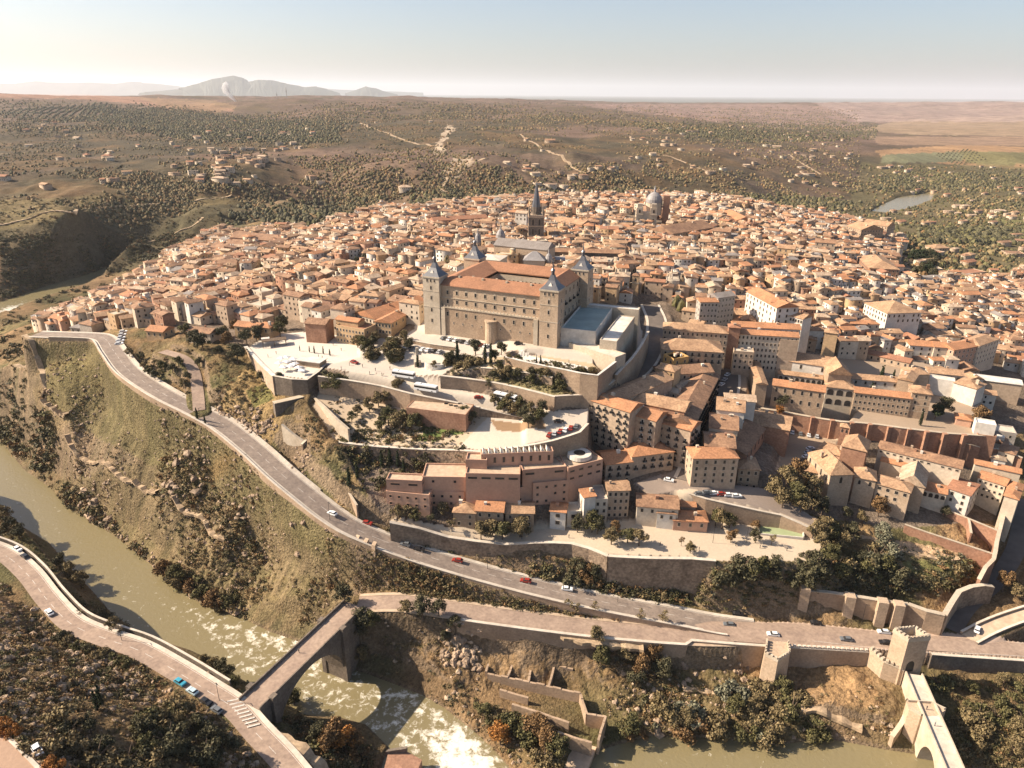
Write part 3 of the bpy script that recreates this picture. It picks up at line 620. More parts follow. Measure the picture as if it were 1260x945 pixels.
# far mountains
def ridge(name, pts, D, depth, m, base=0):
    mb = MB(); n = 160; us = [p[0] for p in pts]; hs = [p[1] for p in pts]
    U_ = np.linspace(us[0], us[-1], n); Hh = np.interp(U_, us, hs)
    rows = []
    for j, (f, dd) in enumerate(((0,-1),(.35,-.6),(.72,-.3),(1,0),(0,1))):
        row = []
        for i, u in enumerate(U_):
            q = WD(u, 100, D+dd*depth)
            hz = H+(115+ (u-630)*ROLL-Hh[i])/F*D*.96
            nz = float(fbm(np.array([u*1.]),np.array([j*7.]),14,4,90)[0])
            row.append((q.x, q.y+nz*depth*.3, 20+(hz-20)*f*(1+.22*nz*(f<1)+.06*nz)))
        rows.append(row)
    for a, b_ in zip(rows[:-1], rows[1:]):
        for i in range(n-1): mb.poly([a[i],a[i+1],b_[i+1],b_[i]])
    tag(mb.build(name, m), kind='structure')
mk('mountain', (.085,.09,.075), (.06,.065,.05), .0008)
ridge('mountains', [(170,114),(215,110),(240,105),(262,99),(285,95.5),(296,98),(305,102),(320,99.5),(335,100),(352,104),(372,108),(388,107),(400,109),(420,114)], 21000, 1800, M['mountain'])
ridge('mountains', [(425,114.5),(437,111),(450,107),(462,109),(475,113),(488,116)], 24000, 1200, M['mountain'])
ridge('mountains', [(-180,104),(-100,101),(-20,103),(20,104),(45,101),(80,103),(110,102.5),(140,104),(165,101.5),(190,104),(230,108),(280,109),(330,106),(380,108),(430,111),(520,114)], 38000, 3000, M['mountain'])
# smoke
sm = bpy.data.materials.new('smoke'); sm.use_nodes = True; nt = sm.node_tree; nt.nodes.remove(nt.nodes['Principled BSDF']); pv = nt.nodes.new('ShaderNodeVolumePrincipled'); pv.inputs['Color'].default_value=(.97,.97,.98,1); tn = nt.nodes.new('ShaderNodeTexNoise'); tn.inputs['Scale'].default_value=.045; tn.inputs['Detail'].default_value=4; tg = nt.nodes.new('ShaderNodeNewGeometry'); nt.links.new(tg.outputs['Position'], tn.inputs['Vector']); tr = nt.nodes.new('ShaderNodeMapRange'); tr.inputs['From Min'].default_value=.34; tr.inputs['From Max'].default_value=.7; tr.inputs['To Min'].default_value=.004; tr.inputs['To Max'].default_value=.09; nt.links.new(tn.outputs['Fac'], tr.inputs['Value']); nt.links.new(tr.outputs['Result'], pv.inputs['Density'])
nt.links.new(pv.outputs[0], nt.nodes['Material Output'].inputs['Volume'])
base = WD(292,127,4100); mb = MB(); n=14
rings = [(0,0,5,0),(-16,0,9,16),(-34,2,14,34),(-48,0,17,52),(-54,4,19,74),(-50,0,14,96),(-46,0,3,108)]
for (x0,y0,r0_,z0),(x1,y1,r1_,z1) in zip(rings[:-1],rings[1:]):
    k = len(mb.v)
    for (x,y,r_,z) in ((x0,y0,r0_,z0),(x1,y1,r1_,z1)):
        for i in range(n):
            a = 2*math.pi*i/n; q = r_*(1+.25*math.sin(3*a+z*.05)); mb.v.append((x+q*math.cos(a), y+q*math.sin(a), z))
    for i in range(n): mb.f.append((k+i,k+(i+1)%n,k+n+(i+1)%n,k+n+i)); mb.m.append(0)
bm = bmesh.new(); me = mb.mesh('smoke', sm); bm.from_mesh(me); bmesh.ops.remove_doubles(bm, verts=bm.verts, dist=.01); bmesh.ops.holes_fill(bm, edges=bm.edges); bmesh.ops.recalc_face_normals(bm, faces=bm.faces); bm.to_mesh(me); bm.free()
tag(link('smoke', me, loc=base), 'white plume of smoke rising behind the reddish hill on the skyline', 'smoke', kind='stuff')
# haze
hm = bpy.data.materials.new('haze'); hm.use_nodes = True; nt = hm.node_tree; nt.nodes.remove(nt.nodes['Principled BSDF']); pv = nt.nodes.new('ShaderNodeVolumePrincipled'); pv.inputs['Color'].default_value=(.86,.90,.97,1); pv.inputs['Density'].default_value=2.6e-5; pv.inputs['Anisotropy'].default_value=.2
nt.links.new(pv.outputs[0], nt.nodes['Material Output'].inputs['Volume'])
mb = MB(); mb.box(-100000,-3000,-12,100000,95000,1150); tag(mb.build('haze', hm), 'pale haze in the air over the far plain', 'haze', kind='stuff')
# ---------------------------------------------------------------- walls, bridges, towers
def hit(u, v):
    """where the line of bearing meets the ground"""
    x, y, d = ray(u, v); D = np.exp(np.linspace(math.log(80), math.log(6000), 3000))
    zz = H+d*D/y; g = ground(x*D/y, D); k = np.nonzero(zz <= g)[0]
    i = k[0] if len(k) else len(D)-1
    return Vector((x*D[i]/y, D[i], float(g[i])))
FOOT = []   # footprints taken by things, for the house and tree planting
def block(pts): FOOT.append([(p[0],p[1]) for p in pts])
def offset(S, off, i0=0, i1=None):
    out = []; n = len(S)
    for i, p in enumerate(S):
        t = (S[min(i+1,n-1)]-S[max(i-1,0)]); t.z = 0; t.normalize(); out.append(p+Vector((-t.y,t.x,0))*off)
    return out[i0:i1]
def wallline(name, label, S, th=.9, up=1., m='rubble', cap='paving', cat='wall', bottom=None, crenel=0, group=None, capup=.18, extra=1.5, root=None, batter=.0, depth=None):
    """a free-standing or retaining wall following the line S (z = level of the ground it holds)"""
    mb = MB(); mc = MB(); n = len(S); prev = None
    for i, p in enumerate(S):
        t = (S[min(i+1,n-1)]-S[max(i-1,0)]); t.z = 0; t.normalize(); nr = Vector((-t.y,t.x,0))
        a = p+nr*th/2; b = p-nr*th/2; top = p.z+up
        lo = min(gz(q.x,q.y) for q in (p-nr*2.2, p-nr*1, p, p+nr*1, p+nr*2.2))-extra
        if bottom is not None: lo = bottom
        if depth: lo = p.z-depth
        bt = nr*batter*(top-lo)
        cur = ((a.x,a.y,top),(b.x,b.y,top),(b.x-bt.x,b.y-bt.y,lo),(a.x+bt.x,a.y+bt.y,lo))
        ca = p+nr*(th/2+.12); cb = p-nr*(th/2+.12)
        cc = ((ca.x,ca.y,top+capup),(cb.x,cb.y,top+capup),(cb.x,cb.y,top-.05),(ca.x,ca.y,top-.05))
        if prev:
            q, qc = prev
            for A_, P_, Q_ in ((mb,q,cur),(mc,qc,cc)):
                A_.poly([P_[1],Q_[1],Q_[0],P_[0]]); A_.poly([P_[2],Q_[2],Q_[1],P_[1]]); A_.poly([P_[0],Q_[0],Q_[3],P_[3]])
        else:
            mb.poly(cur); mc.poly(cc)
        prev = (cur, cc)
    mb.poly(prev[0][::-1]); mc.poly(prev[1][::-1])
    if crenel:
        acc = 0
        for i in range(n-1):
            a, b = S[i], S[i+1]; l = (b-a).length; t = (b-a)/l; nr = Vector((-t.y,t.x,0)).normalized()
            k = max(1,int(l/crenel))
            for j in range(k):
                c = a+t*(l*(j+.5)/k); w_ = l/k*.28; z0 = c.z+up+capup-.04
                q = [c-t*w_-nr*th*.45, c+t*w_-nr*th*.45, c+t*w_+nr*th*.45, c-t*w_+nr*th*.45]
                mc.prism([(x.x,x.y) for x in q], z0, z0+.9)
    r = root or mb.build(name, M[m])
    if root: mb.build('wall', M[m], root, (-root.location.x,-root.location.y,-root.location.z))
    else: tag(r, label, cat, group)
    mc.build('coping', M[cap], r, (0,0,0) if not root else (-root.location.x,-root.location.y,-root.location.z))
    return r
HR = ROADW['hill_road']; nH = len(HR)
uH = [PX(p.x,p.y,p.z)[0] for p in HR]
def seg(S, off, u0, u1):
    O = offset(S, off); return [p for p in O if u0 <= PX(p.x,p.y,p.z)[0] <= u1]
wallline('parapet_wall','low pale stone parapet along the outer edge of the winding hill road', seg(HR,-6.0,60,905), .5, .75, 'stone_brown', 'paving', depth=6.5)
wallline('parapet_wall','low stone kerb wall on the uphill side of the winding hill road', seg(HR,6.0,150,395), .4, .25, 'rubble', 'paving', extra=2)
PR = ROADW['promenade']
wallline('retaining_wall','long stone retaining wall holding up the lower road between the arched bridge and the bastion', seg(PR,-5.5,560,850)+[W(851,790,16.2),W(900,794,15.8),W(943,797,15.3)], .9, .8, 'stone_brown', 'paving', extra=2)
wallline('retaining_wall','stone retaining wall below the road between the bastion and the gate tower', [W(968,798,15.1),W(1010,800.5,14.8),W(1068,804,14.5)], .9, .8, 'stone_brown', 'paving', crenel=1.6)
wallline('retaining_wall','grey stone retaining wall below the road, right of the gate tower', [W(1146,806,14),W(1170,808,14),W(1200,810,14),W(1260,814,14),W(1330,816,14)], .9, .5, 'stone_dark', 'paving')
RR_ = ROADW['river_road']
wallline('parapet_wall','low parapet on the river side of the near riverside road', seg(RR_,6.0,-60,285), .45, .8, 'stone_dark', 'paving', extra=3)
wallline('parapet_wall','low kerb wall on the hill side of the near riverside road', seg(RR_,-5.9,60,150), .4, .5, 'rubble', 'rubble', extra=2)
def rw(label, P, **k): return wallline(k.pop('name','retaining_wall'), label, [q-Vector((0,.7,0)) for q in spline([W(*p) for p in P], 6.)], **k)
rw('tall weathered retaining wall beneath the long pale promenade, with ivy at its foot', [(480,643,42.5),(515,650,39.5),(552,661,36),(585,666,35),(620,670,34),(660,668,34),(703,669,34),(725,675,34),(748,684.5,34)], m='rubble', up=.7, th=1.3)
rw('stone retaining wall under the right half of the long pale promenade', [(748,684.5,34),(800,687,34),(850,687.5,34),(880,690,34)], m='rubble', up=.7, th=1.3)
rw('plain retaining wall along the road up to the fortress, beside the white buses', [(542,463,78),(570,466,77),(601,470,76.4),(640,478,76),(683,489,75.8)], m='stone_brown', th=1.2, up=.6)
rw('curved end of the fortress garden wall with a gateway', [(683,489,75.4),(697,488,74.8),(712,487.5,74.2),(726,487,73.6),(740,480,74.6),(757,468,76.8)], m='stone_brown', th=1.2, up=.9)
rw('upper garden wall under the cypress pair', [(592,452,80.5),(625,455,81),(660,460,81),(680,464,81)], m='rubble', th=1., up=.2)
rw('wall under the fortress forecourt with the row of parked cars', [(478,415,82.5),(500,418,82.5),(530,424,82.3),(560,428,82)], m='stone_brown', th=.8, up=.6)
rw('white-topped parapet of the forecourt below the fortress front', [(622,440,84.3),(650,447,84.3),(690,455,84.3),(735,463,84.3),(748,453,84.3),(757,446,84.3)], m='stone_brown', cap='plaza_white', th=.9, up=.7)
rw('outer sloping wall on the right flank of the fortress hill', [(757,469,76.8),(765,460,77.6),(775,450,78.5),(788,432,79),(797,414,79)], m='stone_brown', th=1., up=3.2)
rw('retaining wall below the straight road lined with white buses', [(392,464,76.4),(430,469,75.2),(470,476,74),(505,485,72.8),(550,494,70.6),(590,502,68.8)], m='stone_brown', th=1., up=.7)
rw('short wall beside the little wood in the road loop', [(590,502,68.8),(620,509,66.8),(650,515,65.5)], m='rubble', th=.7, up=.4)
rw('long wall of the lower park terrace above the cypresses', [(410,543,58),(440,547,58),(470,550,58),(520,553,58),(560,554,60),(592,556,61.4)], m='rubble', th=1.2, up=.5)
rw('curving wall under the car park at the road loop', [(592,556,61.5),(640,550.5,63),(680,543,64.4),(700,537,65.4),(713,532.5,66),(723,522,67.5)], m='stone_brown', th=1., up=.7)
rw('edge wall of the white viewing terrace on the left', [(303,427,76),(322,448,76),(338,463,76)], m='tan', cap='plaza_white', th=1.6, up=.5)
rw('dark front wall of the white viewing terrace', [(338,463,76),(360,467,76),(378,468,76),(392,458,76),(402,448,76)], m='stone_dark', th=.8, up=.5)
rw('retaining wall beside the street of parked cars, above the sports court', [(846,607,44.6),(868,614,43.8),(890,619,43),(930,628,41),(960,634,39.8),(1000,652,37)], m='stone_brown', th=.9, up=.6)
# ruined walls on the slope
rw('thick roofless stone rampart with a pale flat top on the grassy slope', [(338,502,66),(360,497,66),(384,491,66)], name='ruined_wall', m='stone_dark', cap='stone_pale', th=3., up=2.8)
rw('long smooth sloping wall running down beside the rampart', [(384,491,66),(400,505,65),(415,520,64),(430,533,62)], name='ruined_wall', m='stone_pale', cap='stone_pale', th=.9, up=2.2)
rw('low broken wall stepping down the slope below the rampart', [(348,524,62),(362,536,59),(375,545,57),(388,556,54),(395,563,53)], name='ruined_wall', m='stone_pale', cap='stone_pale', th=.9, up=1.)
rw('short broken wall across the terraces below the rampart', [(372,548,57),(380,540,58),(388,532,59)], name='ruined_wall', m='stone_brown', cap='stone_pale', th=.8, up=.8)
rw('lower broken wall across the terraces, beside the round bastion', [(390,562,54),(398,553,55),(405,546,57)], name='ruined_wall', m='stone_brown', cap='stone_pale', th=.8, up=.8)
rw('crumbling wall beside the hill road bend', [(404,575,51),(412,590,48),(420,604,46)], name='ruined_wall', m='rubble', cap='rubble', th=1.4, up=2.)
rw('slanting parapet wall above the road junction', [(418,590,48),(430,608,46),(440,624,44.5)], name='ruined_wall', m='stone_brown', cap='stone_pale', th=.6, up=1.2)
# city wall by the lower road, right
CW = [(985,726,24),(1015,729,24),(1045,733,24),(1075,738,24),(1105,743,23.6),(1118,744,23.5)]
cw = wallline('city_wall','brown medieval city wall with square turrets along the lower road', spline([W(*p) for p in CW], 6), th=1.4, up=.3, m='stone_brown', cap='stone_pale', extra=3)
for k, (u, v) in enumerate(((990,724),(1046,731),(1086,737.5),(1106,741))):
    c = W(u,v,25); mb = MB(); t = Vector((.98,-.2,0)); n_ = Vector((.2,.98,0)); w_ = 1.7
    g0 = gz(c.x,c.y-3)-3
    q = [c-t*w_-n_*2.4, c+t*w_-n_*2.4, c+t*w_+n_*1, c-t*w_+n_*1]; mb.prism([(p.x,p.y) for p in q], g0, 25.2+(k==0)*1.2)
    mb.build('turret', M['stone'], cw)
mb = MB(); c = W(1097,752,20); 
pts = [(-1.2,0),(1.2,0),(1.2,2.4),(.85,3.1),(0,3.5),(-.85,3.1),(-1.2,2.4)]
mb.poly([(c.x+a, c.y-.2*a-3.0, 15.2+b) for a,b in pts]); mb.poly([(c.x+a, c.y-.2*a-.5, 15.2+b) for a,b in pts])
r_ = [W(1118,744,23.5),W(1150,752,23),W(1165,742,22.5),W(1172,731,22)]
wallline('bastion_wall','angled stone bastion at the corner of the city wall beside the gate tower', [r_[0], W(1140,752,23.3), W(1162,757,23)], th=1.6, up=.3, m='stone_brown', cap='stone_pale', extra=3)
wallline('bastion_wall','dark flank of the corner bastion facing the side lane', [W(1162,757,23), W(1172,740,23), W(1180,728,23.5)], th=1.6, up=.3, m='stone_brown', cap='stone_pale', extra=5)
wallline('bastion_wall','ruined buttressed wall continuing up from the corner bastion', spline([W(1180,728,23.5), W(1195,722,24), W(1210,720,24), W(1222,722,23)],5), th=1.5, up=.2, m='rubble', cap='stone_pale', extra=5)
wallline('city_wall','high city wall climbing the right edge from the bastion past the convent gardens', spline([W(1204,715,25), W(1212,700,27), W(1222,690,28), W(1226,668,30), W(1233,640,32), W(1238,618,34)],5), th=1.2, up=.8, m='brick', cap='stone_pale', extra=6)
rw('brick garden wall below the convent, along the dirt path', [(1112,645,31),(1140,655,30),(1180,668,29),(1222,682,28)], name='garden_wall', m='brick', cap='stone_pale', th=.7, up=.4, extra=3)
rw('inner brick garden wall stepping down beside the white house', [(1160,628,31),(1190,640,31),(1226,655,30.5)], name='garden_wall', m='brick', cap='stone_pale', th=.6, up=1.2, extra=3)
rw('short cross wall between the convent garden plots', [(1190,640,31),(1193,658,29.5)], name='garden_wall', m='brick', cap='stone_pale', th=.6, up=1.2, extra=3)
rw('high brick city wall behind the walled car park', [(935,503,51.5),(960,507,51),(988,512,50.6),(1010,516,50.4),(1034,519.5,50.3),(1058,521,50.2),(1079,523,50),(1107,527,50),(1139,531,49.5),(1165,534,49),(1190,535.5,48.5),(1212,537,48)], name='city_wall', m='brick', cap='stone_pale', th=1.4, up=.7, extra=5)
bw = C.objects['city_wall.002'] if 'city_wall.002' in C.objects else None
for k,(u,v) in enumerate(((950,505),(972,509),(998,514),(1022,517.5),(1046,520.5),(1068,522.5),(1092,525.5),(1116,528.5),(1138,531.5),(1160,534),(1184,535.5))):
    c = W(u,v,50.6-k*.15)-Vector((0,1.6,0)); mb = MB(); g0 = gz(c.x,c.y-2)-2; mb.box(c.x-.9,c.y-1,g0,c.x+.9,c.y+.8,c.z+.9,bottom=False); mb.box(c.x-1.05,c.y-1.15,c.z+.9,c.x+1.05,c.y+.95,c.z+1.15)
    mb.build('buttress', M['brick'], bw)
rw('brick wall of the raised garden with potted shrubs', [(1160,540,45),(1183,546,44),(1204,552,43)], name='garden_wall', m='brick', cap='paving_tan', th=.7, up=1., extra=5)
rw('brick garden wall right of the raised garden', [(1204,552,41),(1230,556,40),(1256,566,39)], name='garden_wall', m='brick', cap='stone_pale', th=.7, up=1.5, extra=4)
wallline('ramp_wall','stone wall on the uphill side of the ramp at the right edge', offset(ROADW['ramp'],3.), .6, .9, 'stone_brown', 'paving')
wallline('ramp_wall','lower stone wall on the road side of the ramp at the right edge', offset(ROADW['ramp'],-3.), .6, .8, 'stone_dark', 'paving')
# buttresses under the hill road
for k, (u, v) in enumerate(((432,657),(438,659.5),(449,663.5),(459,667.5))):
    c = W(u,v+1,38.9); mb = MB(); g0 = gz(c.x-1,c.y-4)-2
    t = Vector((.9,-.42,0)); n_ = Vector((.42,.9,0))
    a = [c-t*.8, c+t*.8]; 
    f = [(a[0].x,a[0].y,38.0),(a[1].x,a[1].y,38.0),(a[1].x+n_.x*1.5,a[1].y+n_.y*1.5,38.8),(a[0].x+n_.x*1.5,a[0].y+n_.y*1.5,38.8)]
    l = [(x-n_.x*1.7*(i<2),y-n_.y*1.7*(i<2),g0) for i,(x,y,z) in enumerate(f)]
    mb.v += l+f; mb.f += [(4,5,6,7),(0,1,5,4),(1,2,6,5),(2,3,7,6),(3,0,4,7)]; mb.m += [0]*5
    tag(mb.build('buttress', M['stone']), ('first','second','third','fourth')[k]+' from the left of four stone buttresses under the hill road bend', 'buttress', 'buttresses under the hill road')
# --- arched bridges
def bridge(name, label, P, Q, wd, spans, m, deckm, zl, zdeck, par=1., parts=True):
    """spans: (s0, s1, spring z, crown z) along the axis in metres"""
    ax = (Q-P); Ln = math.hypot(ax.x,ax.y); rz = math.atan2(ax.y, ax.x)
    root = thing(name, label, 'bridge', (P.x,P.y,0), rz)
    S = sorted(set([0,Ln]+[s for a in spans for s in np.linspace(a[0],a[1],25)]))
    def under(s, side):
        for a,b,z0,z1 in spans:
            if a <= s <= b and not ((s == a and side < 0) or (s == b and side > 0)):
                t = (s-(a+b)/2)/((b-a)/2); return z0+(z1-z0)*math.sqrt(max(0,1-t*t))
        return zl
    zd = (lambda s: zdeck[0]+(zdeck[1]-zdeck[0])*s/Ln)
    mb = MB(); h = wd/2
    for a, b in zip(S[:-1], S[1:]):
        ua, ub = under(a,1), under(b,-1); za, zb = zd(a), zd(b)
        mb.poly([(a,-h,ua),(b,-h,ub),(b,-h,zb),(a,-h,za)]); mb.poly([(b,h,ub),(a,h,ua),(a,h,za),(b,h,zb)])
        if ua > zl or ub > zl: mb.poly([(a,-h,ua),(a,h,ua),(b,h,ub),(b,-h,ub)])
    for a,b,z0,z1 in spans:
        if z0 > zl:
            for s in (a,b): mb.poly([(s,-h,zl),(s,h,zl),(s,h,z0),(s,-h,z0)])
    mb.poly([(0,-h,zl),(0,h,zl),(0,h,zd(0)),(0,-h,zd(0))]); mb.poly([(Ln,-h,zl),(Ln,h,zl),(Ln,h,zd(Ln)),(Ln,-h,zd(Ln))])
    mb.build('arch_body', M[m], root)
    mb = MB(); mb.poly([(0,-h,zd(0)+.01),(Ln,-h,zd(Ln)+.01),(Ln,h,zd(Ln)+.01),(0,h,zd(0)+.01)]); mb.build('deck', M[deckm], root)
    for sgn in (-1,1):
        mb = MB(); y0, y1 = (sgn*h, sgn*(h-.45)); y0, y1 = min(y0,y1), max(y0,y1)
        k = len(mb.v); mb.v += [(0,y0,zd(0)-.3),(Ln,y0,zd(Ln)-.3),(Ln,y1,zd(Ln)-.3),(0,y1,zd(0)-.3),(0,y0,zd(0)+par),(Ln,y0,zd(Ln)+par),(Ln,y1,zd(Ln)+par),(0,y1,zd(0)+par)]
        if True: mb.v = [(x, y+(.06*sgn if (y in (y0,y1)) else 0), z) for x,y,z in mb.v]
        mb.f += [(k+4,k+5,k+6,k+7),(k,k+1,k+5,k+4),(k+1,k+2,k+6,k+5),(k+2,k+3,k+7,k+6),(k+3,k,k+4,k+7)]; mb.m += [0]*5
        mb.build('parapet', M[m if m != 'stone_dark' else 'stone_dark'], root)
    return root, Ln
P = W(307,868,22.05); Q = W(436,744,22.1)
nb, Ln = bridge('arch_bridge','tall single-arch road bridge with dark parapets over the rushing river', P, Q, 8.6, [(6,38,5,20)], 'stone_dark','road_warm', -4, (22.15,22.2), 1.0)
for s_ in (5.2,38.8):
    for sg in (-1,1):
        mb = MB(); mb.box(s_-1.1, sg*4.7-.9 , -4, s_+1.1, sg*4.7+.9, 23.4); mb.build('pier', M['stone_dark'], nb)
block([W(290,870,22),W(325,880,22),W(450,745,22),(W(425,740,22))])
# footings of the new bridge, abutment
# gate tower with battlements
Bb = W(1113.5,829,13.5); zt = WD(1118.5,786,Bb.y).z
A_ = W(1100,774,zt); B_ = W(1118.5,786,zt); C_ = W(1144.7,783.5,zt); D_ = A_+(C_-B_)
gt = thing('gate_tower','square battlemented stone gate tower at the head of the old bridge','tower', (B_.x,B_.y,4))
rel = lambda p: (p.x-B_.x, p.y-B_.y)
pts = [rel(A_),rel(B_),rel(C_),rel(D_)]
mb = MB(); mb.prism(pts, 0, zt-4-1.4, cap=False)
ci = (sum(p[0] for p in pts)/4, sum(p[1] for p in pts)/4)
inn = [(ci[0]+(p[0]-ci[0])*.84, ci[1]+(p[1]-ci[1])*.84) for p in pts]
mb.poly([(x,y,zt-4-2.6) for x,y in pts])
mb.build('tower_body', M['stone'], gt)
mb = MB(); out = [(ci[0]+(p[0]-ci[0])*1.04, ci[1]+(p[1]-ci[1])*1.04) for p in pts]; z1 = zt-4
for i in range(4):
    a,b,c,d = out[i],out[(i+1)%4],inn[(i+1)%4],inn[i]
    mb.poly([(*a,z1-1.5),(*b,z1-1.5),(*b,z1),(*a,z1)]); mb.poly([(*c,z1-2.7),(*d,z1-2.7),(*d,z1),(*c,z1)]); mb.poly([(*a,z1),(*b,z1),(*c,z1),(*d,z1)])
    ln = math.hypot(b[0]-a[0],b[1]-a[1]); n_ = int(ln/1.25)
    for j in range(n_):
        t0 = (j+.22)/n_; t1 = (j+.78)/n_; L2_ = lambda p,q,t: (p[0]+(q[0]-p[0])*t, p[1]+(q[1]-p[1])*t)
        mb.prism([L2_(a,b,t0),L2_(a,b,t1),L2_(d,c,t1),L2_(d,c,t0)], z1-.02, z1+.75)
mb.build('battlement', M['stone_pale'], gt)
def archface(mb, p, q, w_, h_, s_, z0, out_=.05):
    """dark arched opening on the face p-q, centred at fraction s_"""
    t = Vector((q[0]-p[0],q[1]-p[1],0)).normalized(); n_ = Vector((t.y,-t.x,0)); c = Vector((p[0]+(q[0]-p[0])*s_, p[1]+(q[1]-p[1])*s_,0))+n_*out_
    P_ = [(-w_/2,0),(w_/2,0),(w_/2,h_*.6)]+[(w_/2*math.cos(a),h_*.6+h_*.4*math.sin(a)) for a in np.linspace(.3,math.pi-.3,7)]+[(-w_/2,h_*.6)]
    mb.poly([(c.x+t.x*a,c.y+t.y*a,z0+b) for a,b in P_])
mb = MB(); archface(mb, pts[1], pts[2], 2.9, 4.6, .42, 10.0); mb.build('gate_arch', M['iron'], gt)
mb = MB(); t = Vector((pts[2][0]-pts[1][0],pts[2][1]-pts[1][1],0)).normalized(); c0 = Vector((*pts[1],0))+t*4.2+Vector((t.y,-t.x,0))*.12
mb.poly([(c0.x+t.x*a,c0.y+t.y*a,17.2+b) for a,b in [(.9*math.cos(q),1.1*math.sin(q)) for q in np.linspace(0,2*math.pi,13)[:-1]]]); mb.build('coat_of_arms', M['stone_brown'], gt)
block([A_,B_,C_,D_])
wallline('bastion_wall','pale lit stone bastion wall stepping down left of the gate tower', [W(1071,798,16.5),W(1088,815,15.5),W(1112,825,14.5)], th=1.4, up=.4, m='stone', cap='stone_pale', crenel=1.5, extra=2)
# old bridge
P = W(1124,830,13.9); Q0 = W(1173.5,945,14.1); Q = P+(Q0-P)*1.35
ob, Ln = bridge('stone_bridge','pale medieval stone bridge with two arches leading out from the gate tower', P, Q, 5.4, [(5,9.5,5,9.5),(22,36,0,10.2)], 'stone_pale','paving', -4, (14.0,14.2), .9)
PP = [(1115,863),(1146,865),(1164,873.5),(1152.5,880.5),(1133,881),(1118.5,873)]
mb = MB(); q = [W(u,v,14.15)-Vector((ob.location.x,ob.location.y,0)) for u,v in PP]
a_ = -ob.rotation_euler.z
def rot(p): return (p.x*math.cos(a_)-p.y*math.sin(a_), p.x*math.sin(a_)+p.y*math.cos(a_))
qq = [rot(p) for p in q][::-1]; mb.prism(qq, -4, 14.13); mb.build('pier_platform', M['stone'], ob)
c_ = (sum(p[0] for p in qq)/6, sum(p[1] for p in qq)/6)
mb = MB()
for i in (0,1,3,4):
    a,b = qq[i],qq[(i+1)%6]; sh = lambda p,k: (c_[0]+(p[0]-c_[0])*k, c_[1]+(p[1]-c_[1])*k)
    if abs(a[1]) < 3.4 and abs(b[1]) < 3.4: continue
    mb.prism([sh(a,.99),sh(b,.99),sh(b,.9),sh(a,.9)], 14.1, 15.0)
mb.build('parapet', M['stone_pale'], ob)
wallline('retaining_wall','stepped stone river wall below the bridge pier, beside the reeds', [W(1097,908,4.5),W(1108,893,6.5),W(1116,878,9)], th=1.2, up=.8, m='stone', cap='stone_pale', extra=4)
block([W(1110,820,14),W(1145,820,14),W(1200,945,14),W(1150,945,14)])
# pentagonal bastion
PT = [(943,788),(941,806),(957,814),(972,804),(970,790)]; zt = 17.6
q = [W(u,v,zt) for u,v in PT]; tw = thing('bastion_tower','pale pentagonal bastion tower projecting below the lower road','tower',(q[2].x,q[2].y,0))
rq = [(p.x-q[2].x,p.y-q[2].y) for p in q]
c_ = (sum(p[0] for p in rq)/5, sum(p[1] for p in rq)/5); big = [(c_[0]+(p[0]-c_[0])*1.12, c_[1]+(p[1]-c_[1])*1.12) for p in rq]
mb = MB(); n_=5; mb.v += [(x,y,2.) for x,y in big]+[(x,y,zt) for x,y in rq]; mb.f += [(i,(i+1)%5,5+(i+1)%5,5+i) for i in range(5)]+[(5,6,7,8,9)]; mb.m += [0]*6
mb.build('tower_body', M['stone'], tw); mb = MB()
for i in range(4):
    a,b = rq[i],rq[i+1]; sh = lambda p,k: (c_[0]+(p[0]-c_[0])*k, c_[1]+(p[1]-c_[1])*k)
    a,b,c,d = sh(a,1.02),sh(b,1.02),sh(b,.88),sh(a,.88)
    mb.prism([a,b,c,d], zt-.3, zt+.7); ln = math.hypot(b[0]-a[0],b[1]-a[1]); k_ = max(2,int(ln/1.3))
    L2_ = lambda p,q,t: (p[0]+(q[0]-p[0])*t, p[1]+(q[1]-p[1])*t)
    for j in range(k_):
        t0=(j+.2)/k_; t1=(j+.75)/k_; mb.prism([L2_(a,b,t0),L2_(a,b,t1),L2_(d,c,t1),L2_(d,c,t0)], zt+.69, zt+1.4)
mb.build('battlement', M['stone_pale'], tw); block(q)
# riverside mill ruins
ru = thing('mill_ruin','roofless stone ruin with long parallel rooms above the riverbank','ruin', tuple(W(650,840,6)))
def rwall(P, up, th=.75, m='stone_brown', h0=6.5):
    S = [W(u,v,h0) for u,v in P]; mb = MB()
    for a,b in zip(S[:-1],S[1:]):
        t = (b-a).normalized(); n_ = Vector((-t.y,t.x,0))*th/2; k = max(1,int((b-a).length/2.2))
        for j in range(k):
            p = a+(b-a)*(j/k); q_ = a+(b-a)*((j+1)/k); zz = h0+up*(.72+.35*random.random())
            mb.prism([((p-n_).x,(p-n_).y),((q_-n_).x,(q_-n_).y),((q_+n_).x,(q_+n_).y),((p+n_).x,(p+n_).y)], h0-5, zz)
    l = ru.location; mb.build('ruined_wall', M[m], ru, (-l.x,-l.y,-l.z))
for P_, u_ in (([(600,833),(625,838),(660,845),(690,852),(714,857)],2.),([(598,832),(602,818),(603,811)],2.2),([(625,836),(631,822),(634,812)],2.),([(650,843),(653,828),(656,815)],1.8),([(675,848),(679,834),(682,822)],1.8),([(714,857),(718,870),(722,882)],1.5),([(722,882),(745,885)],1.5),([(615,850),(650,860)],.8),([(630,868),(660,877),(700,891)],.8),([(686,903),(705,910),(728,917)],1.2),([(745,885),(740,900),(736,914)],1.5),([(680,822),(705,826)],1.5)): rwall(P_, u_)
block([W(600,808,7),W(720,820,7),W(745,885,5),(W(680,905,5)),W(600,850,7)])
j0 = [W(u,v,1.8) for u,v in ((708,912),(734,920),(705,990),(665,990))]
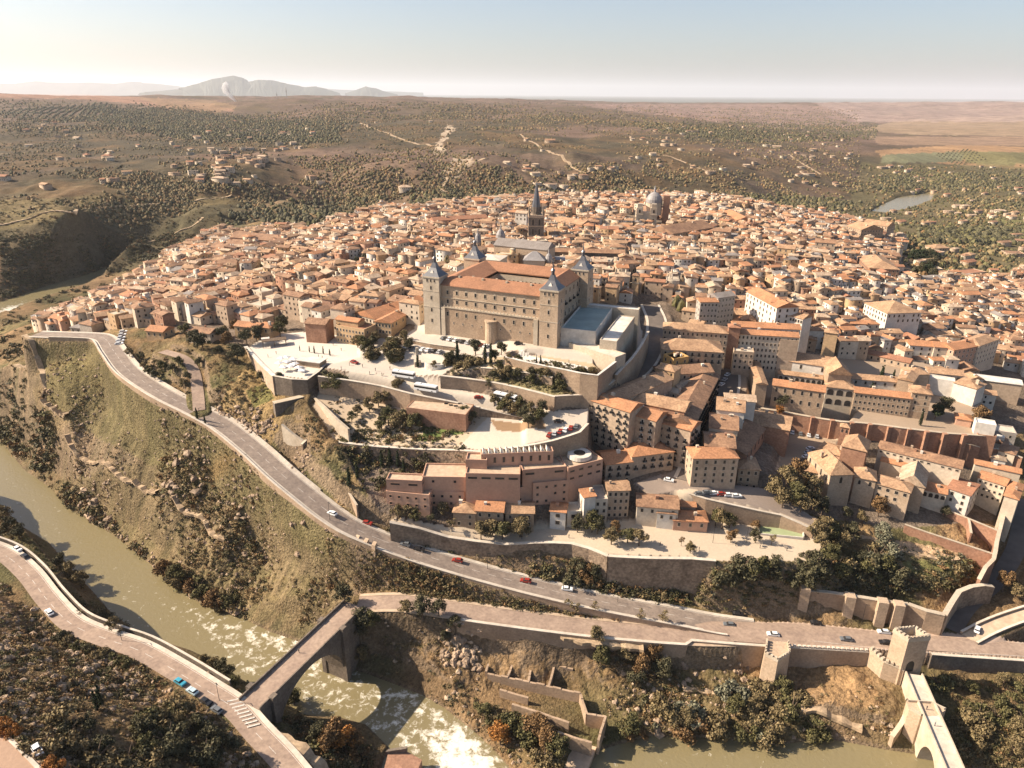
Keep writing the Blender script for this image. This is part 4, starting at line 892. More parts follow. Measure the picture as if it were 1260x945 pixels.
mb = MB(); mb.prism([(p.x,p.y) for p in j0][::-1] if False else [(j0[3].x,j0[3].y),(j0[2].x,j0[2].y),(j0[1].x,j0[1].y),(j0[0].x,j0[0].y)], -4, 2.1); tag(mb.build('stone_quay', M['paving_tan']), 'flat pale stone quay running down from the ruin into the water', 'quay'); block(j0)
c0 = W(495,940,4); hm_ = thing('mill_ruin','small roofless brick mill at the foaming weir, cut by the bottom edge','ruin', tuple(c0))
mb = MB(); mb.prism([(-5,-6),(4.5,-7),(6,.5),(1,3.2),(-4.5,2)], -6, [2.2,2,1.2,1.6,2.4]); mb.build('wall', M['brick'], hm_)
mb = MB(); mb.prism([(-5.2,1.4),(-4.6,2.4),(1.2,3.6),(1.,2.6)], 1.4, 3.4); mb.build('parapet', M['stone_dark'], hm_); block([W(470,930,4),W(520,930,4),W(530,960,4),W(460,960,4)])
# rock stump beside the bridge
mb = MB(); c0 = W(328,771,4); mb.prism([(-6.5,-3.5),(-1,-5.5),(5,-2),(6,4),(-4,5)], -6, [6.5,7.6,8,9.5,9]); tag(mb.build('rock_outcrop', M['rubble']), 'squared dark rock outcrop at the water edge upstream of the arched bridge', 'rock'); block([W(300,770,4),W(360,780,4),W(360,755,4),W(310,750,4)])

# ---------------------------------------------------------------- the fortress
FA = Vector((-38.3,344.5,85)); FB = Vector((18.4,320.5,85)); frz = math.atan2(FB.y-FA.y, FB.x-FA.x); FL_ = (FB-FA).length
ft = thing('fortress','massive square stone fortress with four slate-capped corner towers above the town','fortress', tuple(FA), frz)
DP = 45.
WIN = {}
def winmesh(kind, w_, h_, fr='frame'):
    key = (kind,round(w_,1),round(h_,1),fr)
    if key in WIN: return WIN[key]
    mb = MB()
    if kind == 'arch':
        P_ = [(-w_/2,0),(w_/2,0),(w_/2,h_*.65)]+[(w_/2*math.cos(a),h_*.65+h_*.35*math.sin(a)) for a in np.linspace(.35,math.pi-.35,6)]+[(-w_/2,h_*.65)]
        mb.poly([(x*1.18,-.05,z*1.07-.08) for x,z in P_], 0); mb.poly([(x,-.08,z) for x,z in P_], 1)
    else:
        f = .14
        mb.box(-w_/2-f,-.07,-f,-w_/2,.02,h_+f); mb.box(w_/2,-.07,-f,w_/2+f,.02,h_+f); mb.box(-w_/2,-.07,h_,w_/2,.02,h_+f); mb.box(-w_/2-f,-.12,-f-.05,w_/2+f,.02,-.01)
        mb.poly([(-w_/2,-.03,0),(w_/2,-.03,0),(w_/2,-.03,h_),(-w_/2,-.03,h_)],1)
        if kind == 'balcony':
            mb.box(-w_/2-.3,-.85,-.16,w_/2+.3,-.02,-.02,0)
            for x in np.linspace(-w_/2-.27,w_/2+.27,7): mb.box(x-.03,-.84,-.02,x+.03,-.79,.95,2,False)
            mb.box(-w_/2-.3,-.86,.92,w_/2+.3,-.78,1.0,2)
            mb.box(-w_/2-.3,-.84,-.02,-w_/2-.25,-.02,.95,2); mb.box(w_/2+.25,-.84,-.02,w_/2+.3,-.02,.95,2)
        if kind == 'ped': mb.poly([(-w_/2-.4,-.1,h_+.25),(w_/2+.4,-.1,h_+.25),(0,-.1,h_+1.)],0)
    WIN[key] = mb.mesh('window', [M[fr], M['glass'], M['iron']]); return WIN[key]
def addwin(root, kind, w_, h_, x, y, z, face=0, fr='frame'):
    o = link('window', winmesh(kind,w_,h_,fr), root, (x,y,z), (0, -math.pi/2, math.pi/2, math.pi)[face]); return o
mb = MB(); X1 = FL_
# ring of walls: outer and court
mb.prism([(0,-2.4),(X1,-2.4),(X1,DP+2.4),(0,DP+2.4)], -4, 23.2, cap=False)
cx0,cx1,cy0,cy1 = 19,X1-12,12.5,DP-12
mb.v, mb.f, mb.m = mb.v, mb.f, mb.m
for a,b in (((cx0,cy0),(cx1,cy0)),((cx1,cy0),(cx1,cy1)),((cx1,cy1),(cx0,cy1)),((cx0,cy1),(cx0,cy0))): mb.poly([(*a,3),(*a,22.4),(*b,22.4),(*b,3)])
mb.poly([(cx0,cy0,3.2),(cx1,cy0,3.2),(cx1,cy1,3.2),(cx0,cy1,3.2)])
mb.build('wall', M['stone'], ft)
mb = MB(); mb.box(4.8,-3.6,-4,X1-4.8,-2.41,12.2); mb.build('lower_wall', M['stone_brown'], ft)
mb = MB(); mb.box(4.7,-4.0,12.2,X1-4.7,-2.42,12.7); mb.box(4.6,-2.9,22.6,X1-4.6,-2.41,23.3); mb.box(4.6,-2.7,16.9,X1-4.6,-2.42,17.2)
for i in range(30):
    x = 5+i*(X1-10)/29.; mb.box(x-.25,-3.95,12.7,x+.25,-3.7,13.5)
mb.build('cornice', M['stone_pale'], ft)
# roof ring with outer and inner slopes
mb = MB(); o = [( -.2,-3.2),(X1+.2,-3.2),(X1+.2,DP+3.2),(-.2,DP+3.2)]; ze, zr, zi = 23.35, 27.0, 23.6
r_ = [(9,4.6),(X1-5.5,4.6),(X1-5.5,DP-4.6),(9,DP-4.6)]; ii = [(cx0-.5,cy0-.5),(cx1+.5,cy0-.5),(cx1+.5,cy1+.5),(cx0-.5,cy1+.5)]
for i in range(4):
    j=(i+1)%4; mb.poly([(*o[i],ze),(*o[j],ze),(*r_[j],zr),(*r_[i],zr)]); mb.poly([(*r_[i],zr),(*r_[j],zr),(*ii[j],zi),(*ii[i],zi)])
    mb.poly([(*o[i],ze-.35),(*o[j],ze-.35),(*o[j],ze),(*o[i],ze)]); mb.poly([(*ii[j],zi-.5),(*ii[i],zi-.5),(*ii[i],zi),(*ii[j],zi)])
rf = mb.build('roof', M['roof_fort'], ft)
for i in range(7):
    mb = MB(); mb.box(-.5,-.4,0,.5,.4,1.5); mb.build('chimney', M['stone_pale'], rf, (12+i*6.3, 3.+(i%2)*2.4, 25.6))
mb = MB(); mb.box(cx0+1.5,cy0+1,20.2,cx1-1.5,cy0+2.2,20.6)
mb.poly([(cx0,cy1-.05,22),(cx1,cy1-.05,22),(cx1,cy1-.05,14),(cx0,cy1-.05,14)][::-1]); mb.build('court_gallery', M['stone_pale'], ft)
for i in range(12): addwin(ft,'arch',1.5,2.6,cx0+2+i*(cx1-cx0-4)/11.,cy1-.1,17.2,0,'stone_pale')
mb = MB(); 
for k,(tx,ty) in enumerate(((0,0),(X1,0),(X1,DP),(0,DP))):
    h_ = 4.5; th_ = 27.1
    mb = MB(); mb.box(tx-h_,ty-h_,-4,tx+h_,ty+h_,th_, bottom=False); t_ = mb.build('corner_tower', M['stone_pale' if k in (0,) else 'stone'], ft)
    mb = MB(); mb.box(tx-h_-.35,ty-h_-.35,th_-.7,tx+h_+.35,ty+h_+.35,th_+.05); mb.build('cornice', M['stone_pale'], t_)
    for zc in (11.8,19.8): mb = MB(); mb.box(tx-h_-.14,ty-h_-.14,zc,tx+h_+.14,ty+h_+.14,zc+.35); mb.build('string_course', M['stone_pale'], t_)
    mb = MB(); prof = [(h_+.15,th_+.05),(h_*.66,th_+1.7),(h_*.36,th_+3.8),(.8,th_+6.2)]
    for (r0,z0),(r1,z1) in zip(prof[:-1],prof[1:]): mb.cyl((tx,ty),r0*1.414,r1*1.414,z0,z1,4,0,False,math.pi/4)
    mb.build('slate_roof', M['slate'], t_)
    mb = MB(); mb.cyl((tx,ty),.85,.85,th_+6,th_+8.2,8); mb.cyl((tx,ty),1.15,.4,th_+8.2,th_+9.2,8); mb.cyl((tx,ty),.4,.06,th_+9.2,th_+14,6); mb.build('spire', M['slate'], t_)
    mb = MB()
    mb.v += [(tx-1,ty-h_*.72,th_+1.5),(tx+1,ty-h_*.72,th_+1.5),(tx,ty-h_*.6,th_+3.2)]; mb.f.append((0,1,2)); mb.m.append(0); mb.build('dormer', M['white'], t_)
    if k < 3:
        xs = (0,) if k == 0 else (-1.6,1.6)
        for z_ in (24.4,): 
            for x_ in (-2.,0,2.): addwin(t_,'win',.8,1.4,tx+x_,ty-h_,z_)
        for z_ in (20.6,15.6,9.5,4.):
            addwin(t_,'ped' if z_ > 14 else 'win',.9,1.8,tx,ty-h_,z_)
            if k >= 1: addwin(t_,'win',.9,1.8,tx+h_,ty,z_,2)
for i in range(10):
    x = 8+i*(X1-16)/9.; addwin(ft,'ped',1.1,1.8,x,-2.42,18.8,0,'stone_pale'); addwin(ft,'win',1.1,1.9,x,-2.42,14.2)
    if i not in (4,): addwin(ft,'win',1.,2.,x+.4,-3.62,8.2,0,'stone_pale')
    addwin(ft,'win',.5,.8,x-1.5,-3.62,4.4); 
for i in range(6):
    y = 7.5+i*(DP-15)/5.
    for z_,kd in ((19.2,'win'),(14.2,'balcony'),(8.6,'ped')): addwin(ft,kd,1.3,2.2,X1+.02,y,z_,2,'stone_pale')
mb = MB(); mb.cyl((32,-3.6),3.1,2.9,-4,8.2,16); mb.cyl((32,-3.6),3.3,3.3,8.2,8.9,16); mb.build('round_turret', M['stone'], ft)
mb = MB(); mb.box(X1-7.4,-4.6,-4,X1-5.2,-2.6,12.3); mb.build('pilaster', M['stone_pale'], ft)
mb = MB(); mb.box(4.9,-4.3,-4,7.2,-2.6,12.3); mb.build('pilaster', M['stone_pale'], ft)
block([FA-Vector((10,8,0)), FB+Vector((4,-10,0)), FB+Vector((26,46,0)), FA+Vector((16,52,0))])
# ---------------------------------------------------------------- buildings
def roofmesh(L_, D_, z, kind, rh, ov=.45, mi=0, th=.22):
    """roof over a L x D box whose eaves are at z"""
    mb = MB(); x0,x1,y0,y1 = -ov,L_+ov,-ov,D_+ov; zt = z+th
    def slab(top, dz=th):
        mb.poly(top, mi)
    if kind == 'gable': r = [(x0,(y0+y1)/2),(x1,(y0+y1)/2)]
    elif kind == 'gablex': r = [((x0+x1)/2,y0),((x0+x1)/2,y1)]
    elif kind == 'hip':
        k = min(L_,D_)/2
        r = [(x0+k,(y0+y1)/2),(x1-k,(y0+y1)/2)] if L_ >= D_ else [((x0+x1)/2,y0+k),((x0+x1)/2,y1-k)]
    elif kind == 'shed': r = None
    zr = zt+rh
    a,b,c,d = (x0,y0,zt),(x1,y0,zt),(x1,y1,zt),(x0,y1,zt)
    if kind == 'shed':
        c = (x1,y1,zr); d = (x0,y1,zr); slab([a,b,c,d]); mb.poly([b,(x1,y1,zt),c],mi); mb.poly([a,d,(x0,y1,zt)],mi); mb.poly([d,c,(x1,y1,zt),(x0,y1,zt)],mi)
    else:
        p = (*r[0],zr); q = (*r[1],zr)
        if kind == 'gable' or (kind == 'hip' and L_ >= D_): slab([a,b,q,p]); slab([c,d,p,q]); slab([b,c,q]); slab([d,a,p])
        else: slab([b,c,q,p]); slab([d,a,p,q]); slab([a,b,p]); slab([c,d,q])
    mb.poly([(x0,y0,z),(x1,y0,z),(x1,y0,zt),(x0,y0,zt)],mi); mb.poly([(x1,y0,z),(x1,y1,z),(x1,y1,zt),(x1,y0,zt)],mi); mb.poly([(x1,y1,z),(x0,y1,z),(x0,y1,zt),(x1,y1,zt)],mi); mb.poly([(x0,y1,z),(x0,y0,z),(x0,y0,zt),(x0,y1,zt)],mi)
    mb.poly([(x0,y0,z),(x0,y1,z),(x1,y1,z),(x1,y0,z)],mi)
    return mb
def solve_h(u, v, h):
    z = 50.
    for _ in range(60):
        q = W(u,v,z); z = .6*z+.4*(gz(q.x,q.y)+h)
    return z
NW = {}
def wing(root, p0, p1, dep, h=9, ze=None, roof='gable', rh=None, wall='tan', rm='roof_brown', win='win', ww=1., wh=1.5, sp=3.1, cols=None, rows=None, rowh=3.2, sides=True, fr='frame', chim=1, ov=.45, par=.7, top=1.5, back=False, inset=0, base=None, stripe=False):
    if ze is None: ze = solve_h(*p0, h)
    A = W(*p0, ze); B = W(*p1, ze); L_ = math.hypot(B.x-A.x,B.y-A.y); rz = math.atan2(B.y-A.y,B.x-A.x)
    if isinstance(dep, tuple):
        c = W(*dep, ze); dep = abs(-(c.x-A.x)*math.sin(rz)+(c.y-A.y)*math.cos(rz))
    ex = Vector((math.cos(rz),math.sin(rz),0)); ey = Vector((-ex.y,ex.x,0))
    cs = [A,B,B+ey*dep,A+ey*dep]; block(cs)
    gs = [gz(c.x-ex.x*0,c.y) for c in cs]+[gz(c.x+s.x,c.y+s.y) for c in cs for s in (ey*-1.5,ex*1.5,ex*-1.5)]; zb = min(gs)-1 if base is None else base
    gf = gz((A.x+B.x)/2-ey.x*1.5,(A.y+B.y)/2-ey.y*1.5); gf = gf if base is None else base
    loc = (A.x-root.location.x,A.y-root.location.y,0-root.location.z) if root else None
    mb = MB(); zt = ze+.0
    mb.prism([(0,0),(L_,0),(L_,dep),(0,dep)], zb, zt, cap=True)
    if rh is None: rh = min(dep, L_)/2*.40
    if roof in ('gable','gablex'):
        if roof == 'gable':
            for x in (0,L_): mb.poly([(x,0,zt),(x,dep,zt),(x,dep/2,zt+rh*.96)])
        else:
            for y in (0,dep): mb.poly([(0,y,zt),(L_,y,zt),(L_/2,y,zt+rh*.96)])
    if roof == 'flat':
        t = .35
        for (x0,y0,x1,y1) in ((0,0,L_,t),(0,dep-t,L_,dep),(0,t,t,dep-t),(L_-t,t,L_,dep-t)): mb.box(x0,y0,zt-.02,x1,y1,zt+par, bottom=False)
    w_ = mb.build('wall', M[wall], root, loc, rz)
    if roof == 'flat':
        mb = MB(); t=.35; mb.poly([(t,t,zt+.06),(L_-t,t,zt+.06),(L_-t,dep-t,zt+.06),(t,dep-t,zt+.06)]); rf = mb.build('roof', M[rm], root, loc, rz)
    else:
        rf = roofmesh(L_, dep, zt-.02 if roof not in('hip','shed') else zt, roof, rh, ov).build('roof', M[rm], root, loc, rz)
    rr = random.Random(int(p0[0]*31+p0[1]*7))
    for k in range(chim):
        c = MB(); s = rr.uniform(.4,.7); c.box(-s,-s*.8,-1.2,s,s*.8,1.1+rr.random()*.6); c.box(-s-.12,-s*.8-.12,1.1,s+.12,s*.8+.12,1.25)
        yy = dep*rr.uniform(.3,.7); zc = zt+(rh*(1-abs(yy-dep/2)/(dep/2)) if roof != 'flat' else 0)
        c.build('chimney', M[rr.choice(['cream','tan','white','brick'])], rf, (L_*rr.uniform(.15,.85), yy, zc))
    if stripe:
        mb = MB(); z_ = zt-3.1
        while z_ > gf+1: mb.box(-.06,-.06,z_,L_+.06,0.02,z_+.18); z_ -= rowh
        mb.build('string_course', M['stone_pale'], w_)
    if win:
        cam_ = Vector((0,0,H)); n_ = 0
        faces = [(0,L_,Vector((0,0,0)),ex,-ey)]
        if sides: faces += [(1,dep,Vector((0,dep,0)),-ey,-ex),(2,dep,Vector((L_,0,0)),ey,ex)]
        for fi, ln, o_, tdir, nrm in faces:
            mid = A+ex*o_.x+ey*o_.y+tdir*ln/2
            if (Vector((0,0,0))-Vector((mid.x,mid.y,0))).dot(nrm) <= 0.12*mid.length: continue
            g = gz(mid.x+nrm.x*2,mid.y+nrm.y*2) if base is None else base
            nc = cols if (cols and fi == 0) else max(1,int((ln-1.2)/sp)); z_ = zt-.7-wh-(.2); r_ = 0
            while z_ > g+.5 and (rows is None or r_ < rows):
                for i in range(nc):
                    s = (i+.5)/nc*ln
                    cnt = NW.get(root.name,0)
                    if cnt >= 96: break
                    if rr.random() < .04 and not stripe: continue
                    if fi == 0: addwin(w_,win,ww,wh,s,0,z_,0,fr)
                    elif fi == 1: addwin(w_,win,ww,wh,0,dep-s,z_,1,fr)
                    else: addwin(w_,win,ww,wh,L_,s,z_,2,fr)
                    NW[root.name] = cnt+1
                z_ -= rowh; r_ += 1
    return dict(ze=ze, A=A, B=B, L=L_, dep=dep, wall=w_, roof=rf, rz=rz)
def bld(name, label, cat, wings, group=None):
    p0 = wings[0]['p0']; ze = wings[0].get('ze') or solve_h(*p0, wings[0].get('h',9)); a = W(*p0, ze)
    root = thing(name, label, cat, (a.x,a.y,gz(a.x,a.y)), 0, group)
    out = []
    for w_ in wings:
        w_ = dict(w_); w_['p0']; out.append(wing(root, **w_))
    return root, out
def w(p0, p1, dep, **k): return dict(p0=p0, p1=p1, dep=dep, **k)
# fortress annex
ax, _ = bld('library_annex','low modern block with a teal flat roof attached to the right side of the fortress','building',[
 w((690,405.5),(733,410),(722,378),ze=92.4,roof='flat',wall='plaza_white',rm='grey_green',win=None,chim=0,par=.9),
 w((738,419),(759,421.5),(785,391),ze=90.5,roof='flat',wall='stone_pale',rm='plaza_white',win=None,chim=0,par=.5),
 w((722,376),(786,382),5,ze=93.2,roof='flat',wall='stone_pale',rm='plaza_white',win=None,chim=0,par=.3)])
bld('museum_terrace','long pale stone podium stepping down beside the teal-roofed annex','building',[w((757,441),(770,436),(800,389),ze=86.5,roof='flat',wall='stone_pale',rm='paving',win=None,chim=0,par=.5)])
# pink congress building, terraced
pk = dict(roof='flat',wall='pink',rm='paving_tan',chim=0,fr='pink',ww=1.,wh=1.1)
bld('congress_building','long terraced pinkish modern building with flat tan roofs below the park wall','building',[
 w((475,606),(528,611),5.5,h=5,rows=2,**pk), w((475,591.5),(519,593.5),(478,583),h=10.5,rows=2,ww_=0,**{k:v for k,v in pk.items()}) if False else w((475,591.5),(519,593.5),(478,583),h=10,**{**pk,'rows':1,'ww':3.6,'wh':.9,'sp':4.4}),
 w((519.5,588),(573,589),11,h=12,rows=1,cols=2,**pk), w((528,606),(571,607.5),7,h=6,rows=2,**pk),
 w((573,584),(640,585.5),10,ze=57.5,**{**pk,'rows':1,'ww':3.6,'wh':.9,'sp':4.4}), w((593,603.5),(635,604.5),8,h=8,rows=2,**pk), w((635,604),(656,597),8,h=9,rows=3,**pk),
 w((656,596.5),(700,592.5),8,h=9.5,rows=3,**pk), w((643,580),(697,575.5),10,ze=57.5,**{**pk,'rows':1,'ww':3.6,'wh':.9,'sp':4.4}), w((699,577.5),(742,566.5),14,ze=57.2,**{**pk,'rows':2,'ww':2.,'wh':.9}),
 w((573,567),(599,568),6,ze=61,**{**pk,'win':None})])
rt, ww_ = bld('exhibition_hall','pinkish hall with a row of white sawtooth skylights along its roof edge','building',[w((592,561),(681,557),4.5,ze=62.5,rows=1,cols=8,**{**pk,'wh':2.4})])
a_ = ww_[0]
for i in range(12):
    mb = MB(); s = (a_['L']-1)/12; mb.v += [(0,0.2,0),(s*.8,.2,0),(s*.8,4.2,0),(0,4.2,0),(s*.1,.4,1.9),(s*.1,4.,1.9)]; mb.f += [(0,1,4),(1,2,5,4),(2,3,5),(3,0,4,5)]; mb.m += [0]*4
    mb.build('skylight', M['white'], rt, (a_['A'].x-rt.location.x+math.cos(a_['rz'])*(i*s+.6), a_['A'].y-rt.location.y+math.sin(a_['rz'])*(i*s+.6), 62.56-rt.location.z), a_['rz'])
c = W(713,559,58.5); mb = MB(); mb.cyl((0,0),5.2,4.8,-.8,.7,24); mb.cyl((0,0),2.4,2.4,.7,.8,20,1); tag(mb.build('roof_drum', [M['white'],M['glass']], None, tuple(c)), 'round white skylight drum on the curved end of the pink building', 'skylight')
# front row of houses
hk = dict(wall='stone_brown', win='win', chim=1)
bld('house','brown stone row house with an orange hipped roof, left end of the promenade row','house',[w((557.5,630.5),(585,632),9,h=6.5,roof='hip',rm='roof_tan',rows=2,**hk)])
bld('house','brown stone row house with the brightest orange roof, middle of the promenade row','house',[w((585,628.5),(619,630.5),9,h=7.2,roof='gable',rm='roof_orange',rows=2,**hk)])
bld('house','brown row house with a tan gabled roof, right of the bright orange one','house',[w((622,631.5),(657,632),9,h=6.8,roof='gable',rm='roof_tan',rows=2,**hk)])
bld('house','small white house with a glazed terrace beneath an orange roof behind the promenade trees','house',[w((677,629),(696,631),7,h=8,wall='white',rm='roof_orange',win='win',ww=1.6,rows=3),w((698,631),(715,630.5),7,h=6.5,roof='flat',wall='white',rm='paving',ww=2.2,wh=1.4,rows=2,chim=0)])
bld('apartment_house','cream four-storey house with a white left side and a roof terrace, behind promenade trees','house',[w((715.5,616.5),(748,615.5),11,h=11,roof='flat',wall='cream',rm='greywall',rows=4,cols=4),w((719,612.5),(733,610.5),5,h=14,roof='shed',rh=.8,wall='white',rm='roof_orange',win=None)])
bld('apartment_house','narrow brick-coloured apartment house with a loggia under a tan roof','house',[w((748,604),(775,603.5),8,h=12,wall='tan',rm='roof_tan',rows=4,cols=4)])
bld('apartment_house','orange-roofed block with balconies and white party walls above the street','building',[w((745.5,572),(778,568.5),12,h=10,wall='tan',rm='roof_orange',win='balcony',rows=3,wh=2,ww=1.),w((778,562.5),(829.5,556),13,h=10.5,wall='tan',rm='roof_orange',roof='hip',win='balcony',rows=3,wh=2,ww=1.)])
if 0: bld('restaurant_pavilion','low curved orange-roofed house with white gable beside the congress building','house',[w((762,551),(784,549),9,h=13,wall='white',rm='roof_orange',win=None)])
# large triangular block
A4,B4,C4,D4 = (724.5,492),(851,529.5),(886.5,457),(811,457)
z4 = 63.
bk = dict(wall='tan', win='balcony', ww=.9, wh=1.9, sides=False)
bld('apartment_block','long left-hand front of the big courtyard block, five storeys under orange roofs','building',[w((724.5,492),(775,507.5),11,ze=z4+10,rm='roof_orange',roof='gable',**bk)])
bld('apartment_block','middle house of the big courtyard block front, with stacked glazed bays','building',[w((775,509.5),(807,518.5),11,ze=z4+6.5,rm='roof_orange',fr='white',**bk)])
bld('apartment_block','right corner house of the big courtyard block, five storeys of balconies','building',[w((809,519),(850,530.5),11,ze=z4+3,rm='roof_orange',**{**bk,'sides':True})])
bld('apartment_block','darker long wing of the courtyard block running beside the narrow shaded street','building',[w((853,524),(885,462),13,ze=z4+4,rm='roof_brown',**bk)])
bld('apartment_block','rear left wing of the courtyard block along the curving street, pale roof edge','building',[w((804,459),(730,488),11,ze=z4+10.2,rm='roof_tan',**bk)])
bld('apartment_block','inner wing of the courtyard block with a pinkish brick wall below a broad tan roof','building',[w((768,492),(842,507),12,ze=z4+7.8,rm='roof_tan',wall='brick',win='win',rows=1,cols=4)])
bld('apartment_block','back house closing the courtyard block, with a rooftop terrace','building',[w((815,462),(878,458),12,ze=z4+7,rm='roof_brown',wall='tan',win='win')])
# corner block D
bld('corner_building','six-storey rounded corner building with an orange roof above the car-lined street','building',[w((853,564.5),(909,564),10,h=13.,roof='hip',wall='tan',rm='roof_orange',win='win',rowh=2.9)])
bld('row_building','tall narrow house with stepped tan roofs behind the six-storey corner building','building',[w((893,548),(853,556),1,h=12,roof='flat',wall='tan',rm='roof_tan',win=None)] if False else [w((868,549),(905,552),14,ze=60,roof='gable',wall='tan',rm='roof_brown',win=None,chim=3)])
bld('row_building','middle stepped-roof house on the right of the narrow shaded street','building',[w((873,526),(908,530),16,ze=62,roof='gable',wall='cream',rm='roof_brown',win=None,chim=3)])
bld('row_building','upper stepped-roof house on the right of the narrow shaded street, white terrace on top','building',[w((882,504),(916,508),15,ze=65,roof='gable',wall='white',rm='roof_tan',win=None,chim=3)])
bld('row_building','low houses with pale roofs beside the white square','building',[w((893,492),(930,495),8,ze=66,roof='gable',wall='white',rm='roof_pale',win=None,chim=2)])
bld('church','church with a broad grey-brown roof and apse beside the large tree','church',[w((918,560),(941,528),17,ze=54,rh=3.2,wall='brick',rm='roof_brown',win='arch',ww=1.6,wh=3,rows=1,sp=5),w((909,577),(935,578.5),11,h=10,roof='hip',wall='stone_brown',rm='roof_tan',rows=3,cols=3)])
bld('parish_house','long tan-roofed brick range behind the broad church roof','building',[w((921,521),(971,530),(979,514),ze=54.5,wall='brick',rm='roof_tan',win=None,chim=2)])
# museum / convent palace
mk_ = dict(wall='stone_brown')
bld('convent_palace','great stone convent with courtyards, loggias and long tan roofs above the brick wall','building',[
 w((951,474),(1015,483),9,h=11.5,rm='roof_orange',rows=2,cols=6,ww=1.1,wh=2.2,rowh=5,**mk_), w((930.5,472.5),(944,473.5),(956,445),h=11,roof='gablex',rm='roof_tan',win=None,chim=0,**mk_),
 w((948,441),(1026,453),(1024,441),ze=66,rm='roof_tan',wall='white',rows=1,cols=3,wh=2.2), w((958,460),(1012,467),3,ze=60.5,roof='shed',rh=1,rm='roof_tan',wall='greywall',win='arch',ww=1.8,wh=2.4,rows=1,cols=8),
 w((1017,476),(1052,480),13,h=13.5,roof='hip',rm='roof_tan',win='arch',ww=3.,wh=3,rows=2,cols=3,rowh=5,wall='stone_pale'), w((1020,460),(1048,462),14,ze=66,roof='gablex',rh=4.5,rm='roof_tan',win=None,chim=0,**mk_),
 w((1052,483),(1122,491),8,h=12,rm='roof_orange',rows=3,stripe=True,cols=12,ww=1,wh=1.3,**mk_), w((1122.5,483),(1147,486),10,h=13,roof='hip',rm='roof_tan',rows=3,stripe=True,cols=2,**mk_),
 w((1048,466),(1120,472),8,ze=58,rm='roof_tan',wall='white',rows=1,cols=6), w((1105,466),(1124,470),13,ze=61,roof='gablex',rm='roof_tan',win=None,**mk_)])
bld('chapter_house','tan-roofed convent range with an arched gallery facing the shaded garden','building',[w((1121,461),(1144,461),10,ze=61,roof='hip',rm='roof_tan',win=None,wall='tan'),w((1144,459),(1186,463),9,ze=59,rm='roof_tan',win='arch',ww=2.4,wh=2.6,rows=1,cols=4,wall='greywall'),w((1174,471),(1202,479),11,h=9,roof='hip',rm='roof_tan',win=None,wall='white')])
bld('garden_pavilion','white walled pavilion with a bright flat canopy in the shaded convent garden','building',[w((1144,466),(1175,471),6,h=8,roof='flat',rm='plaza_white',wall='white',win=None,chim=0)])
bld('garden_house','small orange-roofed garden house beside the tall rust-coloured cypress','house',[w((1177,515),(1196,518),7,h=3.2,roof='hip',rm='roof_orange',wall='pink',win=None,chim=0)])
bld('canopy_building','modern block with a bright white rooftop canopy behind the garden walls','building',[w((1201,521),(1226,525),6,h=5.5,roof='flat',rm='white_cloth',wall='white',win=None,chim=0),w((1224,531),(1251,535),9,h=5,roof='flat',rm='paving',wall='greywall',rows=1,cols=2,chim=0),w((1203,536),(1226,539),7,h=6,roof='flat',rm='paving_tan',wall='brick',win=None,chim=1)])
bld('swoop_roof_building','long building with a pale smooth curved roof at the right edge','building',[w((1203,467),(1258,474),9,ze=49,roof='gable',rh=1.2,rm='plaza_white',wall='tan',win=None,chim=0)])
# lower convent
bld('convent_church','pale stone church with rounded apse, tan hipped roofs and lit buttress beside the big tree','church',[
 w((1022,585),(1050,584),(1051,556),ze=47,roof='hip',rh=4.5,rm='roof_tan',wall='stone',win='arch',ww=1.2,wh=3,rows=1,sp=4.5), w((1052,587),(1078,592),9,ze=44.5,roof='hip',rh=3,rm='roof_tan',wall='stone',win='arch',ww=1,wh=2,rows=1),
 w((989,579),(1018,585),10,ze=42.5,roof='hip',rm='roof_tan',wall='stone_pale',rows=1,cols=4), w((1006,553),(1036,562),10,ze=44,roof='hip',rm='roof_tan',wall='pink',win=None)])
bld('convent_dome','square convent pavilion with a steep pyramidal tan roof behind the church','building',[w((1036,549),(1066,556),(1070,543),ze=50,roof='hip',rh=4.2,rm='roof_tan',wall='brick',win=None,chim=0)])
bld('brick_belfry','small brick bell tower with twin openings and a pyramid roof against the city wall','tower',[w((1034.5,525),(1045,527),3.6,ze=52.5,roof='hip',rh=1.2,rm='roof_tan',wall='brick',win='arch',ww=.8,wh=1.6,rows=1,cols=2,sides=False,chim=0)])
bld('convent_range','stone range with a tan roof above the diagonal shadow, right of the apse','building',[w((1078,595),(1120,606.5),9,ze=43,roof='hip',rm='roof_tan',wall='stone',rows=2,cols=4,ww=1.3,wh=1.5)])
bld('convent_range','long brown-roofed range along the foot of the brick city wall','building',[w((1081,551.5),(1183,577),9,ze=47,rm='roof_brown',wall='cream',rows=1,cols=12,wh=.8,ww=1.2,chim=3)])
bld('convent_range','cream lean-to range inside the convent cloister with an orange roof','building',[w((1084,567),(1114,575),4,ze=42.5,roof='shed',rh=1.2,rm='roof_orange',wall='cream',win=None),w((1147,585),(1176,591),5,ze=40,roof='gable',rm='roof_tan',wall='white',win='balcony',wh=1.8,rows=1)])
bld('convent_range','convent wing with a big pale slope of roof facing left','building',[w((1106,592),(1138,600),15,ze=43,roof='gablex',rh=4.5,rm='roof_pale',wall='stone',win=None,chim=0)])
bld('arcaded_house','convent wing with a row of arched windows under a rusty orange roof','building',[w((1121,599),(1165,608.5),8,ze=39,rm='roof_orange',wall='cream',win='arch',ww=1.5,wh=2,rows=1,cols=6)])
bld('house','white house with three windows in its gable end and a pinkish flat roof strip','house',[w((1166,600.5),(1194,610),13,ze=40.5,roof='gable',rh=1.,rm='roof_rust',wall='white',rows=3,cols=2,rowh=3)])
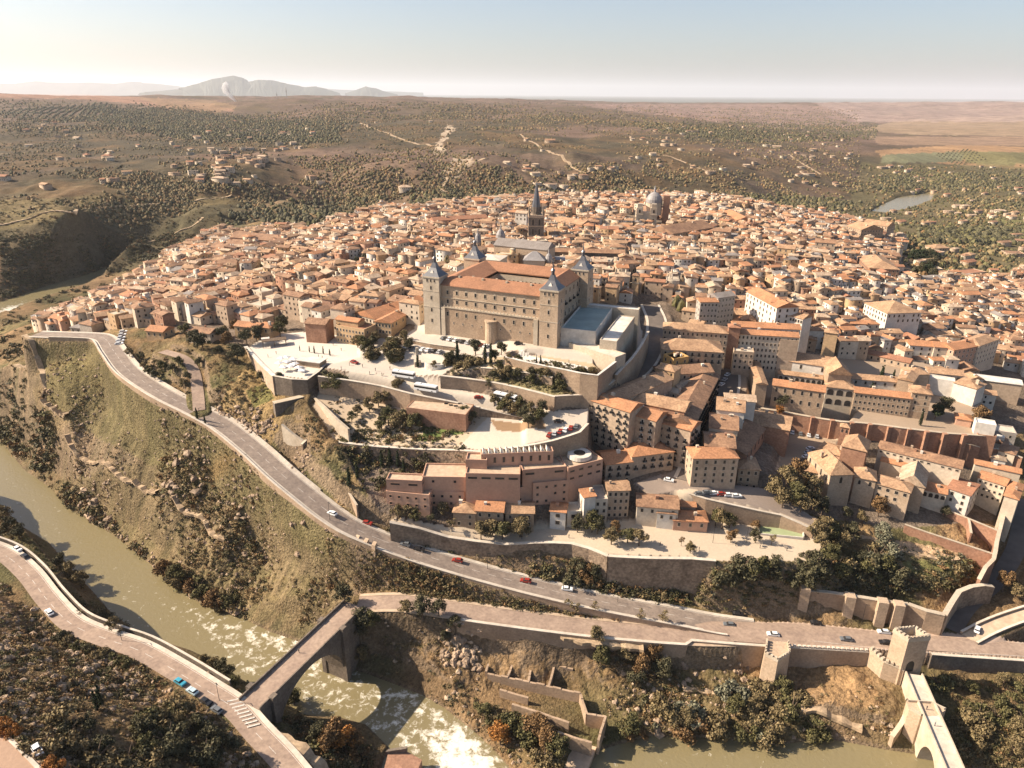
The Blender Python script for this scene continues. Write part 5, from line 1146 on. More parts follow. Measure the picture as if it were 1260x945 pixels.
bld('convent_school','U-shaped cream building with rows of small windows and orange roofs at the right','building',[w((1204,587.5),(1237,598),8,ze=42,rm='roof_orange',wall='cream',rows=3,cols=5,ww=.9,wh=1.1,rowh=3),w((1236,610),(1253,615),16,ze=42,roof='hip',rm='roof_orange',wall='cream',win=None,sides=False),w((1200,571),(1256,583),5,ze=45,rm='roof_orange',wall='stone_pale',win=None)])
# by the street/square on the right of the fortress
bld('apartment_block','grey-shaded block with a long tan roof beside the blue-sheeted scaffolding','building',[w((816,405),(896,411),12,ze=80,roof='hip',rm='roof_tan',wall='tan',cols=14,ww=.9,wh=1.5)])
bld('apartment_block','block with tan roofs around a small light well, in front of the long tan-roofed one','building',[w((815,430),(890,434),17,ze=76,roof='hip',rm='roof_tan',wall='tan',cols=9,win='balcony',wh=1.9,ww=1,rows=3)])
bld('apartment_block','yellow-ochre corner house with a white roof terrace above the curving street','building',[w((818,437),(829,443),9,ze=74.5,roof='flat',wall='yellow',rm='white',rows=3,ww=.8),w((829,443),(845,440),8,ze=74.5,roof='flat',wall='yellow',rm='white',rows=3,chim=3)])
bld('apartment_block','pink-fronted four-storey block with an orange roof and rows of even windows','building',[w((908,411),(983,415.5),8,ze=79,rm='roof_orange',wall='cream',cols=15,ww=.8,wh=1.4)])
bld('apartment_block','second long orange roof directly behind the pink-fronted block','building',[w((903,402),(985,406),9,ze=80,rm='roof_orange',wall='white',cols=12,rows=1)])
bld('brick_turret_house','square brown tower house with a hipped roof between two long roofs','building',[w((897,403),(911,404),6,ze=83,roof='hip',rm='roof_rust',wall='brick',win=None)])
bld('apartment_house','tan corner house with white roof terraces beside the dark street tree','building',[w((903,433),(928,435),10,ze=72,roof='flat',rm='paving',wall='tan',cols=4,chim=2,rows=3)])
bld('brick_annex','plain windowless brick block behind the convent palace','building',[w((960,419),(983,421),7,ze=77,roof='flat',rm='paving_tan',wall='tan',win=None,chim=0)])
bld('white_block','white five-storey block lit by the sun, with an orange attic roof','building',[w((972,379),(919,357),12,ze=90,roof='gable',rm='roof_orange',wall='white',cols=9)] if False else [w((919,359),(956,379),13,ze=87,roof='gable',rm='roof_orange',wall='white',cols=9,ww=1,wh=1.6),w((949,372),(964,374),8,ze=88,roof='gable',rm='roof_orange',wall='yellow',win=None)])
bld('shaded_block','dark-fronted apartment block with white frames, left of the white five-storey one','building',[w((862,372),(884,372),8,ze=86,rm='roof_orange',wall='greywall',cols=5,fr='white'),w((884,367),(905,364),9,ze=88,roof='gable',rm='roof_grey',wall='greywall',cols=5,fr='white')])
bld('apartment_house','white-windowed house right of the yellow corner, fronts in the sun','building',[w((951,385),(970,389),9,ze=82,rm='roof_tan',wall='cream',cols=6),w((969,388),(988,393),9,ze=82,rm='roof_tan',wall='white',cols=6)])
bld('small_tower_house','cream square tower house standing behind the convent palace roofs','building',[w((1015,409),(1031,411),6,ze=76,roof='hip',rm='roof_tan',wall='ochre',win=None)])
bld('white_palace','long white palace with two rows of windows and a tan roof in mid-town','building',[w((1064,373),(1092,386),(1107,373),ze=70,roof='hip',rm='roof_tan',wall='white',cols=8,wh=1.6,rows=2,fr='cream')])
bld('curved_terrace','curved terrace of shaded five-storey houses under orange roofs above the ramp road','building',[w((1120,425),(1150,427),10,ze=57,rm='roof_orange',wall='white',fr='cream',rows=2),w((1150,427),(1174,429),10,ze=57.5,rm='roof_orange',wall='cream',rows=3),w((1174,431),(1205,426),11,ze=57.5,rm='roof_orange',wall='pink',rows=4,fr='white'),w((1205,426),(1230,417),11,ze=58,roof='hip',rm='roof_tan',wall='cream',rows=4,fr='white')])
bld('long_house','long low house with a rusty orange roof left of the curved terrace','building',[w((1061,434),(1119,447),8,ze=56,rm='roof_rust',wall='tan',rows=1)])
bld('seminary','big square tan-roofed building on the far right slope of the town','building',[w((1070,330),(1107,332),(1103,318),ze=66,roof='hip',rm='roof_tan',wall='brick',cols=8)])
bld('school_block','broad brown institutional building at the left rear edge of the town','building',[w((258,304),(278,307),16,ze=64,rm='roof_brown',wall='brick',rows=2,cols=5),w((280,301),(312,304),18,ze=64,rm='roof_brown',wall='tan',rows=2,cols=9),w((310,306),(330,307),14,ze=62,rm='roof_brown',wall='tan',rows=1),w((283,292),(352,298),20,ze=66,rm='roof_brown',wall='brick',rows=1,cols=9)])
# left of the fortress
bld('military_palace','long orange-walled block with parallel tile roofs left of the fortress','building',[w((461,395.5),(481,398),(523,371),ze=88,roof='gablex',rm='roof_orange',wall='ochre',cols=5,sp=3.3),w((437,386),(462,393),(505,368),ze=88,roof='gablex',rm='roof_orange',wall='cream',cols=6)])
bld('orange_office','orange four-storey building with a shaded roof terrace beside the white square','building',[w((413,401),(448,407),10,ze=86,roof='flat',rm='roof_rust',wall='ochre',cols=9,ww=.8,wh=1.2,rowh=2.8),w((413,393),(440,397),6,ze=88.5,rm='roof_orange',wall='ochre',win=None)])
bld('tall_brick_house','tall plain brown house in shade at the edge of the white square','building',[w((375,398),(400,400),9,ze=87,roof='gable',rm='roof_brown',wall='brick',win=None)])
bld('house','orange-roofed villa with a dark balcony among trees, left of the white terrace','house',[w((288,401),(316,404),8,h=6.5,rm='roof_orange',wall='ochre',rows=2),w((314,402),(331,404),8,h=6,roof='hip',rm='roof_orange',wall='ochre',rows=1)])
bld('house','pale house with shaded verandas at the foot of the left quarter','house',[w((230,408),(258,411),8,h=6,rm='roof_brown',wall='cream',rows=2)])
bld('chapel','small grey chapel with hipped roofs beside cypresses above the road bend','church',[w((86,403),(105,405),9,h=6,roof='hip',rm='roof_grey',wall='greywall',win='win',rows=1,cols=3),w((97,398),(112,401),8,h=8,roof='hip',rm='roof_brown',wall='greywall',win=None)])
bld('sheet_house','orange-gabled stucco house next to the hillside car park','house',[w((179,407),(200,409),9,h=6,rm='roof_orange',wall='ochre',rows=1)])
# low houses on the promenade
bld('house','low brick-orange house with a hipped roof at the end of the promenade lawn','house',[w((829,640.5),(871,642.5),8,h=4.5,roof='hip',rm='roof_orange',wall='pink',rows=1,cols=3)])
bld('house','small house with a brown roof half in shadow below the street wall','house',[w((784,623),(835,627),10,ze=44,roof='gable',rm='roof_brown',wall='cream',rows=1)])
bld('house','white-walled house with a small pyramidal tan roof below the street wall','house',[w((809,631),(832,633),7,ze=42,roof='hip',rm='roof_brown',wall='white',rows=1,cols=2)])
bld('house','tiny orange-roofed outbuilding right under the street wall','house',[w((838,623),(856,624),6,ze=41,roof='gable',rm='roof_orange',wall='tan',win=None)])
# ---- cathedral
cz = gz(W(659,303,78).x, W(659,303,78).y)
cb = W(659,303,cz); cath = thing('cathedral','gothic cathedral with one tall dark spire and grey roofs behind the fortress','church',tuple(cb))
mb = MB(); mb.box(-6.2,-6.2,-6,6.2,6.2,24); mb.cyl((0,0),4.2,3.7,25,32,8); mb.build('bell_tower', M['stone_dark'], cath)
for z_ in (9,17,24): mb = MB(); mb.box(-6.6,-6.6,z_,6.6,6.6,z_+.7); mb.build('cornice', M['stone'], cath)
mb = MB(); mb.box(-6.4,-6.4,24.7,6.4,6.4,26); mb.build('balustrade', M['stone'], cath)
for sx in (-5.6,5.6):
    for sy in (-5.6,5.6): mb = MB(); mb.cyl((sx,sy),.8,.8,26,29,6); mb.cyl((sx,sy),.8,.05,29,32,6); mb.build('pinnacle', M['stone_dark'], cath)
for i in range(8):
    a = i*math.pi/4+.39; mb = MB(); mb.cyl((4.4*math.cos(a),4.4*math.sin(a)),.45,.05,28,35,5); mb.build('pinnacle', M['stone_dark'], cath)
mb = MB(); mb.cyl((0,0),3.6,.12,32,52,8); mb.build('spire', M['slate'], cath)
for z_ in (18.2,10.6): 
    for x_ in (-2.6,2.6): addwin(cath,'arch',1.8,5,x_,-6.25,z_,0,'stone')
def bx_at(u, v, hgt, sx, sy, rz, label_part, m, rm, rh=2.5, kind='gable'):
    z0 = cz+hgt
    c = W(u,v,z0); ex=Vector((math.cos(rz),math.sin(rz),0)); ey=Vector((-ex.y,ex.x,0)); o = c-ex*sx/2
    block([o,o+ex*sx,o+ex*sx+ey*sy,o+ey*sy])
    mb = MB(); mb.prism([(0,0),(sx,0),(sx,sy),(0,sy)],cz-6,z0); mb.build(label_part, M[m], cath, (o.x-cb.x,o.y-cb.y,-cb.z), rz)
    roofmesh(sx,sy,z0+.01,kind,rh).build('roof', M[rm], cath, (o.x-cb.x,o.y-cb.y,-cb.z), rz)
bx_at(640,305,18,40,15,-.42,'nave','stone','roof_grey',4); bx_at(634,313,12,50,9,-.42,'aisle','stone_pale','roof_pale',2); bx_at(700,321,9,60,8,-.1,'cloister','stone_pale','lead',1,'shed'); bx_at(715,311,11,62,9,-.1,'cloister','stone_dark','roof_brown',2)
bx_at(657,321,13,14,12,-.1,'chapel','stone_pale','lead',5,'hip'); bx_at(602,320,17,14,16,-.3,'apse','stone_pale','paving',1.2,'hip')
for u,v,r_,h_ in ((675,326,2.8,15),(616,297,3.6,18),(588,302,2.6,17)):
    c = W(u,v,cz+h_*.6)-cb; mb = MB(); mb.cyl((c.x,c.y),r_,r_,-5,h_*.75,8); mb.build('drum', M['stone'], cath)
    mb = MB(); mb.lathe((c.x,c.y),[(r_*1.05,h_*.75),(r_*.95,h_*.9),(r_*.6,h_*1.05),(.6,h_*1.13),(.5,h_*1.25),(.05,h_*1.35)],12); mb.build('dome', M['lead'], cath)
block([cb+Vector((-12,-12,0)),cb+Vector((12,-12,0)),cb+Vector((12,12,0)),cb+Vector((-12,12,0))])
# twin-towered church with dome
z_ = gz(W(794,282,76).x,W(794,282,76).y); c = W(794,283,z_); ch = thing('jesuit_church','church with pale twin-towered front and a grey dome, rear of the old town','church',tuple(c),-.15)
for sx in (-9.5,3.5): mb = MB(); mb.box(sx,-3,-6,sx+6,3,21); mb.box(sx+.8,-2.2,21,sx+5.2,2.2,24.5); mb.box(sx-.4,-3.4,14.5,sx+6.4,3.4,15.2); mb.build('bell_tower', M['stone_pale'], ch)
for sx in (-6.5,6.5):
    addwin(ch,'arch',1.6,3.2,sx,-3.05,16.2,0,'stone'); addwin(ch,'arch',1.6,3,sx,-3.05,8,0,'stone')
mb = MB(); mb.box(-3.5,-2.2,-6,3.5,2.5,17); mb.build('front_wall', M['stone_pale'], ch)
mb = MB(); mb.box(-9,3,-6,9,42,13); mb.build('nave', M['stone_brown'], ch); roofmesh(18,39,13.02,'gablex',4).build('roof', M['roof_brown'], ch, (-9,3,0))
mb = MB(); mb.cyl((8,44),8,8,8,20,12); mb.build('drum', M['stone_pale'], ch); mb = MB(); mb.lathe((8,44),[(8.3,20),(8,23),(6.4,26.5),(3.6,29),(1.2,30),(1.1,33),(.1,36)],20); mb.build('dome', M['lead'], ch)
mb = MB(); mb.box(17,40,-6,23,46,27); mb.build('brick_tower', M['brick'], ch)
block([c+Vector((-14,-8,0)),c+Vector((14,-8,0)),c+Vector((36,60,0)),c+Vector((-8,60,0))])
# long roofs in the rear town and a few towers
for lab,P0,P1,dp,ze_,rm_,wl in (('long low range with a reddish roof left of the cathedral spire',(534,272),(600,268),12,88,'roof_rust','pink'),('tall white windowless block just left of the cathedral spire',(634,262),(648,263),8,97,'roof_pale','white'),
 ('broad tan-roofed palace behind and right of the cathedral spire',(680,272),(716,277),16,88,'roof_tan','ochre'),('wide tan-roofed building right of the grey dome',(828,288),(878,280),26,84,'roof_brown','stone_brown'),
 ('brick tower-like house at the rear skyline of the town',(704,250),(711,250.5),6,92,'roof_brown','brick'),('long orange-roofed building near the right rear of the town',(886,262),(905,272),20,78,'roof_orange','ochre'),('brown monastery church at the far right end of the town',(1042,278),(1060,283),26,66,'roof_tan','stone_brown'),('cream monastery range with a tan roof beyond the town edge',(1062,275),(1092,279),20,62,'roof_tan','stone'),
 ('ochre house block with tiled roof near the middle of the town',(957,305),(978,307),10,82,'roof_tan','ochre'),('tall cream house group with a hipped roof left of the dark-treed slope',(1003,298),(1028,300),12,76,'roof_brown','tan'),('low tan-roofed school below the dark trees on the right',(1106,361),(1135,363),14,57,'roof_tan','cream')):
    bld('town_building', lab, 'building', [w(P0,P1,dp,ze=ze_,rm=rm_,wall=wl,rows=2)])
for lab,u,v,hh,wd_,m_ in (('slim square brick tower in the middle of the town, right of the dark street',955,330,17,4.6,'brick'),('pale square tower near the right edge of the town',1243,340,15,3.6,'stone_pale'),('pale church front with a small belfry in mid-town',1040,312,14,5,'stone_pale'),('short brick belfry just right of the fortress annex',781,350,12,4,'ochre')):
    q = hit(u,v+12); t_ = thing('church_tower', lab, 'tower', tuple(q), -.3); h2 = wd_/2
    mb = MB(); mb.box(-h2,-h2,-4,h2,h2,hh); mb.build('tower_body', M[m_], t_); roofmesh(wd_,wd_,hh+.01,'hip',1.3,.3).build('roof', M['roof_brown'], t_, (-h2,-h2,0)); addwin(t_,'arch',1.2,2.2,0,-h2,hh-3.4,0)
    mb = MB(); mb.box(-h2-.2,-h2-.2,hh-4.6,h2+.2,h2+.2,hh-4.2); mb.build('cornice', M['stone_pale'], t_); block([q+Vector((-4,-4,0)),q+Vector((4,-4,0)),q+Vector((4,4,0)),q+Vector((-4,4,0))])
# ---------------------------------------------------------------- the mass of town houses
WL = ['cream','tan','ochre','white','stone_pale','brick','greywall','pink','stone']; WP = np.array([.25,.18,.12,.20,.11,.03,.03,.05,.03]); WP /= WP.sum()
RL = ['roof_orange','roof_brown','roof_tan','roof_rust','roof_pale','roof_grey']; RP = np.array([.15,.24,.36,.04,.18,.03]); RP /= RP.sum()
wallword = dict(cream='cream',tan='tan',ochre='ochre',white='white',stone_pale='pale stone',brick='brick',greywall='grey',pink='pinkish',stone='stone')
roofword = dict(roof_orange='orange',roof_brown='brown',roof_tan='tan',roof_rust='rust-red',roof_pale='pale',roof_grey='grey')
def distfoot(x, y):
    """1 where a point lies in any taken footprint"""
    m = np.zeros(x.shape, bool)
    for P in FOOT:
        cx_ = sum(p[0] for p in P)/len(P); cy_ = sum(p[1] for p in P)/len(P)
        Pb = [(cx_+(p[0]-cx_)*1.0+np.sign(p[0]-cx_)*2.5, cy_+(p[1]-cy_)*1.0+np.sign(p[1]-cy_)*2.5) for p in P]
        m |= inpoly(x, y, Pb)
    return m
sp_ = 8.9; ax_ = []
aa = np.arange(-520, 760, sp_); bb = np.arange(170, 1010, sp_)
PA, PB = np.meshgrid(aa, bb, indexing='ij'); PA = PA.ravel(); PB = PB.ravel()
rot_ = -.35; HX = PA*math.cos(rot_)-PB*math.sin(rot_)-180; HY = PA*math.sin(rot_)+PB*math.cos(rot_)+60
HX = HX+rng.uniform(-2.6,2.6,HX.shape)+fbm(HX,HY,120,2,77)*14; HY = HY+rng.uniform(-2.6,2.6,HY.shape)+fbm(HX,HY,120,2,78)*14
HZ = ground(HX,HY); hu, hv = PX(HX,HY,HZ)
ok = inpoly(hu, hv, CITY) & (HY > 150) & (HY < 1080) & ~distfoot(HX,HY)
for nm in ('left_plaza','fort','fortlow','garden','garden2','loop','park','miradero','street','junction','convent','carpark'): ok &= ~inpoly(HX,HY,[(p.x,p.y) for p in TERW[nm]])
for nm in ROADW:
    S = ROADW[nm]; d,_,_ = polydist(HX,HY,[tuple(p) for p in S]); ok &= d > ROADS[nm][1]+7.5
NOH = [[(400,408),(460,410),(520,395),(800,395),(800,435),(766,545),(600,560),(480,660),(400,600),(380,480)],[(690,372),(800,376),(800,430),(770,470),(690,460)],[(395,470),(600,500),(730,530),(720,545),(600,560),(480,660),(430,640),(400,600),(330,560),(240,500),(150,450),(120,418),(190,418),(290,420),(330,470)],[(480,560),(600,550),(700,545),(760,560),(860,575),(860,660),(480,660)],[(1110,300),(1150,310),(1150,352),(1120,352),(1098,335)],[(1200,440),(1275,470),(1275,600),(1215,600),(1150,560),(1110,560),(1080,545),(960,580),(950,640),(1110,660),(1240,640),(1250,600),(1240,540),(1210,520)],[(755,262),(782,265),(782,280),(755,278)],[(330,395),(372,395),(372,412),(330,412)],[(210,395),(330,405),(330,430),(205,430)],[(920,490),(980,500),(1140,520),(1140,560),(940,610),(930,560)],[(970,545),(1110,555),(1260,600),(1250,640),(960,640)]]
for P in NOH: ok &= ~inpoly(hu,hv,P)
alley = np.abs(fbm(HX,HY,95,3,79)) < .028; AX, AY, AZ = HX[ok&alley], HY[ok&alley], HZ[ok&alley]; ok &= ~alley
HX,HY,HZ,hu,hv = HX[ok],HY[ok],HZ[ok],hu[ok],hv[ok]
order = np.argsort(HY*1.0+np.abs(HX)*.15); HX,HY,HZ,hu,hv = [a[order] for a in (HX,HY,HZ,hu,hv)]
ang = -.35+fbm(HX,HY,160,2,80)*1.1+rng.normal(0,.10,HX.shape)+np.where(rng.random(HX.shape)<.45, math.pi/2, 0)
print('houses', len(HX))
def house(L_,D_,h,kind,pitch,rr,wi,ri,nl):
    """wall and roof of one small house, local frame centred; material indices into WL+RL+glass"""
    a = MB(); a.prism([(-L_/2,-D_/2),(L_/2,-D_/2),(L_/2,D_/2),(-L_/2,D_/2)],-3.5,h,wi,cap=False)
    rh = D_/2*pitch
    if kind == 'gable':
        for x in (-L_/2,L_/2): a.poly([(x,-D_/2,h),(x,D_/2,h),(x,0,h+rh*.96)],wi)
    GI = nl
    nf = max(2,int(h/3.0))
    for sy in (-1,1):
        n_ = max(1,int(L_/2.9))
        for f in range(nf):
            for i in range(n_):
                if rr.random() < .25: continue
                x = -L_/2+(i+.5)*L_/n_+rr.uniform(-.3,.3); z0 = h-2.2-f*2.9; y = sy*(D_/2+.03); ww = rr.choice((.4,.45,.6))
                if z0 < .3: continue
                q = [(x-ww,y,z0),(x+ww,y,z0),(x+ww,y,z0+1.35),(x-ww,y,z0+1.35)]; a.poly(q if sy<0 else q[::-1],GI)
    for sx in (-1,1):
        for f in range(nf):
            for y in ((-D_/4,D_/4) if D_>8 else (0,)):
                if rr.random() < .45: continue
                z0 = h-2.2-f*2.9; x = sx*(L_/2+.03)
                if z0 > .3: q = [(x,y-.45,z0),(x,y+.45,z0),(x,y+.45,z0+1.3),(x,y-.45,z0+1.3)]; a.poly(q if sx>0 else q[::-1],GI)
    if kind == 'flat':
        r = MB(); t=.3; r.poly([(-L_/2+t,-D_/2+t,h-.5),(L_/2-t,-D_/2+t,h-.5),(L_/2-t,D_/2-t,h-.5),(-L_/2+t,D_/2-t,h-.5)],ri)
        for x0,y0,x1,y1 in ((-L_/2,-D_/2,L_/2,-D_/2+t),(-L_/2,D_/2-t,L_/2,D_/2),(-L_/2,-D_/2+t,-L_/2+t,D_/2-t),(L_/2-t,-D_/2+t,L_/2,D_/2-t)): r.poly([(x0,y0,h),(x1,y0,h),(x1,y1,h),(x0,y1,h)],wi)
        r.poly([(L_/2-t,-D_/2+t,h-.5),(L_/2-t,-D_/2+t,h),(L_/2-t,D_/2-t,h),(L_/2-t,D_/2-t,h-.5)],wi); r.poly([(-L_/2+t,D_/2-t,h-.5),(L_/2-t,D_/2-t,h-.5),(L_/2-t,D_/2-t,h),(-L_/2+t,D_/2-t,h)],wi)
    else:
        r = roofmesh(L_,D_,h+.01,kind,rh,.4,ri); r.v = [(x-L_/2,y-D_/2,z) for x,y,z in r.v]
    c = MB()
    for _ in range(rr.choice((0,1,1,2))):
        x = rr.uniform(-.38,.38)*L_; y = rr.uniform(-.25,.25)*D_; s = rr.uniform(.3,.65); c.box(x-s,y-s*.8,h-.4,x+s,y+s*.8,h+rh+rr.uniform(.3,1.),wi,False)
    if rr.random() < .10: x = rr.uniform(-.25,.25)*L_; c.box(x-1.6,-1.5,h,x+1.6,1.8,h+rh+1.6,wi,False); c.box(x-1.8,-1.7,h+rh+1.6,x+1.8,2,h+rh+1.85,ri,False)
    return a, r, c
ALLM = [M[k] for k in WL+RL]+[M['glass']]; nW = len(WL); GI_ = len(ALLM)-1
LAND = [('the fortress',620,380),('the cathedral spire',659,280),('the twin-towered church',795,265),('the white palace',1092,380),('the school block',305,300),('the white square',370,430),('the orange office',430,405),('the chapel by the road bend',98,400),('the convent palace',1040,470),('the slim brick tower',955,340),('the curved terrace',1180,430),('the white five-storey block',938,370),('the teal-roofed annex',730,395),('the tan-roofed seminary',1088,330),('the pale tower at the right edge',1243,340),('the pink congress building',600,590),('the villa among trees',305,400),('the dark street in mid-town',885,315)]
labs = {}
def uniq(base, key):
    n = labs[key] = labs.get(key,0)+1
    ords = ['','second ','third ','fourth ','fifth ','sixth ','seventh ','eighth ','ninth ','tenth ','eleventh ','twelfth ','thirteenth ','fourteenth ','fifteenth ','sixteenth ','seventeenth ','eighteenth ','nineteenth ','twentieth ']
    return base % (ords[n-1] if n <= 20 else '%dth ' % n)
pend = []; NIND = 262
big = []
cnt = 0
for i in range(len(HX)):
    rr = random.Random(i*7+3); dist = HY[i]
    L_ = rr.uniform(5.8,12.5); D_ = rr.uniform(5.2,8.6); h = rr.uniform(4.8,12.)
    if rr.random() < .06: L_ *= 1.35; h += 2
    kind = 'gable' if rr.random() < .52 else ('hip' if rr.random() < .75 else ('shed' if rr.random() < .55 else 'flat'))
    wi = int(rng.choice(len(WL),p=WP)); ri = int(rng.choice(len(RL),p=RP))
    if hu[i] < 430 and rr.random() < .35: ri = rr.choice((1,1,2)); wi = rr.choice((1,5,0,0))
    if hu[i] > 980 and rr.random() < .25: wi = 3
    a, r, c = house(L_,D_,h,kind,rr.uniform(.3,.46),rr,wi,nW+ri if kind != 'flat' else 4,GI_)
    if i < NIND:
        d = sorted(((math.hypot((hu[i]-lu)*1., (hv[i]-lv)*1.6), nm_, lu) for nm_,lu,lv in LAND))[0]
        pend.append((d[0], i, d, L_, h, kind, WL[wi], RL[ri], a, r, c))
    else:
        cs_, sn_ = math.cos(ang[i]), math.sin(ang[i])
        for m_ in (a,r,c):
            v_ = np.array(m_.v).reshape(-1,3)
            if not len(v_): continue
            big.append((np.stack([v_[:,0]*cs_-v_[:,1]*sn_+HX[i], v_[:,0]*sn_+v_[:,1]*cs_+HY[i], v_[:,2]+HZ[i]],1), m_.f, m_.m))
pend.sort(key=lambda t: t[0])
for _, i, d, L_, h, kind, wn, rn, a, r, c in pend:
    side = 'left of' if hu[i] < d[2]-12 else ('right of' if hu[i] > d[2]+12 else 'near')
    size = 'tall' if h > 9 else ('long' if L_ > 11.5 else ('small' if L_ < 8.5 else 'mid-sized'))
    base = f"{size} {wallword[wn]} house, {roofword[rn]} {'flat' if kind=='flat' else 'tiled'} roof, %sclosest {side} {d[1]}"
    lab = uniq(base, base)
    root = thing('town_house', lab, 'house', (HX[i],HY[i],HZ[i]), float(ang[i]), 'houses of the dense old town')
    def sub(m_): 
        ids = sorted(set(m_.m)); m2 = MB(); m2.v = m_.v; m2.f = m_.f; m2.m = [ids.index(k) for k in m_.m]; return m2, [ALLM[k] for k in ids]
    m2, ms = sub(a); m2.build('wall', ms, root); m2, ms = sub(r); rf = m2.build('roof', ms, root)
    c.v, c.f, c.m = c.v[:8], c.f[:5], c.m[:5]
    if c.v: m2, ms = sub(c); m2.build('chimney', ms, rf)
for Pq, k_ in (([(0,150),(1050,150),(1050,235),(760,232),(520,240),(300,215),(0,235)],230),([(1060,205),(1270,205),(1270,345),(1140,345),(1110,290),(1050,255)],90),([(230,185),(420,180),(420,230),(240,230)],40)):
    us_ = [p[0] for p in Pq]; vs_ = [p[1] for p in Pq]; n_ = 0
    while n_ < k_:
        u_, v_ = random.uniform(min(us_),max(us_)), random.uniform(min(vs_),max(vs_))
        if not inpoly(np.array([u_]),np.array([v_]),Pq)[0]: continue
        if fbm(np.array([u_]),np.array([v_*2]),60,3,88)[0] < -.05: n_ += .3; continue
        q = hit(u_,v_)
        if q.z < 1: continue
        n_ += 1; rr = random.Random(int(u_*50)); h = rr.uniform(3.5,6); sc_ = rr.uniform(.6,1.05)*(1.8 if rr.random()<.08 else 1)
        a,r,c = house(rr.uniform(10,18)*sc_,rr.uniform(7,10)*sc_,h,rr.choice(('gable','hip','flat')),.4,rr,WL.index(rr.choice(('cream','tan','tan','stone_pale'))),nW+rr.choice((1,2,3,4)),GI_)
        t_ = rr.uniform(-.6,.6); cs_, sn_ = math.cos(t_), math.sin(t_)
        for m_ in (a,r):
            vv = np.array(m_.v).reshape(-1,3); big.append((np.stack([vv[:,0]*cs_-vv[:,1]*sn_+q.x, vv[:,0]*sn_+vv[:,1]*cs_+q.y, vv[:,2]+q.z],1), m_.f, m_.m))
V_ = []; o_ = 0; Ff = []; Mm = []
for v_, f_, m_ in big:
    V_.append(v_); Ff += [tuple(k+o_ for k in f) for f in f_]; Mm += m_; o_ += len(v_)
if V_:
    me = bpy.data.meshes.new('far_houses'); V_ = np.concatenate(V_)
    nl = np.array([len(f) for f in Ff]); me.vertices.add(len(V_)); me.vertices.foreach_set('co', V_.astype(np.float32).ravel())
    me.loops.add(int(nl.sum())); me.loops.foreach_set('vertex_index', np.array([k for f in Ff for k in f],np.int32))
    me.polygons.add(len(Ff)); me.polygons.foreach_set('loop_start', np.concatenate([[0],np.cumsum(nl)[:-1]]).astype(np.int32)); me.polygons.foreach_set('loop_total', nl.astype(np.int32))
    for m_ in ALLM: me.materials.append(m_)
    me.polygons.foreach_set('material_index', np.array(Mm,np.int32)); me.update(calc_edges=True)
    tag(link('far_houses', me), 'tightly packed tile-roofed houses of the old town, rising behind the fortress', 'houses', kind='stuff')
# ---------------------------------------------------------------- trees
def leafquads(n, centres, rad, size, rr, flat=.8):
    """n small randomly turned leaf-clump quads filling blobs"""
    V = []; k = len(centres)
    ci = rr.integers(0,k,n); c = centres[ci]; r = rad[ci][:,None]
    d = rr.normal(size=(n,3)); d /= np.linalg.norm(d,axis=1)[:,None]; d[:,2] *= flat
    p = c+d*r*(rr.random((n,1))**.35)
    nrm = d+rr.normal(size=(n,3))*.55; nrm /= np.linalg.norm(nrm,axis=1)[:,None]
    a = np.cross(nrm, rr.normal(size=(n,3))); a /= np.linalg.norm(a,axis=1)[:,None]; b = np.cross(nrm,a)
    s = size*rr.uniform(.6,1.3,(n,1)); a = a*s; b = b*s*rr.uniform(.5,1,(n,1))
    return np.stack([p-a-b*.6,p+a*.7-b,p+a+b*.6,p-a*.6+b],1).reshape(-1,3)
def crownmesh(kind, mat_, seed):
    rr = np.random.default_rng(seed)
    if kind == 'broad':
        k = 15; a = rr.uniform(0,6.28,k); r = rr.uniform(.3,1,k)*2.5; z = rr.uniform(2.6,6.2,k); r = r*np.where(z>5,.6,1)
        cen = np.stack([r*np.cos(a),r*np.sin(a),z],1); rad = rr.uniform(.8,1.5,k); V = leafquads(2000,cen,rad,.2,rr)
    elif kind == 'cypress':
        z = np.linspace(.8,8.6,16); cen = np.stack([rr.normal(0,.1,16),rr.normal(0,.1,16),z],1); rad = np.interp(z,[0,2,5,8.7],[.7,1.0,.85,.2]); V = leafquads(1300,cen,rad,.17,rr,1.)
    elif kind == 'thin':
        k = 9; a = rr.uniform(0,6.28,k); r = rr.uniform(.2,1,k)*1.5; cen = np.stack([r*np.cos(a),r*np.sin(a),rr.uniform(2.2,5,k)],1); V = leafquads(380,cen,rr.uniform(.5,.9,k),.17,rr)
    else:   # bushy, crown to the ground
        k = 13; a = rr.uniform(0,6.28,k); r = rr.uniform(.2,1,k)*2.7; cen = np.stack([r*np.cos(a),r*np.sin(a),rr.uniform(.6,3.8,k)*(1-r/5)],1); V = leafquads(1800,cen,rr.uniform(.8,1.4,k),.2,rr)
    n = len(V)//4
    return npmesh('crown', V, np.arange(n*4).reshape(-1,4), [M[mat_]])
def trunkmesh(kind, seed):
    rr = random.Random(seed); mb = MB()
    if kind == 'cypress': mb.tube((0,0,-.8),(0,0,3),.2,.1); return mb.mesh('trunk', [M['bark']])
    h = 1.2 if kind == 'bush' else 2.6; mb.tube((0,0,-1),(0,0,h),.26 if kind!='thin' else .14,.18 if kind!='thin' else .1)
    for i in range(5):
        a = i*1.257+rr.random()*.8; r = rr.uniform(1,1.9)*(.6 if kind=='thin' else 1); z = h+rr.uniform(1,2.6)
        mb.tube((0,0,h-.1),(r*math.cos(a),r*math.sin(a),z),.14 if kind!='thin' else .07,.04)
    return mb.mesh('trunk', [M['bark']])
CR = {}; TK = {}
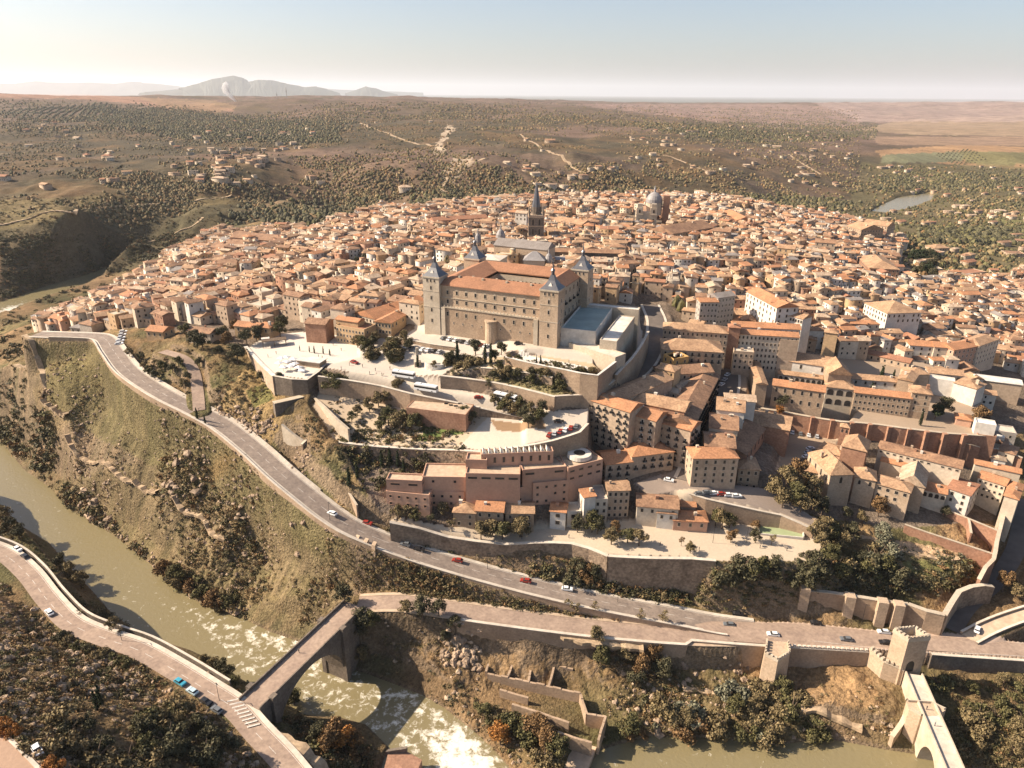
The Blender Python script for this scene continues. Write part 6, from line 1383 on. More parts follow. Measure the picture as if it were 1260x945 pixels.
def tree(q, kind, leaf, h, lab=None, group='trees of the parks, streets and riverbanks', seed=None):
    s_ = seed if seed is not None else random.randrange(3); key = (kind,leaf,s_)
    if key not in CR: CR[key] = crownmesh(kind, leaf, hash_(key)); 
    if (kind,s_) not in TK: TK[(kind,s_)] = trunkmesh(kind, s_)
    base = {'broad':6.4,'cypress':8.8,'thin':5.2,'bush':4.3}[kind]; s = h/base
    root = bpy.data.objects.new({'cypress':'cypress_tree','bush':'bushy_tree'}.get(kind,'broadleaf_tree'), None); C.objects.link(root)
    root.location = q; root.rotation_euler = (0,0,random.uniform(0,6.28)); root.scale = (s*random.uniform(.88,1.15),s*random.uniform(.88,1.15),s)
    tag(root, lab, {'bush':'tree'}.get(kind,'tree'), group)
    link('trunk', TK[(kind,s_)], root); link('crown', CR[key], root); return root
def hash_(k): return sum(ord(c)*(i+1) for i,c in enumerate(str(k))) % 100000
TLAND = LAND+[('the arched road bridge',370,800),('the old stone bridge',1150,900),('the gate tower',1120,800),('the pentagonal bastion',957,820),('the riverside ruin',660,840),('the sports court',960,650),('the hill road bend',430,645),('the weir mill',495,935),('the lower promenade',700,670),('the road junction',300,880),('the near river road bend',70,740),('the roofless rampart',360,505),('the pink hall skylights',635,560),('the car park of the loop road',700,525),('the big corner building',880,580),('the apse',1035,610),('the right edge city wall',1230,660),('the pine slope',1135,320),('the far river bend',1110,248),('the bottom left corner',20,930),('the stone quay',705,930),('the small roundel by the hill road',250,515)]
LWORD = dict(leaf_dark='dark green',leaf_green='green',leaf_olive='olive-green',leaf_brown='brown-leaved',leaf_orange='orange-leaved',leaf_cypress='blackish-green',leaf_silver='silvery',leaf_dry='dry yellowish')
KW = dict(broad='spreading tree',cypress='narrow cypress',thin='slim young tree',bush='bushy tree')
tl = []
def T(u, v, h, kind='broad', leaf='leaf_olive'): tl.append((u,v,h,kind,leaf))
for u,v,h in ((563,447,11),(597,447,9.5),(604,448,10),(660,455,6),(665,454,6.5),(514,452,6),(1080,477,11),(1094,479,9.5),(1132,524,8),(1018,516,7),(250,520,6),(253,523,5),(78,400,7),(115,398,7),(128,400,9),(369,432,3),(381,434,3.4),(387,435,4),(398,436,4),(406,438,3.6),(397,445,3),(120,874,7),(125,868,7.5),(285,870,0),(352,455,0),(350,345,8),(890,290,9),(1216,560,5)):
    if h: T(u,v,h,'cypress','leaf_cypress')
for u,v,h in ((1070,490,9),(430,600,9),(470,575,8),(480,572,8),(490,575,8),(440,590,7),(497,582,7)): T(u,v,h,'cypress','leaf_cypress')
for u,v,h,l in ((553,450,7,'leaf_dark'),(585,437,7.5,'leaf_dark'),(617,437,6.5,'leaf_dark'),(609,446,5.5,'leaf_green'),(625,449,5,'leaf_olive'),(637,449,4.5,'leaf_green'),(410,486,10,'leaf_green'),(420,482,8,'leaf_green'),(403,478,8,'leaf_dark'),
 (476,440,7,'leaf_olive'),(486,432,7,'leaf_olive'),(496,424,7,'leaf_olive'),(480,448,6.5,'leaf_dark'),(504,432,6,'leaf_dark'),(449,424,6,'leaf_olive'),(457,420,6,'leaf_olive'),(492,446,5,'leaf_dark'),
 (608,502,5.5,'leaf_olive'),(620,510,7,'leaf_green'),(632,515,7,'leaf_olive'),(646,519,7,'leaf_dark'),(655,514,6.5,'leaf_olive'),(664,521,6.5,'leaf_green'),(668,510,6,'leaf_dark'),(640,505,6,'leaf_green'),(628,503,6,'leaf_olive'),(650,527,6,'leaf_dark'),
 (562,521,6.5,'leaf_dark'),(572,518,6.5,'leaf_green'),(580,522,6,'leaf_dark'),(466,502,7,'leaf_olive'),(455,508,6.5,'leaf_olive'),(476,498,7,'leaf_olive'),(490,482,6,'leaf_olive'),(478,524,8,'leaf_green'),(492,530,8,'leaf_olive'),(508,532,7.5,'leaf_green'),(515,524,6,'leaf_olive'),(498,520,6,'leaf_dark'),(440,512,5,'leaf_olive'),(433,520,5,'leaf_green'),(470,530,6,'leaf_green'),(601,480,4,'leaf_dark'),(607,470,5,'leaf_dark'),(690,474,6,'leaf_dark'),(697,470,5,'leaf_dark'),(708,473,5,'leaf_green'),(718,470,5.5,'leaf_green'),(728,466,5,'leaf_olive'),(712,462,4,'leaf_olive'),
 (240,428,9,'leaf_dark'),(230,420,9,'leaf_green'),(250,432,9,'leaf_dark'),(262,420,7,'leaf_dark'),(293,447,9.5,'leaf_dark'),(270,440,6,'leaf_dark'),(322,470,5,'leaf_dark'),(345,474,4.5,'leaf_dark'),(304,424,8,'leaf_dark'),(316,421,8,'leaf_dark'),(281,425,7,'leaf_brown'),(341,412,8.5,'leaf_green'),(347,406,8,'leaf_dark'),(290,410,7,'leaf_brown'),(272,416,6,'leaf_olive'),(220,452,5,'leaf_green'),(213,460,5,'leaf_dark'),(226,478,5,'leaf_olive'),(232,470,5,'leaf_dark'),(200,455,4.5,'leaf_green'),(246,452,5,'leaf_dark'),(175,445,5,'leaf_dark'),(180,455,5,'leaf_olive'),(172,462,5,'leaf_green'),(185,470,5,'leaf_dark'),(160,440,5,'leaf_olive'),
 (595,655,8,'leaf_olive'),(606,660,7.5,'leaf_olive'),(621,656,8,'leaf_green'),(640,661,8,'leaf_olive'),(652,658,8,'leaf_olive'),(648,648,7,'leaf_green'),(553,641,6,'leaf_olive'),(728,655,9,'leaf_green'),(720,652,7,'leaf_dark'),(736,650,7,'leaf_dark'),(752,670,7,'leaf_olive'),(772,668,6.5,'leaf_green'),(786,672,7,'leaf_olive'),(756,658,6,'leaf_brown'),
 (500,640,5.5,'leaf_olive'),(512,642,5,'leaf_green'),(520,638,5,'leaf_dark'),(492,636,5,'leaf_olive'),(530,645,4,'leaf_dark'),
 (888,651,8.5,'leaf_olive'),(880,648,7,'leaf_green'),(897,650,7,'leaf_green'),(929,668,5.5,'leaf_dark'),(930,652,4,'leaf_brown'),(899,668,5,'leaf_brown'),(849,681,4.5,'leaf_olive'),(1003,667,9,'leaf_olive'),(1013,660,8,'leaf_olive'),(1022,668,8.5,'leaf_green'),(1035,678,9,'leaf_olive'),(1046,668,8,'leaf_dark'),(1010,676,6,'leaf_olive'),
 (955,617,10,'leaf_olive'),(966,606,12,'leaf_olive'),(980,600,12,'leaf_brown'),(992,612,11,'leaf_olive'),(975,622,10,'leaf_green'),(1000,628,9,'leaf_olive'),(1010,636,8,'leaf_dark'),(962,625,8,'leaf_olive'),(985,630,8,'leaf_olive'),
 (930,458,9,'leaf_dark'),(925,452,8,'leaf_green'),(938,450,7,'leaf_dark'),(958,512,5,'leaf_orange'),(963,504,8,'leaf_dark'),(1158,478,7,'leaf_cypress'),(1160,510,9,'leaf_dark'),(1150,516,8,'leaf_cypress'),(1197,523,10,'leaf_brown'),(1230,575,5,'leaf_olive'),(1240,578,5,'leaf_brown'),(1218,580,5,'leaf_olive'),(1073,601,5,'leaf_dark'),
 (770,287,10,'leaf_dark'),(764,284,9,'leaf_dark'),(776,290,9,'leaf_dark'),(1228,720,9,'leaf_brown'),(1248,735,6,'leaf_olive'),(1080,636,9,'leaf_brown'),(1040,640,6,'leaf_dark'),(1060,645,6,'leaf_olive'),(1172,640,5,'leaf_dark'),
 (346,868,8,'leaf_dark'),(356,860,8,'leaf_olive'),(338,876,7,'leaf_dark'),(362,872,7,'leaf_green'),(415,917,10,'leaf_brown'),(405,925,9,'leaf_brown'),(425,925,9,'leaf_orange'),(440,930,8,'leaf_brown'),(395,912,7,'leaf_dark'),
 (273,833,7,'leaf_dark'),(262,828,6,'leaf_olive'),(283,838,6,'leaf_dark'),(252,822,5,'leaf_olive'),(290,845,4.5,'leaf_green'),
 (100,722,7,'leaf_olive'),(88,712,8,'leaf_olive'),(112,716,7,'leaf_green'),(75,700,7,'leaf_dark'),(130,768,5,'leaf_dark'),(140,775,5,'leaf_olive'),(15,655,7,'leaf_dark'),(5,640,7,'leaf_olive'),(25,665,7,'leaf_dark'),
 (540,760,7,'leaf_dark'),(520,762,8,'leaf_dark'),(512,752,6,'leaf_olive'),(560,778,7,'leaf_dark'),(548,790,5,'leaf_dark'),(440,775,8,'leaf_dark'),(430,800,8,'leaf_dark'),(445,815,7,'leaf_olive'),(448,790,8,'leaf_dark'),(460,780,7,'leaf_green'),
 (722,822,8,'leaf_green'),(732,816,7,'leaf_green'),(680,792,6,'leaf_green'),(690,786,6,'leaf_dark'),(658,778,5,'leaf_green'),(715,800,6,'leaf_olive'),(790,830,8,'leaf_brown'),(805,822,9,'leaf_brown'),(815,835,8,'leaf_dark'),(770,815,7,'leaf_olive'),(780,845,6,'leaf_dark')):
    T(u,v,h,'broad',l)
for u,v,h in ((556,655,6),(1,0,0),(485,640,5),(700,752,5),(708,757,5),(730,757,5.5),(788,755,6),(815,757,6),(822,756,6),(495,545,4),(510,546,4),(530,547,4),(545,547,4),(905,662,4),(949,671,5),(838,672,4)):
    if h: T(u,v,h,'thin','leaf_olive' if h != 4 else 'leaf_brown')
# thickets filled at random, each tree still its own
THK = [([(440,418),(505,430),(500,446),(470,450),(445,440)],12,(5,7),('leaf_olive','leaf_dark','leaf_green')),([(600,450),(735,464),(720,482),(610,468)],22,(3.5,6),('leaf_dark','leaf_green','leaf_olive')),([(525,440),(600,445),(590,452),(530,455)],8,(4,6),('leaf_dark','leaf_olive')),([(870,850),(1000,850),(1010,905),(870,912),(800,900),(830,860)],20,(5.5,8.5),('leaf_olive','leaf_silver','leaf_olive','leaf_green')),([(745,880),(840,860),(870,905),(800,935),(745,940)],14,(6,9),('leaf_olive','leaf_silver','leaf_green','leaf_brown')),
 ([(590,880),(690,880),(690,945),(620,945)],14,(5,8),('leaf_brown','leaf_olive','leaf_green','leaf_orange')),([(890,695),(1000,695),(1010,722),(890,722)],14,(5,9),('leaf_dark','leaf_green','leaf_dark')),([(1010,650),(1100,665),(1110,715),(1020,705)],18,(6,9),('leaf_olive','leaf_dark','leaf_green','leaf_silver')),
 ([(1180,870),(1262,860),(1262,935),(1200,935)],10,(6,8),('leaf_olive','leaf_green')),([(170,690),(290,745),(300,765),(235,735),(175,700)],9,(6,8),('leaf_olive','leaf_green','leaf_brown')),([(180,870),(330,920),(340,950),(150,950)],20,(5,8),('leaf_dark','leaf_olive','leaf_green')),([(60,880),(150,880),(150,945),(75,945)],8,(5,8),('leaf_dark','leaf_olive')),
 ([(1118,318),(1150,316),(1150,348),(1125,348)],16,(8,12),('leaf_dark','leaf_cypress')),([(700,700),(740,705),(745,725),(700,720)],4,(5,7),('leaf_dark','leaf_brown')),([(1120,840),(1200,835),(1255,850),(1200,860)],4,(5,7),('leaf_olive','leaf_green'))]
for P, n_, hr, lf in THK:
    us_=[p[0] for p in P]; vs_=[p[1] for p in P]; k = 0
    while k < n_:
        u_,v_ = random.uniform(min(us_),max(us_)), random.uniform(min(vs_),max(vs_))
        if inpoly(np.array([u_]),np.array([v_]),P)[0]: T(u_,v_,random.uniform(*hr),'bush' if random.random()<.6 else 'broad',random.choice(lf)); k += 1
for u_,v_ in ((84,792),(97,797),(110,802),(126,807),(142,812),(156,818),(75,785),(118,812)): T(u_,v_,random.uniform(3,4.2),'bush',random.choice(('leaf_dark','leaf_olive','leaf_green')))
T(8,898,3.4,'bush','leaf_orange'); T(18,903,3.0,'bush','leaf_orange'); T(0,893,3,'bush','leaf_orange'); T(62,945,3.2,'bush','leaf_orange'); T(70,950,3.2,'bush','leaf_orange')
def onroad(x, y, m=1.5):
    for nm in ROADW:
        d,_,_ = polydist(x, y, [tuple(p) for p in ROADW[nm]])
        if nm not in OR: OR[nm] = 1
        yield d < ROADS[nm][1]+m
OR = {}
def blocked(x, y, m=1.5):
    b = distfoot(x, y)
    for r in onroad(x, y, m): b = b | r
    return b | inpoly(x, y, [(p.x,p.y) for p in TERW['junction']])
tp = []
for u,v,h,kind,leaf in tl:
    q = hit(u,v)
    d = sorted(((math.hypot(u-lu,(v-lv)*1.4), nm_, lu) for nm_,lu,lv in TLAND))[0]
    tp.append((d[0],u,v,h,kind,leaf,q,d))
tp.sort(key=lambda t: t[0])
X_ = np.array([t[6].x for t in tp]); Y_ = np.array([t[6].y for t in tp]); BK = blocked(X_, Y_, .5)
print('trees', len(tp), 'blocked', int(BK.sum()))
ntree = 0
for t, bk in zip(tp, BK):
    _,u,v,h,kind,leaf,q,d = t
    if q.z < .05 or (bk and kind != 'thin' and h < 99 and inroadonly(q) if False else False): continue
    if bk:
        for k in range(12):
            a = k*.9; q2 = (q.x+math.cos(a)*(2+k*.4), q.y+math.sin(a)*(2+k*.4))
            if not blocked(np.array([q2[0]]),np.array([q2[1]]),.5)[0]: q = Vector((*q2, gz(*q2))); bk = False; break
        if bk: continue
    side = 'left of' if u < d[2]-8 else ('right of' if u > d[2]+8 else 'beside')
    base = f"{'tall ' if h>9 else ('low ' if h<5 else '')}{LWORD[leaf]} {KW[kind]}, %sclosest {side} {d[1]}"
    tree(q, kind, leaf, h, uniq(base, base)); ntree += 1
print('planted', ntree)
# ---- scrub, as one mass per kind of ground
def shrub_tpl(seed, n=64):
    rr = np.random.default_rng(seed); k = 5; a = rr.uniform(0,6.28,k); cen = np.stack([.45*np.cos(a),.45*np.sin(a),rr.uniform(.1,.6,k)],1)
    V = leafquads(n,cen,rr.uniform(.35,.55,k),.15,rr); return V, np.arange(n*4).reshape(-1,4)
LM = ['leaf_dark','leaf_green','leaf_olive','leaf_brown','leaf_dry','leaf_silver']
def scrub(name, label, cat, zones, tpls, mg=1.2):
    parts = []
    for P, n_, sr, lw in zones:
        us_=[p[0] for p in P]; vs_=[p[1] for p in P]
        A_ = W(min(us_),max(vs_),0); U_ = rng.uniform(min(us_),max(us_),n_*6); V_ = rng.uniform(min(vs_),max(vs_),n_*6)
        m = inpoly(U_,V_,P); U_,V_ = U_[m][:n_],V_[m][:n_]
        # intersect bearings with the ground, vectorised
        Dl = np.log(900)-0*U_; x1,y1,d1 = ray(U_,V_); D = np.full(U_.shape, 90.); done = np.zeros(U_.shape,bool)
        for st_ in range(900):
            z_ = H+d1*D/y1; g = ground(x1*D/y1, D); done |= z_ <= g
            if done.all(): break
            D = np.where(done, D, D*1.005)
        D = D*(1-rng.random(D.shape)*.012); x = x1*D/y1; y = D; g = ground(x,y); ok = done & (g > .3) & ~blocked(x,y,mg)
        for nm in ('left_plaza','fort','fortlow','miradero','street','junction','loop','cornerroad','upper_plaza'): ok &= ~inpoly(x,y,[(p.x,p.y) for p in TERW[nm]])
        clump = fbm(x,y,18,3,91); ok &= clump > rng.uniform(-.55,.15,x.shape)
        x,y,g = x[ok],y[ok],g[ok]; n = len(x)
        s = rng.uniform(sr[0],sr[1],n)*(1+np.clip(clump[ok],-.3,.5)); sc3 = np.stack([s*rng.uniform(.8,1.3,n),s*rng.uniform(.8,1.3,n),s*rng.uniform(.7,1.1,n)],1)
        ti = rng.integers(0,len(tpls),n); mi = rng.choice(len(LM),n,p=np.array(lw)/sum(lw)); rt_ = rng.uniform(0,6.28,n)
        for t_ in range(len(tpls)):
            for k in range(len(LM)):
                q = (ti==t_)&(mi==k)
                if q.sum(): v_,f_ = tpls[t_]; parts.append(scatter(v_,f_,np.full(len(f_),k), np.stack([x[q],y[q],g[q]-.15],1), sc3[q], rt_[q]))
    V,Fc,Mi = joinnp(parts); print(name, len(Fc)); tag(link(name, npmesh(name,V,Fc,[M[k] for k in LM],Mi)), label, cat, kind='stuff')
tp4 = [shrub_tpl(i) for i in range(5)]
scrub('shrubs','scrub and bushes covering the steep riverbanks and slopes around the roads','shrubs',[
 ([(-20,600),(140,755),(200,800),(330,850),(300,870),(200,815),(90,765),(60,720),(-20,660)],500,(.7,1.8),(2,2,4,1,2,0)),
 ([(-20,700),(60,760),(180,810),(300,900),(350,960),(80,960),(-20,880)],4600,(.4,1.5),(1,2,4,3,3,0)),
 ([(-20,430),(40,420),(30,480),(80,530),(60,590),(0,540)],420,(1.2,3.2),(4,2,2,1,0,0)),
 ([(40,440),(140,430),(240,510),(350,600),(430,660),(430,740),(330,775),(180,690),(60,590)],3200,(.3,1.),(1,2,4,2,4,0)),
 ([(60,585),(100,600),(180,680),(290,745),(310,765),(220,720),(120,640),(60,610)],520,(1.2,2.8),(3,2,3,2,0,0)),
 ([(190,560),(250,560),(300,640),(330,690),(420,690),(430,740),(330,780),(230,720),(190,640)],1100,(.5,1.9),(2,2,4,2,3,0)),
 ([(400,670),(470,680),(560,712),(700,748),(800,765),(640,750),(480,738),(420,740)],2200,(.5,1.5),(1,2,6,2,3,0)),
 ([(440,760),(640,775),(820,800),(840,850),(900,830),(1080,840),(1100,900),(1000,905),(860,900),(740,935),(620,940),(540,870),(440,830)],3000,(.4,1.4),(1,2,5,2,4,1)),
 ([(1130,850),(1262,830),(1262,945),(1190,945)],900,(.5,1.6),(1,2,5,1,2,0)),
 ([(345,880),(440,900),(470,945),(400,945)],350,(.9,2.3),(3,3,2,3,0,0)),
 ([(860,695),(1010,697),(1100,665),(1215,690),(1190,720),(1100,730),(960,725),(860,730)],1500,(.6,2.),(3,3,4,1,1,1)),
 ([(470,645),(560,670),(700,690),(850,700),(850,745),(750,730),(600,700),(480,660)],700,(.7,2.2),(4,2,2,2,0,0)),
 ([(250,440),(330,460),(400,520),(410,600),(440,640),(350,560),(260,500)],800,(.4,1.1),(2,2,3,3,1,0)),
 ([(150,430),(240,430),(250,500),(200,480)],350,(.6,1.6),(3,2,3,1,0,0)),([(540,445),(600,440),(760,450),(720,486),(600,468),(545,462)],1100,(.5,1.5),(3,4,3,0,0,0)),
 ([(400,470),(600,505),(590,550),(410,540)],600,(.5,1.6),(3,3,3,1,0,0)),([(395,545),(590,556),(590,585),(470,600),(410,600)],420,(.8,2.3),(5,2,1,1,0,0)),
 ([(0,340),(180,330),(60,352),(130,350),(250,310),(200,335),(60,395),(0,420),(0,395)],500,(1.4,3.6),(2,3,3,0,0,0)),
 ([(-10,240),(300,240),(330,265),(200,290),(100,285),(-10,300)],1600,(.7,1.9),(3,2,4,1,3,0)),([(0,290),(180,290),(260,280),(260,300),(120,335),(0,360)],3400,(1.3,3.2),(6,2,1,1,0,0))], tp4)
# ---- loose rocks on the slopes
def rock_tpl(seed):
    rr = np.random.default_rng(seed); V=[]; Fq_=[]; n=5
    for r,z in ((1.,-.3),(1.05,.3),(.55,.75),(.1,.85)):
        for i in range(n): a=i*2*math.pi/n; q=r*rr.uniform(.6,1.25); V.append((q*math.cos(a),q*math.sin(a),z*rr.uniform(.7,1.2)))
    for j in range(3):
        for i in range(n): Fq_.append((j*n+i,j*n+(i+1)%n,(j+1)*n+(i+1)%n,(j+1)*n+i))
    return np.array(V),np.array(Fq_)
_lm = LM; LM = ['rubble','stone_brown','stone']
scrub('rocks','loose rocks and small outcrops on the steep slopes above the river','rocks',[
 ([(-20,700),(60,760),(180,810),(300,900),(350,960),(-20,960)],1500,(.3,1.2),(3,2,1)),([(40,430),(140,430),(240,510),(430,660),(430,740),(300,765),(150,665),(60,590)],1100,(.25,.9),(3,2,0)),
 ([(100,600),(180,680),(290,745),(310,775),(220,720),(100,630)],300,(.6,1.8),(3,2,1)),([(440,760),(640,775),(820,800),(1080,840),(1100,900),(620,940),(540,870)],900,(.3,1.),(2,2,1)),([(250,500),(330,500),(400,580),(430,640),(350,580)],600,(.4,1.4),(3,2,0)),([(60,765),(200,790),(300,850),(200,820)],300,(.5,1.4),(3,2,1)),([(200,562),(245,555),(252,600),(228,625),(205,610)],18,(.8,1.9),(1,0,0)),([(350,640),(388,640),(382,668),(355,668)],60,(.8,2.2),(3,1,0)),([(150,660),(215,715),(250,745),(240,748),(190,708),(140,668)],120,(.6,1.7),(3,2,1)),([(540,770),(620,780),(600,830),(540,820)],200,(.5,1.6),(2,2,1))], [rock_tpl(i) for i in range(4)])
LM = _lm
# ---- distant woods
def far_tpl(seed):
    rr = np.random.default_rng(seed); V=[]; Fq_=[]
    n=6; rings=[(1.,0.),(1.1,.5),(.7,1.1),(.15,1.45)]
    for r,z in rings:
        for i in range(n): a=i*2*math.pi/n; q=r*rr.uniform(.75,1.2); V.append((q*math.cos(a),q*math.sin(a),z*rr.uniform(.9,1.1)))
    for j in range(3):
        for i in range(n): Fq_.append((j*n+i,j*n+(i+1)%n,(j+1)*n+(i+1)%n,(j+1)*n+i))
    return np.array(V),np.array(Fq_)
ft_ = [far_tpl(i) for i in range(4)]
parts = []
def farwood(P, n_, sr, lw, thr=(-.5,.2), sc_=70, seed=95, m_=0):
    us_=[p[0] for p in P]; vs_=[p[1] for p in P]; U_ = rng.uniform(min(us_),max(us_),n_*4); V_ = rng.uniform(min(vs_),max(vs_),n_*4)
    m = inpoly(U_+rng.normal(0,14,U_.shape),V_+rng.normal(0,1.2,V_.shape),P); U_,V_ = U_[m][:n_],V_[m][:n_]; x1,y1,d1 = ray(U_,V_); D = np.full(U_.shape,420.); done = np.zeros(U_.shape,bool)
    for st_ in range(560):
        z_ = H+d1*D/y1; done |= z_ <= ground(x1*D/y1,D)
        if done.all(): break
        D = np.where(done,D,D*1.006)
    D = D*(1-rng.random(D.shape)*.03); x = x1*D/y1; y = D; g = ground(x,y); cl_ = fbm(x,y,sc_*np.clip(900/900,1,1)*1.,4,seed)+fbm(x,y,sc_*6,3,seed+1)*.6; ok = done & (g>.3) & (cl_ > rng.uniform(*thr,x.shape))
    x,y,g = x[ok],y[ok],g[ok]; n=len(x); s = rng.uniform(sr[0],sr[1],n); s3 = np.stack([s,s,s*rng.uniform(.7,1.3,n)],1); ti = rng.integers(0,4,n); mi = rng.choice(len(LM),n,p=np.array(lw)/sum(lw)); rt_=rng.uniform(0,6.28,n)
    for t_ in range(4):
        for k in range(len(LM)):
            q=(ti==t_)&(mi==k)
            if q.sum(): v_,f_=ft_[t_]; parts.append(scatter(v_,f_,np.full(len(f_),k),np.stack([x[q],y[q],g[q]-.3],1),s3[q],rt_[q]))
farwood([(-10,140),(1060,140),(1040,262),(760,232),(600,236),(420,255),(260,262),(0,258)],44000,(.8,2.5),(3,1,4,2,3,0),(-.25,.25))
farwood([(-10,122),(200,128),(300,142),(420,126),(640,126),(1060,135),(1060,160),(-10,160)],24000,(1.6,4.),(4,1,4,2,2,0),(-.35,.25),200)
farwood([(100,128),(200,132),(300,145),(420,150),(420,175),(250,172),(120,150)],9000,(1.6,4.),(6,2,1,0,0,0),(-1,-.1),200)
farwood([(1050,200),(1270,208),(1270,350),(1140,350),(1110,300),(1040,260)],6500,(1.,3.2),(5,3,3,1,1,0),(-.5,.3))
farwood([(1080,215),(1270,212),(1270,232),(1080,232)],1800,(1.8,4),(6,2,1,0,0,0),(-1,-.1))
farwood([(1130,280),(1270,282),(1270,300),(1150,300)],800,(2.5,4.5),(6,3,0,0,0,0),(-1,0))
farwood([(260,262),(420,240),(480,240),(470,262),(380,280),(330,272)],900,(1.8,3.6),(6,2,1,0,0,0),(-.8,.1))
farwood([(500,236),(640,232),(760,232),(860,235),(860,246),(640,246),(520,262)],1000,(1.8,4.),(6,2,1,0,0,0),(-.8,.1))
farwood([(880,238),(1040,245),(1060,280),(1000,262),(900,250)],800,(2,4.5),(6,2,1,0,0,0),(-1,-.1))
farwood([(760,150),(1080,150),(1080,170),(900,175)],5000,(1.6,3.8),(6,2,1,0,0,0),(-.6,.1),120)
# olive groves in rows
for P_, s_ in (([(1090,188),(1190,184),(1215,196),(1150,201),(1085,200)],14.),([(0,122),(110,122),(150,134),(120,150),(0,145)],26.)):
    Q_ = [hit(*p) for p in P_]; xs=[q.x for q in Q_]; ys=[q.y for q in Q_]; a_,b_ = np.meshgrid(np.arange(min(xs),max(xs),s_),np.arange(min(ys),max(ys),s_*1.6)); a_=a_.ravel();b_=b_.ravel()
    x=a_*math.cos(.3)-b_*math.sin(.3)*.0+b_*.15; y=b_+a_*.05; m=inpoly(x,y,[(q.x,q.y) for q in Q_]); x,y=x[m],y[m]; g=ground(x,y)
    v_,f_=ft_[0]; parts.append(scatter(v_,f_,np.full(len(f_),0),np.stack([x,y,g],1),np.full(len(x),s_*.17),np.zeros(len(x))))
kk = rng.random(len(AX)) < .5; s_ = rng.uniform(1.4,2.8,kk.sum())
for t_ in range(4):
    q = rng.integers(0,4,kk.sum()) == t_; v_,f_ = ft_[t_]; parts.append(scatter(v_,f_,np.full(len(f_),t_%3),np.stack([AX[kk][q],AY[kk][q],AZ[kk][q]+.8],1),np.stack([s_[q],s_[q],s_[q]*1.7],1),np.zeros(q.sum())))
V,Fc,Mi = joinnp(parts); print('far', len(Fc)); tag(link('distant_woods', npmesh('distant_woods',V,Fc,[M[k] for k in LM],Mi)), 'scattered trees, scrub and olive groves over the hills beyond the town', 'woods', kind='stuff')
# ---------------------------------------------------------------- cars, buses, people, small things
def carproto(colr, kind='car'):
    body = MB(); glass = MB()
    if kind == 'bus':
        L_,w_,h_ = 11.,2.5,3.1
        body.box(-L_/2,-w_/2,.45,L_/2,w_/2,1.5); body.box(-L_/2+.15,-w_/2+.08,2.45,L_/2-.15,w_/2-.08,h_); body.box(-L_/2+1,-.8,h_,-L_/2+3,.8,h_+.25)
        glass.box(-L_/2+.1,-w_/2+.04,1.5,L_/2-.05,w_/2-.04,2.46); wx, wr = (-3.4,3.4), .5
    else:
        w_ = 1.75; s = 1.15 if kind == 'van' else 1.
        prof = [(-2.1,.35),(2.1,.35),(2.12,.75),(1.95,.92),(1.05,1.0),(-1.75,1.02),(-2.1,.9)]
        k = len(body.v); 
        for y in (-w_/2,w_/2): body.v += [(x,y,z) for x,z in prof]
        n = len(prof); body.f += [tuple(range(n-1,-1,-1)),tuple(range(n,2*n))]+[(i,(i+1)%n,n+(i+1)%n,n+i) for i in range(n)]; body.m += [0]*(n+2)
        t = [(-1.75,1.0,-.8),(.98,1.0,-.8),(.98,1.0,.8),(-1.75,1.0,.8),(-1.35,1.43*s,-.66),(.35,1.45*s,-.66),(.35,1.45*s,.66),(-1.35,1.43*s,.66)]
        k = len(glass.v); glass.v += [(x,y,z) for x,z,y in t]; glass.f += [(0,1,5,4),(1,2,6,5),(2,3,7,6),(3,0,4,7)]; glass.m += [0]*4
        body.box(-1.36,-.67,1.42*s,.36,.67,1.47*s); wx, wr = (-1.3,1.3), .31
    bm_ = body.mesh('body',[M[colr]]); gm = glass.mesh('windows',[M['glass']]); wm_ = MB()
    wm_.v=[]; nn=12
    for y,r in ((-.1,wr),(.1,wr)):
        for i in range(nn): a=2*math.pi*i/nn; wm_.v.append((r*math.cos(a),y,r*math.sin(a)))
    wm_.f=[(i,(i+1)%nn,nn+(i+1)%nn,nn+i) for i in range(nn)]+[tuple(range(nn)),tuple(range(nn,2*nn))]; wm_.m=[0]*nn+[1,1]
    return bm_,gm,wm_.mesh('wheel',[M['tyre'],M['hub']]),wx,w_/2,wr
PROT = {}
def car(q, rz, colr, kind, label, group=None):
    key=(colr,kind)
    if key not in PROT: PROT[key]=carproto(*key)
    bm_,gm,wm_,wx,wy,wr = PROT[key]
    root = thing({'bus':'parked_bus','van':'van'}.get(kind,'car'), label, kind, q, rz, group)
    link('body',bm_,root); link('windows',gm,root)
    for x in wx:
        for y in (-wy+.08,wy-.08): link('wheel',wm_,root,(x,y,wr))
def zon(q):
    z = gz(q.x,q.y)
    for nm,S in ROADW.items():
        d,_,zz = polydist(np.array([q.x]),np.array([q.y]),[tuple(p) for p in S])
        if d[0] < ROADS[nm][1]: z = max(z, float(zz[0])+.03)
    if inpoly(np.array([q.x]),np.array([q.y]),[(p.x,p.y) for p in TERW['junction']])[0]: z = max(z, float(terz('junction',q.x,q.y))+.06)
    return z
def place(u,v):
    q = hit(u,v)
    for _ in range(3): z = zon(q); q = W(u,v,z)
    return Vector((q.x,q.y,zon(q)))
def heading(q, nm=None):
    best=None
    for k,S in ROADW.items():
        if nm and k!=nm: continue
        for a,b in zip(S[:-1],S[1:]):
            d=((a+b)/2-q).length
            if best is None or d<best[0]: best=(d,math.atan2(b.y-a.y,b.x-a.x))
    return best[1]
CN = dict(car_white='white',car_black='black',car_red='red',car_blue='turquoise blue',car_silver='silver',car_pale='pale blue',car_grey='dark grey')
